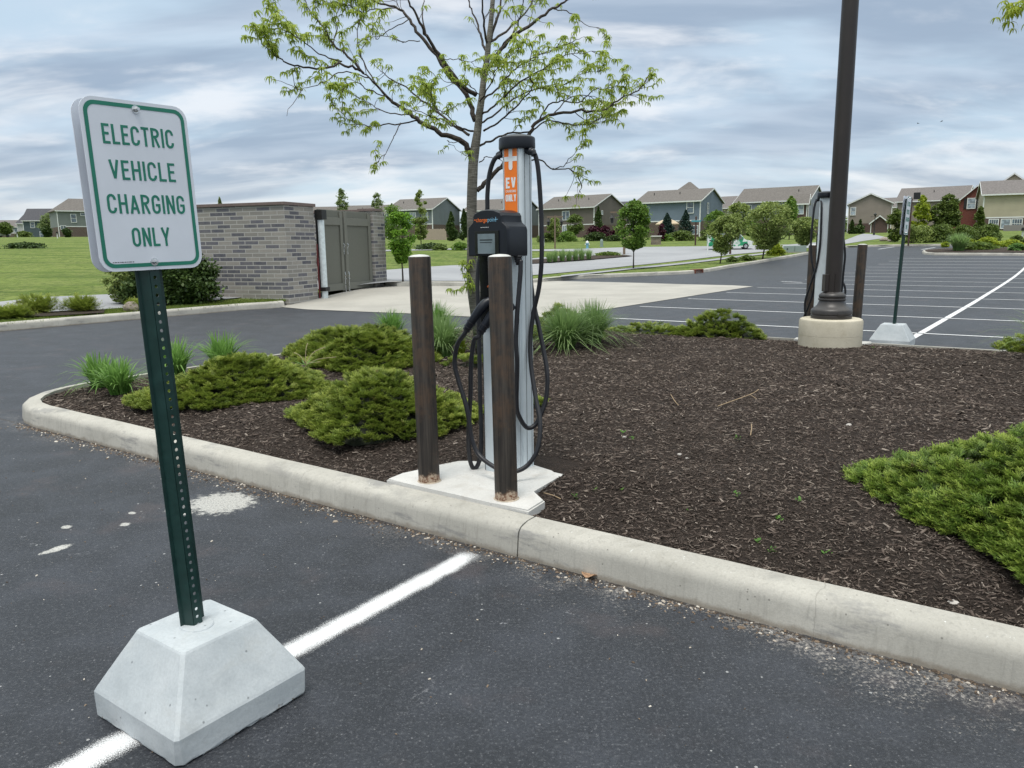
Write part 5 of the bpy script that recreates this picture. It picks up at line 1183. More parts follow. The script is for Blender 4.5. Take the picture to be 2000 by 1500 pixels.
def sprouts():
    P = []; 
    for px, py in ((1163, 968), (1212, 965), (1124, 978), (1437, 975), (1345, 1005), (1480, 1068), (1510, 1083), (1705, 682), (1636, 680), (1440, 862), (1232, 862), (1218, 850), (1560, 985), (1612, 1090), (1520, 1020)):
        x, y = gp(px, py, .2); z = mz(*toUV((x, y))); x, y = gp(px, py, z); P += [(x+rng.normal(0, .008), y+rng.normal(0, .008), z+.012+rng.uniform(0, .02)) for _ in range(9)]
    P = np.array(P); a = rng.uniform(0, 6.28, len(P)); M = frames(np.column_stack([np.cos(a), np.sin(a), rng.uniform(.2, .9, len(P))]))
    tv = np.array([(0, -.15, 0), (0, .15, 0), (.5, .35, 0), (.5, -.35, 0), (1, .05, 0), (1, -.05, 0)]); tf = np.array([(0, 1, 2, 3), (3, 2, 4, 5)])
    V, Fq, _ = scatter(tv, tf, None, P, M, rng.uniform(.010, .022, len(P))); o = arrmesh('weed_sprouts', V, Fq, L_LILY); tag(o, 'tiny green weed seedlings dotted about the mulch', 'weeds', kind='stuff')
sprouts()
# ------------------------------------------------------------------ BRICK ENCLOSURE
def enclosure():
    z0 = 0.0; root = empty('brick_enclosure', (cornerE[0], cornerE[1], 0), -R(20)); tag(root, 'mottled grey brick dumpster enclosure with brown coping and tall olive grey gates', 'enclosure')
    zt = 2.43; t = .30
    def wall(name, x0, x1, y0, y1, cop=True, m=BRICKE):
        mb = MB(); mb.box(x0, x1, y0, y1, -.12, zt); w = mb.build(name, m, root)
    mb = MB(); mb.box(-4.6, 0, 0, t, -.12, zt); mb.box(-t, 0, t, 1.22, -.12, zt); mb.box(-4.6, -4.6+t, t, 4.9, -.12, zt); mb.box(-4.6+t, -.02, 4.6, 4.9, -.12, zt); w = mb.build('wall', BRICKE, root)
    mb = MB(); mb.box(-.42, .02, 4.14, 4.63, -.12, zt); mb.build('pillar', BRICKE, root)
    mb = MB()
    for x0, x1, y0, y1 in ((-4.65, -3.1, -.045, t+.04), (-3.094, -1.5, -.045, t+.04), (-1.494, .045, -.045, t+.04), (-t-.04, .045, t+.044, 1.26), (-.46, .06, 4.10, 4.67), (-4.6, -.464, 4.56, 4.94), (-4.65, -4.6+t+.04, t+.044, 4.55)):
        mb.box(x0, x1, y0, y1, zt+.002, zt+.075, bev=.006)
    mb.build('coping', COPING, root)
    # gate posts
    mb = MB(); mb.lathe([(.082, 0), (.082, 2.0), (.08, 2.01)], 24, (.09, 1.39, .10)); mb.build('gate_post', simple('galvanised', (.60, .66, .68), .4, .1), root, auto=40)
    mb = MB(); mb.box(-.02, .20, 1.28, 1.50, 2.12, 2.36, bev=.01); mb.box(-.01, .19, 1.29, 1.49, .30, .40, bev=.008); mb.box(-.12, .10, 1.455, 1.50, .28, 2.36); mb.build('hinge_plate', BLACKM, root)
    mb = MB(); mb.box(.02, .05, 1.225, 1.252, .12, 1.50); mb.lathe([(.03, 0), (.03, .2)], 10, (.035, 1.238, .95)); mb.build('red_post', REDP, root)
    def leaf(L_, loc, rz, flip):
        g_ = empty('gate_leaf', loc, rz); g_.parent = root; zb, zt_ = .24, 2.36
        mb = MB(); mb.box(-.03, 0, .0, L_, zb+.08, zt_); mb.build('panel', GATE, g_)
        mb = MB(); fw = .13
        mb.box(0.002, .040, 0, fw, zb, zt_, bev=.004); mb.box(.002, .040, L_-fw, L_, zb, zt_, bev=.004); mb.box(.002, .038, fw+.002, L_-fw-.002, zt_-.36, zt_-.16, bev=.004); mb.box(.002, .038, fw+.002, L_-fw-.002, zb+.02, zb+.20, bev=.004); mb.box(-.05, -.002, -.0, L_, zt_-.05, zt_+.03)
        mb.build('frame', GATEF, g_)
        y = L_-.05 if not flip else .05
        mb = MB(); mb.tube([(.065, y, 1.52), (.10, y+.02, 1.47), (.075, y, 1.40), (.075, y, 1.22)], .010, 6); mb.build('pull_handle', ZINC, g_); mb = MB(); mb.tube([(.07, y, .75), (.09, y, .66), (.075, y, .60), (.075, y, .17)], .011, 6); mb.tube([(.075, y-.02, .56), (.075, y+.02, .56)], .02, 8); mb.build('drop_bolt', ZINC, g_)
    leaf(1.17, (-.06, 1.51, 0), R(3), False); leaf(1.36, (-.10, 2.74, 0), R(-1), True)
enclosure()

# ------------------------------------------------------------------ HOUSES
def house(px, D, W_, Dp, eave, rise, beta, side, roof, label, base=None, base_h=2.6, wins=(), name='house', hip=0, flip=False, extra=None, z_off=0, trim=True, brick_front=False, chim=()):
    """origin at the corner nearest the eye; front runs along -x (or +x when flip), depth along +y"""
    x, y = at(px, D); z = Tz(x, y)+.1+z_off; az = math.atan2(x, y); rz = -az-R(beta)*(1 if not flip else -1)
    root = empty(name, (x, y, z), rz); tag(root, label, 'house', 'houses along the horizon')
    sgn = 1 if flip else -1; xa, xb = (0, W_) if flip else (-W_, 0)
    bm = bmesh.new(); zb = -1.0; vs = [bm.verts.new(p) for p in ((xa, 0, zb), (xb, 0, zb), (xb, Dp, zb), (xa, Dp, zb), (xa, 0, eave), (xb, 0, eave), (xb, Dp, eave), (xa, Dp, eave))]
    hi = 1 if hip else 0
    ra = bm.verts.new((xa+(hip if hip else 0), Dp/2, eave+rise)); rb = bm.verts.new((xb-(hip if hip else 0), Dp/2, eave+rise))
    for f in ((0, 1, 5, 4), (2, 3, 7, 6)): bm.faces.new([vs[i] for i in f])
    if not hip: bm.faces.new((vs[1], vs[2], vs[6], rb, vs[5])); bm.faces.new((vs[3], vs[0], vs[4], ra, vs[7]))
    else: bm.faces.new((vs[1], vs[2], vs[6], vs[5])); bm.faces.new((vs[3], vs[0], vs[4], vs[7]))
    bmesh.ops.recalc_face_normals(bm, faces=bm.faces[:]); me = bpy.data.meshes.new('wall'); bm.to_mesh(me); bm.free(); link('wall', me, side, root)
    # roof slabs with overhang
    oh = .40; sl = rise/(Dp/2); bm = bmesh.new(); ov = .30 if not hip else oh
    ex0, ex1 = xa-ov, xb+ov; ze = eave-sl*oh
    if not hip:
        def slab(y0, z0, y1, z1):
            a = [(ex0, y0, z0), (ex1, y0, z0), (ex1, y1, z1), (ex0, y1, z1)]; lo = [bm.verts.new((p[0], p[1], p[2]+.03)) for p in a]; up = [bm.verts.new((p[0], p[1], p[2]+.20)) for p in a]
            bm.faces.new(lo[::-1]); bm.faces.new(up)
            for i in range(4): bm.faces.new((lo[i], lo[(i+1) % 4], up[(i+1) % 4], up[i]))
        slab(-oh, ze, Dp/2, eave+rise); slab(Dp+oh, ze, Dp/2+.001, eave+rise)
    else:
        c4 = [bm.verts.new(p) for p in ((ex0, -oh, ze+.05), (ex1, -oh, ze+.05), (ex1, Dp+oh, ze+.05), (ex0, Dp+oh, ze+.05))]; c5 = [bm.verts.new((v.co.x, v.co.y, v.co.z+.15)) for v in c4]
        r0 = bm.verts.new((xa+hip, Dp/2, eave+rise+.15)); r1 = bm.verts.new((xb-hip, Dp/2, eave+rise+.15)); bm.faces.new(c4[::-1])
        for i in range(4): bm.faces.new((c4[i], c4[(i+1) % 4], c5[(i+1) % 4], c5[i]))
        bm.faces.new((c5[0], c5[1], r1, r0)); bm.faces.new((c5[2], c5[3], r0, r1)); bm.faces.new((c5[1], c5[2], r1)); bm.faces.new((c5[3], c5[0], r0))
    bmesh.ops.recalc_face_normals(bm, faces=bm.faces[:]); me = bpy.data.meshes.new('roof'); bm.to_mesh(me); bm.free(); rf = link('roof', me, roof, root)
    for q in chim:
        mb = MB(); mb.lathe([(.07, 0), (.07, .55)], 8, (q*W_*sgn, Dp*.28, eave+rise*.56)); mb.build('vent_pipe', BLACKM, rf)
    if trim:
        mb = MB(); mb.box(ex0, ex1, -oh-.08, -oh-.003, ze-.02, ze+.17)
        gx = (xb if not flip else xa); gs = 1 if not flip else -1
        if not hip:
            for a, b_ in (((-oh, ze), (Dp/2, eave+rise)), ((Dp+oh, ze), (Dp/2, eave+rise))):
                p = [(gx+gs*(ov+.005), a[0], a[1]+.0), (gx+gs*(ov+.005), b_[0], b_[1]), (gx+gs*(ov+.005), b_[0], b_[1]+.17), (gx+gs*(ov+.005), a[0], a[1]+.17)]; q = [(v[0]+gs*.05, v[1], v[2]) for v in p]
                bm2 = bmesh.new(); A = [bm2.verts.new(v) for v in p]; B = [bm2.verts.new(v) for v in q]; bm2.faces.new(A); bm2.faces.new(B[::-1])
                for i in range(4): bm2.faces.new((A[i], A[(i+1) % 4], B[(i+1) % 4], B[i]))
                mb._add(bm2, 0, None)
        mb.box(gx-.10 if gs > 0 else gx-.04, gx+.04 if gs > 0 else gx+.10, -.04, .10, -.5, eave-.05); mb.box(-W_*1-.04 if not flip else W_-.1, -W_+.10 if not flip else W_+.04, -.04, .06, -.5, eave-.05); mb.box(gx+gs*.0-.02, gx+gs*.04, Dp-.1, Dp+.04, -.5, eave-.05)
        if base: mb.box(xa-.03, xb+.06, -.06, -.035, base_h, base_h+.16)
        mb.build('trim', WHITE, root)
    if base:
        mb = MB(); mb.box(xa-.02, xb+.03, -.03, Dp+.02, -1.0, base_h); mb.build('brick_base', base, root)
    for w in wins:
        fc, d0, z0, ww, hh = w[:5]; gl = GLASS if len(w) < 6 or w[5] != 'L' else GLASSL; kind = w[6] if len(w) > 6 else 'v'
        if fc == 'F':
            cx = sgn*d0; fm = facing((cx, -.045, z0+hh/2), (1, 0, 0), (0, 0, 1))
        else:
            s_ = 1 if not flip else -1; fm = facing(((xb if not flip else xa)+s_*.045, d0, z0+hh/2), (0, s_, 0), (0, 0, 1))
        mb = MB(); a, b_ = ww/2, hh/2; f_ = .10
        mb.box(-a-f_, a+f_, b_, b_+f_, 0, .06); mb.box(-a-f_, a+f_, -b_-f_, -b_, 0, .07); mb.box(-a-f_, -a, -b_+.001, b_-.001, 0, .06); mb.box(a, a+f_, -b_+.001, b_-.001, 0, .06)
        if kind == 'v': mb.box(-a, a, -.03, .03, 0, .055)
        elif kind == 's': mb.box(-.04, .04, -b_, b_, 0, .055)
        elif kind == 'g': mb.box(-a, a, -.025, .025, 0, .055); mb.box(-.02, .02, -b_, b_, 0, .054); mb.box(-a/2-.02, -a/2+.02, -b_, b_, 0, .054); mb.box(a/2-.02, a/2+.02, -b_, b_, 0, .054)
        wn = mb.build('window', WHITE, root, fm); mb = MB(); mb.box(-a+.001, a-.001, -b_+.001, b_-.001, .002, .03); mb.build('pane', gl, wn)
        if len(w) > 7:
            mb = MB(); mb.box(-a-f_-.42, -a-f_-.02, -b_-.05, b_+.05, 0, .05); mb.box(a+f_+.02, a+f_+.42, -b_-.05, b_+.05, 0, .05); mb.build('shutter', BLACKM, wn)
    return root
house(52, 290, 15, 9, 5.2, 2.4, 25, SIDE_W, ROOFL, 'farthest pale house at the extreme left edge with tan roof', HBRICK, 2.8, (('F', 3, 3.4, 1.4, 1.4), ('F', 8, 3.4, 1.4, 1.4)))
house(112, 225, 8.5, 9, 5.4, 3.2, 20, SIDE_TEAL, ROOFD, 'dark slate house with steep dark roof left of the sign, behind a pale tree', None, 0, (('F', 2.5, 3.3, 1.0, 1.5), ('F', 6, 3.3, 1.0, 1.5), ('F', 3.5, .5, 1.6, 1.6)))
house(70, 245, 5.5, 8, 5.2, 2.6, 35, SIDE_W, ROOFD, 'white gabled house between the tan roof and the dark slate house', None, 0, (('F', 2.5, 3.3, 1.0, 1.4),))
house(117, 165, 16, 10, 5.5, 2.6, 8, SIDE_GG, ROOF, 'grey green house with brick base immediately left of the large sign', HBRICK, 2.1, (('F', 3.0, 3.1, .9, 1.6), ('F', 5.2, 4.5, 1.5, .45, 'D', 'n'), ('F', .9, 1.6, .9, .7, 'D', 's')), flip=True, hip=3.2)
house(658, 205, 9, 9, 5.6, 2.6, 15, SIDE_BG, ROOF, 'grey roof just peeking over the left gate leaf', HBRICK, 2.6, ())
house(752, 190, 13, 10, 5.5, 2.4, 20, SIDE_BG, ROOF, 'long grey roof peeking over the right gate leaf', HBRICK, 2.6, (), chim=(.5,))
house(846, 150, 10.4, 10.6, 5.45, 2.15, 31, SIDE_BG, ROOF, 'grey blue house left of the tree trunk, above the cedar fence', HBRICK, 2.55, (('F', 4.3, 3.45, 1.15, 1.35, 'L', 's'), ('F', 1.4, 3.45, .8, 1.35, 'L')), chim=(.35, .8))
house(1008, 150, 11.6, 10.2, 5.45, 2.15, 28, SIDE_BG, ROOF, 'grey blue house mostly hidden behind the near charger', HBRICK, 2.55, (('F', 9.5, 3.45, 1.0, 1.3),), chim=(.4,))
house(1160, 143, 12.6, 10.8, 5.5, 2.3, 33, SIDE_T, ROOF, 'brown taupe house right of the near charger behind purple shrubs', HBRICK, 2.3, (('F', 6.2, 3.35, 1.5, 1.5, 'D', 's'), ('F', 12.0, 3.5, 1.0, 1.15, 'L', 's'), ('F', 6.5, .35, .9, 1.9, 'L', 's'), ('G', 2.6, 4.2, .35, .6, 'L', 'n')), chim=(.25, .8))
house(1235, 190, 9, 9, 5.6, 2.6, 10, SIDE_T, ROOFD, 'dark roof filling the gap between taupe house and blue house', HBRICK, 2.6, ())
house(1366, 121, 10.6, 10.8, 5.5, 1.95, 19, SIDE_B, ROOF, 'bright blue house behind the patio umbrella', HBRICK, 2.45, (('F', 1.6, 3.7, 1.0, 1.6, 'D'), ('G', 3.4, 3.7, .5, 1.5, 'D'), ('F', .8, .5, 1.0, 1.2)), chim=(.42, .83))
house(1372, 134, 6, 7, 6.6, 2.6, 8, SIDE_B, ROOF, 'taller hipped roof rising behind the bright blue house', None, 0, (), hip=2.8)
house(1420, 152, 4, 9, 5.2, 2.2, 20, SIDE_TAN, ROOFL, 'tan garage end just right of the bright blue house', None, 0, ())
house(1576, 128, 12, 9.5, 5.6, 2.3, 14, SIDE_LV, ROOF, 'house with lavender grey gable end behind the pear trees', HBRICK, 2.6, (('G', 3.0, 3.6, .6, 1.4, 'D'), ('F', 10, 3.6, 1.3, 1.4)), chim=(.2,))
house(1573, 124, 1.9, 3, 5.0, 1.2, 3, DBRICK, ROOF, 'small dark brick gable in front of the lavender grey house', None, 0, (('F', .95, 3.3, .75, 1.35, 'L'),))
house(1653, 146, 8.8, 9, 5.3, 2.3, -86, SIDE_TAN, ROOFL, 'tan house with its broad gable end right of the lamp pole', DBRICK, 1.5, (('G', 1.0, 3.2, .8, 1.3, 'L'),), flip=False) if False else None
def gable_front(px0, px1, D, eave, rise, L_, side, roof, label, base=None, base_h=2.4, wins=(), group='houses along the horizon', name='house', beta=0):
    "house whose gable end faces the eye"
    x0, _ = at(px0, D); x1, _ = at(px1, D); w = (x1-x0); xm, y = (x0+x1)/2, D; z = Tz(xm, y)+.1; az = math.atan2(xm, y); w *= math.cos(az)
    root = empty(name, (xm, y, z), -az-R(beta)); tag(root, label, 'house', group)
    bm = bmesh.new(); prof = [(-w/2, -1), (w/2, -1), (w/2, eave), (0, eave+rise), (-w/2, eave)]
    A = [bm.verts.new((p[0], 0, p[1])) for p in prof]; B = [bm.verts.new((p[0], L_, p[1])) for p in prof]
    bm.faces.new(A); bm.faces.new(B[::-1]); bm.faces.new((A[1], B[1], B[2], A[2])); bm.faces.new((A[4], B[4], B[0], A[0])); bmesh.ops.recalc_face_normals(bm, faces=bm.faces[:])
    me = bpy.data.meshes.new('wall'); bm.to_mesh(me); bm.free(); link('wall', me, side, root)
    bm = bmesh.new(); tb = bmesh.new(); sl = rise/(w/2); oh = .3
    for s in (-1, 1):
        pr = [(s*(w/2+oh), eave-sl*oh), (0, eave+rise)]
        for bmx, ya, yb_, t0, t1 in ((bm, -.3, L_+.3, .02, .18), (tb, -.36, -.302, -.04, .16)):
            a = [bmx.verts.new(v) for v in ((pr[0][0], ya, pr[0][1]+t0), (pr[1][0], ya, pr[1][1]+t0), (pr[1][0], ya, pr[1][1]+t1), (pr[0][0], ya, pr[0][1]+t1))]; b = [bmx.verts.new((v.co.x, yb_, v.co.z)) for v in a]
            bmx.faces.new(a); bmx.faces.new(b[::-1])
            for i in range(4): bmx.faces.new((a[i], a[(i+1) % 4], b[(i+1) % 4], b[i]))
    for bmx, nm, mt in ((bm, 'roof', roof), (tb, 'trim', WHITE)):
        bmesh.ops.recalc_face_normals(bmx, faces=bmx.faces[:]); me = bpy.data.meshes.new(nm); bmx.to_mesh(me); bmx.free(); link(nm, me, mt, root)
    mb = MB(); [mb.box(s*w/2-.06, s*w/2+.06, -.05, .08, -.5, eave-.1) for s in (-1, 1)]; mb.build('corner_board', WHITE, root)
    if base: mb = MB(); mb.box(-w/2-.03, w/2+.03, -.03, L_+.02, -1, base_h); mb.build('brick_base', base, root)
    for (fx, z0, ww, hh, shut) in wins:
        fm = facing((fx*w/2, -.06, z0+hh/2), (1, 0, 0), (0, 0, 1)); a, b_ = ww/2, hh/2; mb = MB(); f_ = .1
        mb.box(-a-f_, a+f_, b_, b_+f_, 0, .06); mb.box(-a-f_, a+f_, -b_-f_, -b_, 0, .07); mb.box(-a-f_, -a, -b_+.001, b_-.001, 0, .06); mb.box(a, a+f_, -b_+.001, b_-.001, 0, .06); mb.box(-a, a, -.03, .03, 0, .055)
        wn = mb.build('window', WHITE, root, fm); mb = MB(); mb.box(-a+.001, a-.001, -b_+.001, b_-.001, .002, .03); mb.build('pane', GLASSL, wn)
        if shut: mb = MB(); mb.box(-a-f_-.40, -a-f_-.02, -b_-.05, b_+.05, 0, .05); mb.box(a+f_+.02, a+f_+.40, -b_-.05, b_+.05, 0, .05); mb.build('shutter', BLACKM, wn)
    return root
gable_front(1653, 1737, 135, 4.9, 1.6, 9, SIDE_TAN, ROOFL, 'tan house with broad gable end just right of the lamp pole', DBRICK, 1.6, ((-.78, 3.1, .7, 1.2, 0),))
gable_front(1699, 1732, 124, 1.6, 1.0, 6, DBRICK, ROOFL, 'low dark brick garage in front of the tan gable house', None)
house(1768, 165, 6, 9, 5.0, 2.0, 12, SIDE_C, ROOFL, 'small grey roof between tan gable house and the far sign', None, 0, ())
house(1880, 138, 11, 10, 5.3, 2.4, 6, SIDE_TAN, ROOFL, 'long low roof behind the conifers on the right', None, 0, (), chim=(.5,))
gable_front(1853, 1947, 118, 3.6, 2.9, 9, RBRICK, ROOFL, 'red brick gable with dark shutters left of the cream house', None, 0, ((-.20, 3.3, .95, 1.4, 1),))
house(1914, 108, 14, 10, 4.9, 1.9, 4, SIDE_C, ROOFL, 'large cream house at the right edge of the picture', DBRICK, 1.7, (('F', 6.5, 3.3, 1.1, 1.6, 'D'), ('F', 1.4, .35, 1.0, 1.15, 'D', 'g'), ('F', 2.8, .35, 1.0, 1.15, 'L', 'n'), ('F', 4.1, .35, 1.1, 1.15, 'D', 'g'), ('F', 6.1, .1, .5, 1.5, 'L', 'n')), flip=True, chim=(.5,))
gable_front(1940, 1997, 113, 6.4, 1.4, 6, SIDE_C, ROOFL, 'upper cross gable poking above the cream house roof')
def fence(name, p0, p1, h, mat_, label, n=8, cat_='fence'):
    a = Vector((*p0, 0)); b = Vector((*p1, 0)); root = empty(name, (a.x, a.y, 0)); tag(root, label, cat_)
    mb = MB(); mp = MB(); k = max(2, n); d = (b-a); L_ = d.length; d.normalize(); rz = math.atan2(d.y, d.x)
    for i in range(k):
        s0, s1 = L_*i/k, L_*(i+1)/k; z = Tz(a.x+d.x*s0, a.y+d.y*s0)+.1; mt = Matrix.Rotation(rz, 4, 'Z')
        nb = max(1, int((s1-s0)/.15))
        for j in range(nb): q0 = s0+(s1-s0)*j/nb; mb.box(q0+.004, q0+(s1-s0)/nb-.004, 0, .02, z, z+h+random.uniform(-.02, .02), mtx=mt)
        mp.box(s0-.05, s0+.05, .021, .12, z, z+h+.05, mtx=mt)
    mb.build('boards', mat_, root); mp.build('posts', mat_, root)
fence('cedar_fence', at(828, 108), at(872, 104), 1.45, CEDAR, 'pale cedar board fence below the grey blue house')
fence('grey_fence', at(1958, 100), at(2020, 96), .75, simple('grey_board', (.24, .22, .22), .85), 'low grey board fence below the cream house')

# ------------------------------------------------------------------ TREES AND SHRUBS BEYOND
LEAFQ = np.array([(-.5, 0, 0), (0, .32, .06), (.5, 0, 0), (0, -.32, .06)]); LEAFQF = np.array([(0, 1, 2, 3)])
def crown_pts(g2, N, K, rx, rz, shape, spread=.30, solid=.5):
    "clumped points inside a crown, unit radius rx and half height rz about the origin"
    def rad(h):   # h 0..1 bottom to top
        if shape == 'cone': return np.clip(1.02-h, 0, 1)**.85*np.clip(h*9+.35, 0, 1)
        if shape == 'column': return np.sin(np.pi*np.clip(h*.94+.05, 0, 1))**.55
        if shape == 'vase': return np.clip(.28+1.3*h, 0, 1)*np.sqrt(np.clip(1-((h-.55)/.5)**2*np.where(h > .55, 1, .2), 0, 1))
        if shape == 'flame': return np.sin(np.pi*np.clip(h*.97+.02, 0, 1)**.80)**.62
        if shape == 'dome': return np.sqrt(np.clip(1-h**2.2, 0, 1))
        return np.sqrt(np.clip(1-(2*h-1)**2, 0, 1))
    h = g2.uniform(.02, .98, K); a = g2.uniform(0, 6.28, K); r = rad(h)*np.sqrt(g2.uniform(.12, 1, K))*.86
    C = np.column_stack([r*np.cos(a)*rx, r*np.sin(a)*rx, (h-.5)*2*rz]); s = g2.uniform(.5, 1.3, K)*spread
    idx = g2.integers(0, K, N); q = g2.normal(0, 1, (N, 3))*.55*np.column_stack([np.full(N, rx), np.full(N, rx), np.full(N, rx*.75)])*s[idx][:, None]
    P = C[idx]+q; hh = P[:, 2]/(2*rz)+.5; lim = rad(np.clip(hh, 0, 1))*rx*(1.12+.28*np.sin(np.arctan2(P[:, 1], P[:, 0])*3+hh*9))+.02*rx; rr_ = np.hypot(P[:, 0], P[:, 1]); over = rr_ > lim; P[over, :2] *= (lim[over]/rr_[over])[:, None]*g2.uniform(.8, 1.02, over.sum())[:, None]
    P[:, 2] = np.clip(P[:, 2], -rz*1.03, rz*1.06); return P, C
def plant(name, label, cat_, pos, h, w, shape, mat_, N=2200, K=40, trunk=.25, leaf=.10, tr=.035, group=None, seed=0, spread=.36, bark=BARKD, lean=0, wy=None, multi=1, dz=.1):
    N = int(N*2.9); K = max(12, int(K*.85)); leaf *= 1.12; spread *= 1.2; x, y = pos; g2 = np.random.default_rng(seed+1000); z = Tz(x, y)+dz; root = empty(name, (x, y, z)); tag(root, label, cat_, group)
    ch_ = h*(1-trunk); rz = ch_/2; P, C = crown_pts(g2, N, K, w/2, rz, shape, spread); P[:, 2] += h*trunk+rz; C[:, 2] += h*trunk+rz; P[:, 0] += lean*(P[:, 2]/h)
    if wy: P[:, 1] *= wy/w; C[:, 1] *= wy/w
    D = g2.normal(0, 1, (N, 3)); D[:, 2] = D[:, 2]*.6-.15; M = frames(D, g2.normal(0, .8, N)); V, Fq, _ = scatter(LEAFQ, LEAFQF, None, P, M, g2.uniform(.6, 1.3, N)*leaf); arrmesh('crown', V, Fq, mat_, root)
    mb = MB(); top = h*(.9 if shape in ('cone', 'column', 'flame') else .62)
    for k in range(multi):
        ox = (k-(multi-1)/2)*w*.10; n = 6; pts = [(ox*(1+1.2*t)+lean*t*top/h+g2.normal(0, .006*h)*t, g2.normal(0, .004*h)*t, -.08+t*(top+.08)) for t in np.linspace(0, 1, n)]; mb.tube(pts, [tr*h*.5*(1-.8*t) for t in np.linspace(0, 1, n)], 8)
    for i in range(min(K, 14)):
        c_ = C[i]; zb = max(h*trunk*.85, min(c_[2]-w*.25, top*.9)); mb.tube([(lean*zb/h, 0, zb), (c_[0]*.5+lean*zb/h, c_[1]*.5, (zb+c_[2])/2+.02*h), (c_[0]+lean*c_[2]/h, c_[1], c_[2])], [tr*h*.22, tr*h*.14, tr*h*.06], 4)
    mb.build('trunk' if trunk > .08 else 'stems', bark, root, smooth=True); return root
def tree_px(px, pyb, pyt, wpx, *a, D=None, name='tree', label='', cat_='tree', **k):
    "plant standing where its foot is seen; height and width from its outline"
    if D is None: x, y = gt(px, pyb, .12)
    else: x, y = at(px, D)
    zt = EYE+ray(px, pyt).z/ray(px, pyt).y*y; z = Tz(x, y)+.1; w = wpx/F*y
    return plant(name, label, cat_, (x, y), zt-z, w, *a, **k)
TG = 'trees between the lot and the houses'
tree_px(787, 551, 418, 66, 'vase', L_BR, 2600, 46, .30, .075, .030, name='young_maple', label='bright green young maple at the right end of the gate', group=TG, seed=1, spread=.26)
tree_px(823, 484, 372, 32, 'flame', L_OL, 2600, 44, .16, .13, .020, name='narrow_tree', label='tall narrow olive green tree in front of the grey blue house', group=TG, seed=2, spread=.28)
tree_px(768, 486, 400, 50, 'round', L_GRN, 2000, 30, .12, .14, .02, D=75, name='leafy_tree', label='dark leafy tree right behind the bright young maple', group=TG, seed=42)
tree_px(671, 492, 369, 28, 'column', L_PALE, 1500, 110, .2, .12, .018, D=62, name='narrow_tree', label='thin treetop sticking up above the left gate leaf', group=TG, seed=3, spread=.24)
tree_px(740, 492, 377, 28, 'column', L_PALE, 1400, 110, .2, .12, .018, D=64, name='narrow_tree', label='thin treetop sticking up above the right gate leaf', group=TG, seed=4, spread=.24)
tree_px(435, 500, 387, 24, 'cone', L_PALE, 900, 20, .2, .12, .018, D=66, name='narrow_tree', label='tiny treetop just showing above the brick wall coping', group=TG, seed=5)
AG = 'columnar evergreens by the grey blue houses'
tree_px(882, 472, 415, 26, 'cone', L_DK, 2600, 50, .03, .20, .02, D=96, name='evergreen', label='dark cone shaped evergreen left of the tree trunk', cat_='evergreen', group=AG, seed=6)
tree_px(907, 471, 410, 25, 'cone', L_DK, 2600, 50, .03, .20, .02, D=98, name='evergreen', label='dark cone shaped evergreen touching the tree trunk', cat_='evergreen', group=AG, seed=7)
SG = 'low clipped shrubs by the far sidewalk'
def shrub(px, pyb, pyt, wpx, mat_, label, group=SG, D=None, seed=0, name='low_shrub', shape='dome', N=1100, leaf=.10, K=26, wy=None, dz=.0, cat_='shrub', spread=.34):
    if D is None: x, y = gt(px, pyb, .12)
    else: x, y = at(px, D)
    w = wpx/F*y; zt = EYE+ray(px, pyt).z/ray(px, pyt).y*(y+ (wy or w)*.3); z = Tz(x, y)+.1
    return plant(name, label, cat_, (x, y+min(w, wy or w)*.4), max(zt-z, .25), w, shape, mat_, N, K, .0, leaf, .02, group, seed, wy=wy, spread=spread)
shrub(840, 488, 476, 66, L_DK, 'long dark low hedge left of the round shrub, beyond the left bollard', seed=11, wy=2.5, leaf=.13)
shrub(858, 489, 478, 28, L_HEDGE, 'round low shrub at the end of the dark low hedge', seed=12, leaf=.12)
shrub(897, 489, 474, 32, L_GRN, 'round low shrub immediately left of the tree trunk', seed=13, leaf=.12)
shrub(30, 486, 475, 76, L_DK, 'long dark hedge strip across the far left lawn', seed=14, wy=3, leaf=.15)
# left side
tree_px(14, 470, 434, 24, 'round', L_HEDGE, 1200, 26, .22, .30, .03, D=150, name='round_tree', label='round green tree at the extreme left edge', group=TG, seed=15)
tree_px(99, 466, 417, 34, 'round', L_PALE, 1500, 30, .2, .38, .03, D=185, name='pale_tree', label='pale spring tree before the dark slate house', group=TG, seed=16)
shrub(88, 468, 443, 19, L_DK, 'dark upright bush nearest the dark slate house', 'bushes far left', 150, 17, 'evergreen_bush', 'round', 1200, .28)
shrub(128, 470, 446, 17, L_DK, 'dark upright bush at the corner of the grey green house', 'bushes far left', 140, 18, 'evergreen_bush', 'round', 1200, .26)
shrub(40, 466, 452, 30, L_HEDGE, 'loose bushes in front of the farthest pale house', 'bushes far left', 170, 19, 'bush', 'dome', 900, .3)
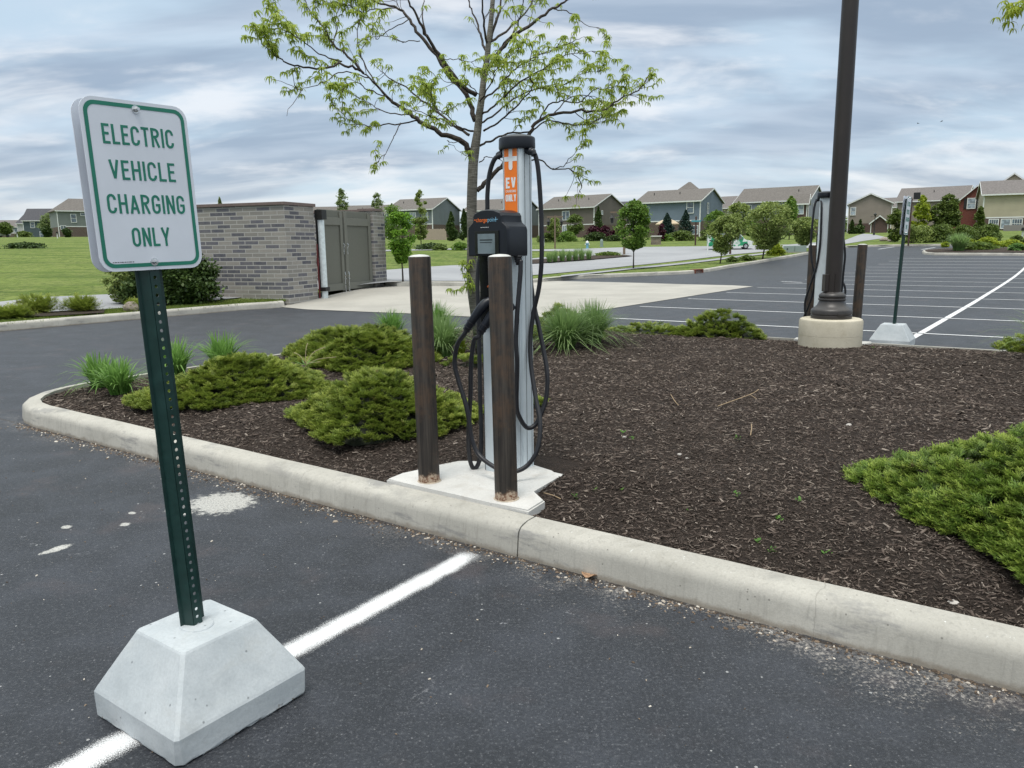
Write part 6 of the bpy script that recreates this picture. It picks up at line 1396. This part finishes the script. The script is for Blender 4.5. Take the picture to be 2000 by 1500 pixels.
# big arborvitae bush against the wall
plant('arborvitae', 'big dense green bush against the brick wall, partly behind the sign post', 'shrub', (-8.05, 18.35), 1.32, 2.45, 'dome', L_DK, 9000, 120, 0, .085, .02, 'bushes by the near left kerb', 20, .20, wy=1.7, dz=.12)
plant('arborvitae', 'loose small leaved shrub left of the big bush, above the rock', 'shrub', (-9.2, 18.3), 1.05, .9, 'round', L_OL, 1500, 34, .05, .06, .02, 'bushes by the near left kerb', 21, .24, dz=.12)
for i, (px, py, h, w, lab) in enumerate(((75, 611, .42, 1.05, 'larger spiky juniper left of the sign, beyond the left kerb'), (160, 608, .36, .80, 'smaller spiky juniper just left of the sign, beyond the left kerb'), (22, 621, .26, .85, 'low juniper at the extreme left edge'), (268, 604, .20, .3, 'bit of low plant beside the rock'))):
    x, y = gt(px, py, .15); g2 = np.random.default_rng(50+i); root = empty('spiky_juniper', (x, y, Tz(x, y)+.14)); tag(root, lab, 'juniper', 'spiky junipers beyond the left kerb')
    n = 900; a = g2.uniform(0, 6.28, n); el = g2.uniform(.15, 1.1, n); t = g2.uniform(.05, .85, n); D = np.column_stack([np.cos(a)*np.cos(el), np.sin(a)*np.cos(el), np.sin(el)]); P = D*t[:, None]*np.array([w/2*1.1, .36, h]); V, Fq, tp = scatter(SPV, SPF, SPT, P, frames(D+g2.normal(0, .18, (n, 3))), g2.uniform(.10, .17, n)); arrmesh('foliage', V, Fq, L_JUN, root, tip=tp)
x, y = gt(256, 606, .15); blob('boulder', (x, y, Tz(x, y)+.20), (.16, .13, .15), STONE, 'small pinkish rock beside the big bush at the left kerb', 'rock', 4)
# centre and right
tree_px(1237, 526, 392, 68, 'round', L_GRN, 4200, 90, .30, .10, .024, name='young_tree', label='full green young tree standing alone between taupe and blue houses', group=TG, seed=222, spread=.24)
tree_px(1122, 471, 419, 32, 'round', L_HEDGE, 1700, 34, .25, .20, .03, name='lawn_tree', label='small lawn tree in front of the taupe house', group=TG, seed=23)
tree_px(1083, 474, 425, 24, 'round', L_OL, 1200, 26, .2, .20, .03, D=92, name='lawn_tree', label='small tree behind the left wooden lantern post', group=TG, seed=24)
tree_px(1168, 456, 405, 27, 'cone', L_DK, 2000, 44, .04, .18, .025, D=112, name='spruce', label='small dark spruce against the corner of the taupe house', group=TG, seed=25)
tree_px(1302, 474, 417, 36, 'cone', L_BLUE, 2600, 54, .04, .17, .025, D=97, name='spruce', label='left of two blue spruces beside the patio umbrella', group=TG, seed=26)
tree_px(1338, 466, 412, 34, 'cone', L_BLUE, 2400, 50, .04, .17, .025, D=102, name='spruce', label='right of two blue spruces below the bright blue house', group=TG, seed=27)
for i, (px, yb, yt, w, mt, lab) in enumerate(((1068, 474, 456, 40, L_HEDGE, 'loose green shrubs left of the taupe house door'), (1108, 474, 452, 44, L_GRN, 'loose green shrubs in front of the taupe house door'), (1160, 465, 441, 32, L_PU, 'purple shrub, left of the purple row'), (1182, 465, 442, 30, L_PU, 'purple shrub, middle of the purple row'), (1204, 466, 446, 28, L_PU, 'purple shrub, right of the purple row'), (1164, 475, 454, 44, L_DK, 'dark evergreen hedge below the purple shrubs, left part'), (1206, 477, 459, 42, L_DK, 'dark evergreen hedge below the purple shrubs, right part'), (1293, 468, 438, 14, L_PU, 'purple shrub beside the left blue spruce'), (1334, 477, 451, 52, L_HEDGE, 'green hedge behind the street name post'), (1302, 477, 458, 26, L_GRN, 'green shrub beside the stone entry pier'), (1385, 474, 448, 40, L_HEDGE, 'reddish green bush right of the street name post'))):
    shrub(px, yb, yt, w, mt, lab, 'garden shrubs before the houses', 88 if i > 6 else 92+2*(i % 3) if yb > 470 else 100, 60+i, 'garden_shrub', 'dome', 1500, .17, 36, wy=2.2)
PG = 'ornamental pear trees along the kerb'
tree_px(1406, 515, 424, 66, 'vase', L_OL, 3000, 60, .22, .105, .034, name='pear_tree', label='nearest windblown pear tree, the truck seen through its crown', group=PG, seed=28, lean=.3, spread=.26)
tree_px(1489, 506, 398, 92, 'vase', L_OL, 4200, 80, .20, .12, .034, name='pear_tree', label='largest windblown pear tree, right of the green truck', group=PG, seed=29, lean=.4, spread=.25)
tree_px(1569, 492, 426, 56, 'vase', L_OL, 2600, 50, .22, .13, .034, name='pear_tree', label='pear tree just left of the far charging station', group=PG, seed=30, spread=.26)
for i, (px, yt, w, sh, mt, D, lab) in enumerate(((1397, 412, 40, 'round', L_GRN, 88, 'dark green tree behind the nearest pear tree'), (1440, 396, 52, 'round', L_OL, 82, 'light green tree between two pear trees'), (1541, 386, 34, 'flame', L_GRN, 84, 'upright green tree against the lavender grey house'), (1468, 420, 30, 'round', L_GRN, 92, 'low green tree behind the largest pear tree'))):
    tree_px(px, 480, yt, w, sh, mt, 2200, 40, .12, .18, .03, D=D, name='back_tree', label=lab, group=TG, seed=70+i)
for i, (px, yb, yt, w, mt, lab) in enumerate(((1518, 500, 476, 34, L_YG, 'bright yellow green shrub beside the pale utility box'), (1432, 512, 503, 21, L_HEDGE, 'low dark shrub in the grass near the nearest pear trunk'), (1463, 510, 500, 32, L_HEDGE, 'longer low dark shrub in the grass between pear trunks'), (1590, 489, 481, 14, L_YG, 'small bright shrub at the end of the kerb strip'))):
    shrub(px, yb, yt, w, mt, lab, 'shrubs in the kerb strip', None, 80+i, 'kerb_shrub', 'dome', 1400, .11, 30)
CGp = 'conifers and trees behind the far sign'
for i, (px, yb, yt, w, sh, mt, N, lab) in enumerate(((1748, 469, 410, 32, 'round', L_PINE, 3000, 'bushy dark pine left of the far sign'), (1795, 470, 384, 38, 'flame', L_YG, 3200, 'light green tree just right of the far sign'), (1822, 468, 402, 30, 'round', L_PINE, 2400, 'dark pine between the light green tree and the broad conifer'), (1846, 468, 380, 42, 'round', L_PINE, 3800, 'broad tall conifer right of the far sign'), (1910, 470, 401, 34, 'cone', L_PINE, 3000, 'pine in front of the cream house corner'), (1678, 456, 428, 14, 'cone', L_DK, 900, 'small dark evergreen right of the lamp pole'), (1662, 457, 430, 16, 'cone', L_DK, 900, 'small dark evergreen touching the lamp pole'), (1676, 459, 440, 28, 'dome', L_DK, 900, 'dark low bushes at the foot of the tan house'))):
    tree_px(px, yb, yt, w, sh, mt, N, 60, .03, .15 if N > 1000 else .22, .02, D=(66 if px > 1700 else 118), name='conifer', label=lab, cat_='conifer' if sh == 'cone' else 'tree', group=CGp, seed=90+i, spread=.24)
for i, (px, yt, w, mt, lab) in enumerate(((1808, 441, 60, L_OL, 'rounded hedge bush behind the far sign post'), (1850, 438, 56, L_HEDGE, 'rounded hedge bush left of the middle of the hedge'), (1892, 440, 56, L_HEDGE, 'rounded hedge bush right of the middle of the hedge'), (1942, 438, 42, L_HEDGE, 'separate rounded bush at the right end of the hedge'))):
    shrub(px, 472, yt, w, mt, lab, 'large hedge bushes at right', 62, 110+i, 'hedge_bush', 'dome', 3400, .13, 80, wy=2.0, spread=.22)
tree_px(1779, 477.5, 440, 34, 'vase', L_OL, 900, 26, .34, .12, .03, name='small_tree', label='small multi stemmed tree beside the brown post by the far kerb', group=TG, seed=120, multi=3)
for i, (px, yb, yt, w, mt, lab) in enumerate(((1894, 483, 466, 30, L_YG, 'left yellow green shrub on the far island'), (1938, 482, 464, 44, L_YG, 'large yellow green shrub on the far island'), (1984, 483, 469, 38, L_YG, 'yellow green shrub of the far island cut by the right edge'), (1850, 481, 474, 14, L_YG, 'smallest yellow green shrub near the tip of the far island'), (1926, 488.5, 474, 68, L_JUN, 'flat spreading juniper on the far island'), (1992, 490, 476, 26, L_ORN, 'greyish grass mound at right of the far island'), (1992, 476, 461, 24, L_PINE, 'dark shrub beyond the island at the right edge'))):
    shrub(px, yb, yt, w, mt, lab, 'plants on the far island', None, 130+i, 'island_shrub', 'dome', 1600, .13, 34)
x, y = gt(1872, 489.5, .15); tuft(0, 0, .6, 1.0, 500, 'green grass tuft on the far island', L_ORN, 'island_grass', 'grass clump', .03, 1.1, 'plants on the far island', 20, .5, (x, y), .15)
for i, px in enumerate((1073, 1084, 1098, 1111, 1124, 1136, 1150)):
    x, y = gt(px, 512-i*.95, .2); tuft(0, 0, .25, .60+.05*((i*7) % 3), 160, ['leftmost grass tuft in the median row', 'second grass tuft from the left in the median row', 'third grass tuft from the left in the median row', 'middle grass tuft in the median row', 'third grass tuft from the right in the median row', 'second grass tuft from the right in the median row', 'rightmost grass tuft in the median row'][i], L_ORN, 'median_grass', 'grass clump', .012, .8, 'grass tufts in a row on the road median', 30+i, .5, (x, y), .2)
shrub(1190, 501.5, 493, 54, L_JUN, 'low juniper mass at the tip of the road median', 'median plants', None, 140, 'median_juniper', 'dome', 1600, .10, 40, wy=1.6)
# far tree masses that close the horizon
def treeline():
    P = []; g2 = np.random.default_rng(9)
    for (a0, a1, D, h, n) in ((-200, 118, 330, 6, 900), (600, 1060, 330, 6.5, 900), (1200, 1260, 260, 6, 300), (1410, 1470, 240, 6.5, 500), (1590, 1780, 260, 6, 700), (1000, 2300, 360, 7, 1200)):
        for _ in range(n*3):
            px = g2.uniform(a0, a1); x, y = at(px, D+g2.uniform(-8, 8)); hh = h*(.75+.25*math.sin(px*.07)*math.cos(px*.023)); P.append((x, y, Tz(x, y)+g2.uniform(0, 1)*hh))
    P = np.array(P); D = g2.normal(0, 1, (len(P), 3)); V, Fq, _ = scatter(LEAFQ, LEAFQF, None, P, frames(D), g2.uniform(.8, 1.8, len(P))); o = arrmesh('distant_treeline', V, Fq, L_HEDGE); tag(o, 'low distant trees showing in gaps between the far houses', 'trees', kind='stuff')
treeline()

# ------------------------------------------------------------------ STREET FURNITURE FAR OFF
def lantern_post(px, pyb, pyt, label, arms, mat_=WOODP, D=None, w=.13, armw=1.0):
    x, y = gt(px, pyb, .12) if D is None else at(px, D); z = Tz(x, y)+.05; zt = EYE+ray(px, pyt).z/ray(px, pyt).y*y; h = zt-z; az = -math.atan2(x, y)
    root = empty('lantern_post', (x, y, z), az); tag(root, label, 'street lamp', 'street lamps near the road')
    mb = MB(); mb.box(-w/2, w/2, -w/2, w/2, 0, h, bev=.01); mb.build('post', mat_, root)
    mb = MB(); mb.box(min(arms)-.12, max(arms)+.12, -.04, .04, h-.16, h-.06); mb.build('cross_arm', mat_, root)
    for a in arms:
        mb = MB(); mb.lathe([(.02, h-.16), (.02, h-.30), (.06, h-.32), (.14, h-.46), (.20, h-.50), (.20, h-.52)], 12, (a, 0, 0)); mb.lathe([(.11, h-.52), (.10, h-.78), (.05, h-.84)], 10, (a, 0, 0)); mb.build('lantern', BLACKM, root)
    return root
lantern_post(1084, 486, 421, 'wooden post with two black lanterns left of the hydrant', (-.55, .55))
lantern_post(1219, 497.5, 411, 'wooden post with long arm and one black lantern beside the full young tree', (-.85, .25), w=.17)
def iron_lamp(px, pyb, pyt, label, D=None):
    x, y = gt(px, pyb, .12) if D is None else at(px, D); z = Tz(x, y)+.05; h = EYE+ray(px, pyt).z/ray(px, pyt).y*y-z; root = empty('iron_lamp', (x, y, z)); tag(root, label, 'street lamp', 'street lamps near the road')
    mb = MB(); mb.lathe([(.12, 0), (.12, .35), (.06, .5), (.045, h-.4), (.07, h-.35)], 10); mb.build('post', BLACKM, root); mb = MB(); mb.lathe([(.07, h-.35), (.19, h-.12), (.21, h-.1), (.05, h+.05), (0, h+.1)], 10); mb.box(-.55, .55, -.02, .02, h-.42, h-.38); mb.build('lamp_head', BLACKM, root)
iron_lamp(1706, 462, 417, 'thin black street lamp before the low brick garage', 98)
def sign_post(px, pyb, pyt, label, w=.14, blades=True, D=None, mat_=DKPOST):
    x, y = gt(px, pyb, .12) if D is None else at(px, D); z = Tz(x, y)+.05; h = EYE+ray(px, pyt).z/ray(px, pyt).y*y-z; root = empty('street_name_post', (x, y, z), -math.atan2(x, y)); tag(root, label, 'post', 'brown posts by the road')
    mb = MB(); mb.box(-w/2, w/2, -w/2, w/2, 0, h, bev=.01); mb.lathe([(w*.5, h), (w*.7, h+.05), (0, h+.22)], 8); mb.build('post', mat_, root)
    if blades: mb = MB(); mb.box(-.42, .42, -.10, -.08, h-.34, h-.18, mtx=Matrix.Rotation(R(12), 4, 'Z')); mb.build('name_blade', simple('teal_blade', (.06, .26, .30), .5), root)
    return root
sign_post(1358, 479.5, 426, 'dark brown street name post with teal blade before the hedge')
sign_post(1426, 497, 456, 'plain brown post standing in front of the green truck', blades=False)
r_ = sign_post(1774, 478.5, 391, 'tall brown post directly behind the far sign', blades=False, w=.12)
mb = MB(); mb.box(.10, .55, -.06, -.02, 3.4, 3.9); mb.build('traffic_plate', BLACKM, r_)
def hydrant():
    x, y = gt(1147, 485.5, .12); root = empty('fire_hydrant', (x, y, Tz(x, y)+.1)); tag(root, 'pale blue and white fire hydrant at the far road edge', 'hydrant')
    mb = MB(); mb.lathe([(.16, 0), (.16, .05), (.11, .06), (.11, .42), (.15, .43), (.15, .47)], 14); mb.build('barrel', simple('hydrant_blue', (.16, .38, .52), .5), root); mb = MB(); mb.lathe([(.14, .47), (.13, .56), (.07, .63), (.03, .65), (.03, .70), (0, .71)], 14); mb.tube([(-.2, 0, .36), (.2, 0, .36)], .055, 8); mb.build('bonnet', WHITE, root)
hydrant()
def mailbox(px, pyb, pyt, label, D=None):
    x, y = gt(px, pyb, .12) if D is None else at(px, D); z = Tz(x, y)+.05; h = max(1.0, EYE+ray(px, pyt).z/ray(px, pyt).y*y-z); root = empty('mailbox', (x, y, z), -math.atan2(x, y)); tag(root, label, 'mailbox', 'mailboxes at the roadside')
    mb = MB(); mb.box(-.07, .07, -.07, .07, 0, h-.2); mb.build('post', WHITE, root); mb = MB(); mb.tube([(0, -.28, h-.08), (0, .25, h-.08)], .13, 12); mb.box(-.12, .12, -.27, .24, h-.2, h-.08); mb.build('box', BLACKM, root)
mailbox(1062, 480.5, 462, 'white mailbox post just right of the near charger cable'); mailbox(113, 477, 462, 'mailbox on the left lawn before the grey green house', 115); mailbox(35, 470, 459, 'far mailbox at left near the loose bushes', 150); mailbox(1996, 462, 448, 'mailbox at the right edge', 62)
def utility_boxes():
    x, y = gt(1175, 482.5, .12); mb = MB(); mb.lathe([(.14, 0), (.14, .55), (.10, .68), (0, .72)], 12, sy=.9); mb.box(-.17, .17, -.15, .15, 0, .08); o = mb.build('utility_pedestal', TEALU); o.location = (x, y, Tz(x, y)+.1); tag(o, 'small grey green utility pedestal right of the hydrant', 'utility box')
    x, y = gt(1552, 493, .12); root = empty('transformer_box', (x, y, Tz(x, y)+.1), -math.atan2(x, y)); tag(root, 'long pale green transformer box beside the pear tree by the kerb', 'utility box')
    mb = MB(); mb.box(-.72, .72, -.4, .45, .05, .46, bev=.03); mb.build('cabinet', TEALU, root); mb = MB(); mb.box(-.77, .77, -.45, .5, -.05, .06); mb.build('plinth', APRON, root); mb = MB(); mb.box(-.01, .01, -.412, -.40, .08, .44); mb.box(-.5, -.42, -.412, -.40, .2, .3); mb.build('door_seam', BLACKM, root)
    x, y = gt(1382, 500.5, .12); mb = MB(); mb.lathe([(.035, 0), (.035, .75), (0, .8)], 8); mb.box(-.05, .05, -.05, .05, -.02, .03); o = mb.build('marker_stake', WHITE); o.location = (x, y, Tz(x, y)+.1); tag(o, 'thin white marker stake in the grass below the truck', 'marker')
utility_boxes()
def entry_pier():
    x, y = gt(1281, 478, .12); y0 = y; root = empty('stone_pier', (x, y, Tz(x, y)), -math.atan2(x, y)); tag(root, 'stone entry pier with pale cap right of the full young tree', 'pier')
    s = y/F; mb = MB(); mb.box(-9.5*s, 9.5*s, -.4, .4, 0, 17*s, bev=.03); mb.build('stonework', m_brick('rubble_stone', [(.20, .16, .13), (.28, .23, .19), (.14, .11, .10)], (.22, .2, .18), .35, .18, .02), root); mb = MB(); mb.box(-11*s, 11*s, -.5, .5, 17.05*s, 19.5*s, bev=.02); mb.build('cap', DOME, root)
entry_pier()
def umbrella():
    x, y = at(1303, 104); root = empty('patio_umbrella', (x, y, Tz(x, y)+.1)); tag(root, 'pale beige patio umbrella below the bright blue house', 'umbrella')
    mb = MB(); mb.lathe([(1.6, 1.95), (1.6, 1.85), (1.57, 1.85), (1.57, 1.98), (.9, 2.4), (0, 2.68)], 8, cap=False); mb.build('canopy', simple('beige_canvas', (.52, .42, .29), .85), root); mb = MB(); mb.lathe([(.05, 0), (.05, 2.6)], 8); mb.lathe([(.35, 0), (.3, .1)], 10); mb.build('pole', WHITE, root)
umbrella()
for i, (px, py, s, lab) in enumerate(((1728, 471, .36, 'reddish boulder at the foot of the bushy dark pine'), (1740, 472, .24, 'smaller grey boulder beside the reddish boulder'), (1505, 494.5, .22, 'tan boulder left of the bright yellow green shrub'))):
    x, y = gt(px, py, .12); blob('boulder', (x, y, Tz(x, y)+.1+s*.35), (s*1.3, s*.9, s*.75), STONE, lab, 'rock', 20+i)
def drain():
    a, b = gt(1357, 534), gt(1371, 532.6); root = empty('storm_drain', (a[0], a[1], Tz(*a))); tag(root, 'rust red cast storm drain inlet set in the far kerb', 'drain')
    d = Vector((b[0]-a[0], b[1]-a[1], 0)); L_ = max(d.length, .35); rz = math.atan2(d.y, d.x); mt = Matrix.Rotation(rz, 4, 'Z'); rm = simple('rusty_iron', (.17, .055, .035), .8, var=.3)
    mb = MB(); mb.box(-.05, L_+.05, -.05, .22, .142, .176, mtx=mt); mb.box(-.05, .02, -.05, .22, 0, .142, mtx=mt); mb.box(L_-.02, L_+.05, -.05, .22, 0, .142, mtx=mt); mb.build('hood', rm, root)
    mb = MB(); [mb.box(.03+k*L_/5, .05+k*L_/5, -.055, -.03, .01, .14, mtx=mt) for k in range(5)]; mb.build('grate', rm, root)
drain()
def truck():
    x, y = gt(1424, 486.5, .15); s = y/F; root = empty('work_truck', (x, y, Tz(x, y)+.16), -math.atan2(x, y)+R(4)); tag(root, 'green and white work truck on the road behind the pear trees', 'truck')
    Lb = 45*s; Lc = 35*s; H_ = 29*s; grn = simple('truck_green', (.02, .30, .12), .4, var=.3, scale=2); wh = simple('truck_white', (.62, .66, .64), .4)
    x0 = -41*s; wr = 5.2*s
    n = NT('wrapped_panel'); tc = n.co('Object'); f = n.voro(tc, 1.5/1.6, 'F1'); c = n.mix(n.rng(n.noise(tc, 1.3, 3, .6, 1.2), .55, .60), (.66, .69, .67), (.02, .28, .13)); c = n.mix(n.rng(n.noise(tc, 2.3, 3), .62, .66), c, (.02, .05, .04)); wrap = n.out(c, .4)
    mb = MB(); mb.box(x0, x0+Lb, -1.0, 1.0, wr*1.0, H_, bev=.12); mb.build('box_body', wrap, root)
    xc = x0+Lb+.05
    bm = bmesh.new(); prof = [(xc, wr*.8), (xc+Lc, wr*.8), (xc+Lc+.02, H_*.50), (xc+Lc*.62, H_*.60), (xc+Lc*.40, H_*.93), (xc+.1, H_*.97), (xc, H_*.9)]
    A = [bm.verts.new((p[0], -.95, p[1])) for p in prof]; B = [bm.verts.new((p[0], .95, p[1])) for p in prof]; bm.faces.new(A); bm.faces.new(B[::-1])
    for i in range(len(prof)): bm.faces.new((A[i], A[(i+1) % len(prof)], B[(i+1) % len(prof)], B[i]))
    bmesh.ops.recalc_face_normals(bm, faces=bm.faces[:]); bmesh.ops.bevel(bm, geom=bm.edges[:], offset=.04, segments=2, affect='EDGES'); me = bpy.data.meshes.new('cab'); bm.to_mesh(me); bm.free(); link('cab', me, wrap, root)
    mb = MB(); mb.prism([(xc+.25, H_*.62), (xc+Lc*.52, H_*.62), (xc+Lc*.38, H_*.87), (xc+.25, H_*.88)], 0, .02, mtx=facing((0, -.955, 0), (1, 0, 0), (0, 0, 1))); mb.build('side_window', GLASS, root)
    mb = MB(); mb.box(x0-.05, xc+Lc+.05, -.98, -.90, wr*.72, wr*1.02); mb.box(xc+Lc+.0, xc+Lc+.1, -.95, .95, wr*.7, wr*1.2); mb.build('skirt', wh, root)
    for wx in (xc+Lc*.66, x0+Lb*.75):
        for sy in (-1, 1):
            mb = MB(); mb.lathe([(wr, -.14), (wr*1.02, -.1), (wr*1.02, .1), (wr, .14), (wr*.6, .145)], 24, mtx=Matrix.Translation((wx, sy*.86, wr)) @ Matrix.Rotation(math.pi/2, 4, 'X')); wl = mb.build('wheel', CABLE, root, auto=40)
            mb = MB(); mb.lathe([(wr*.58, -.15), (wr*.58, .15), (wr*.2, .16), (0, .16)], 16, mtx=Matrix.Translation((wx, sy*.86, wr)) @ Matrix.Rotation(math.pi/2, 4, 'X')); mb.build('rim', ZINC, wl)
    mb = MB(); mb.box(xc+Lc-.05, xc+Lc+.06, -.9, -.6, H_*.36, H_*.47); mb.build('headlight', WHITE, root)
truck()
def far_car():
    x, y = at(-2, 150); root = empty('parked_car', (x, y, Tz(x, y)+.1), R(80)); tag(root, 'white car just showing at the extreme left edge', 'car')
    bm = bmesh.new(); prof = [(-2.2, .35), (2.2, .35), (2.2, .8), (1.2, .95), (.6, 1.42), (-1.2, 1.45), (-2.0, .95), (-2.2, .9)]; A = [bm.verts.new((p[0], -.85, p[1])) for p in prof]; B = [bm.verts.new((p[0], .85, p[1])) for p in prof]; bm.faces.new(A); bm.faces.new(B[::-1])
    for i in range(8): bm.faces.new((A[i], A[(i+1) % 8], B[(i+1) % 8], B[i]))
    bmesh.ops.recalc_face_normals(bm, faces=bm.faces[:]); bmesh.ops.bevel(bm, geom=bm.edges[:], offset=.08, segments=2, affect='EDGES'); me = bpy.data.meshes.new('body'); bm.to_mesh(me); bm.free(); link('body', me, WHITE, root)
    for wx in (-1.35, 1.35):
        for sy in (-1, 1): mb = MB(); mb.lathe([(.32, -.1), (.32, .1)], 18, mtx=Matrix.Translation((wx, sy*.8, .32)) @ Matrix.Rotation(math.pi/2, 4, 'X')); mb.build('wheel', CABLE, root)
    mb = MB(); mb.box(-1.1, .5, -.865, .865, 1.0, 1.3); mb.build('side_window', GLASS, root)
far_car()
for i, (px, py, lab) in enumerate(((1793, 241, 'left of two tiny birds flying in the right part of the sky'), (1839, 237, 'right of two tiny birds flying in the right part of the sky'))):
    p = pix3(px, py, 60); bm = bmesh.new()
    for s in (-1, 1):
        a = [bm.verts.new(v) for v in ((0, .10, 0), (s*.22, .06, .09), (s*.5, -.06, .02), (s*.22, -.05, .06), (0, -.08, 0))]; bm.faces.new(a)
    me = bpy.data.meshes.new('bird'); bm.to_mesh(me); bm.free(); mb = MB(); mb.bm.from_mesh(me); mb.lathe([(0, -.2), (.05, -.1), (.06, 0), (.03, .15), (0, .24)], 8, mtx=Matrix.Rotation(math.pi/2, 4, 'X')); o = mb.build('bird', BLACKM); o.location = p; o.scale = (.42, .42, .42); o.rotation_euler = (0, .2, .6+i); tag(o, lab, 'bird', 'birds in flight')
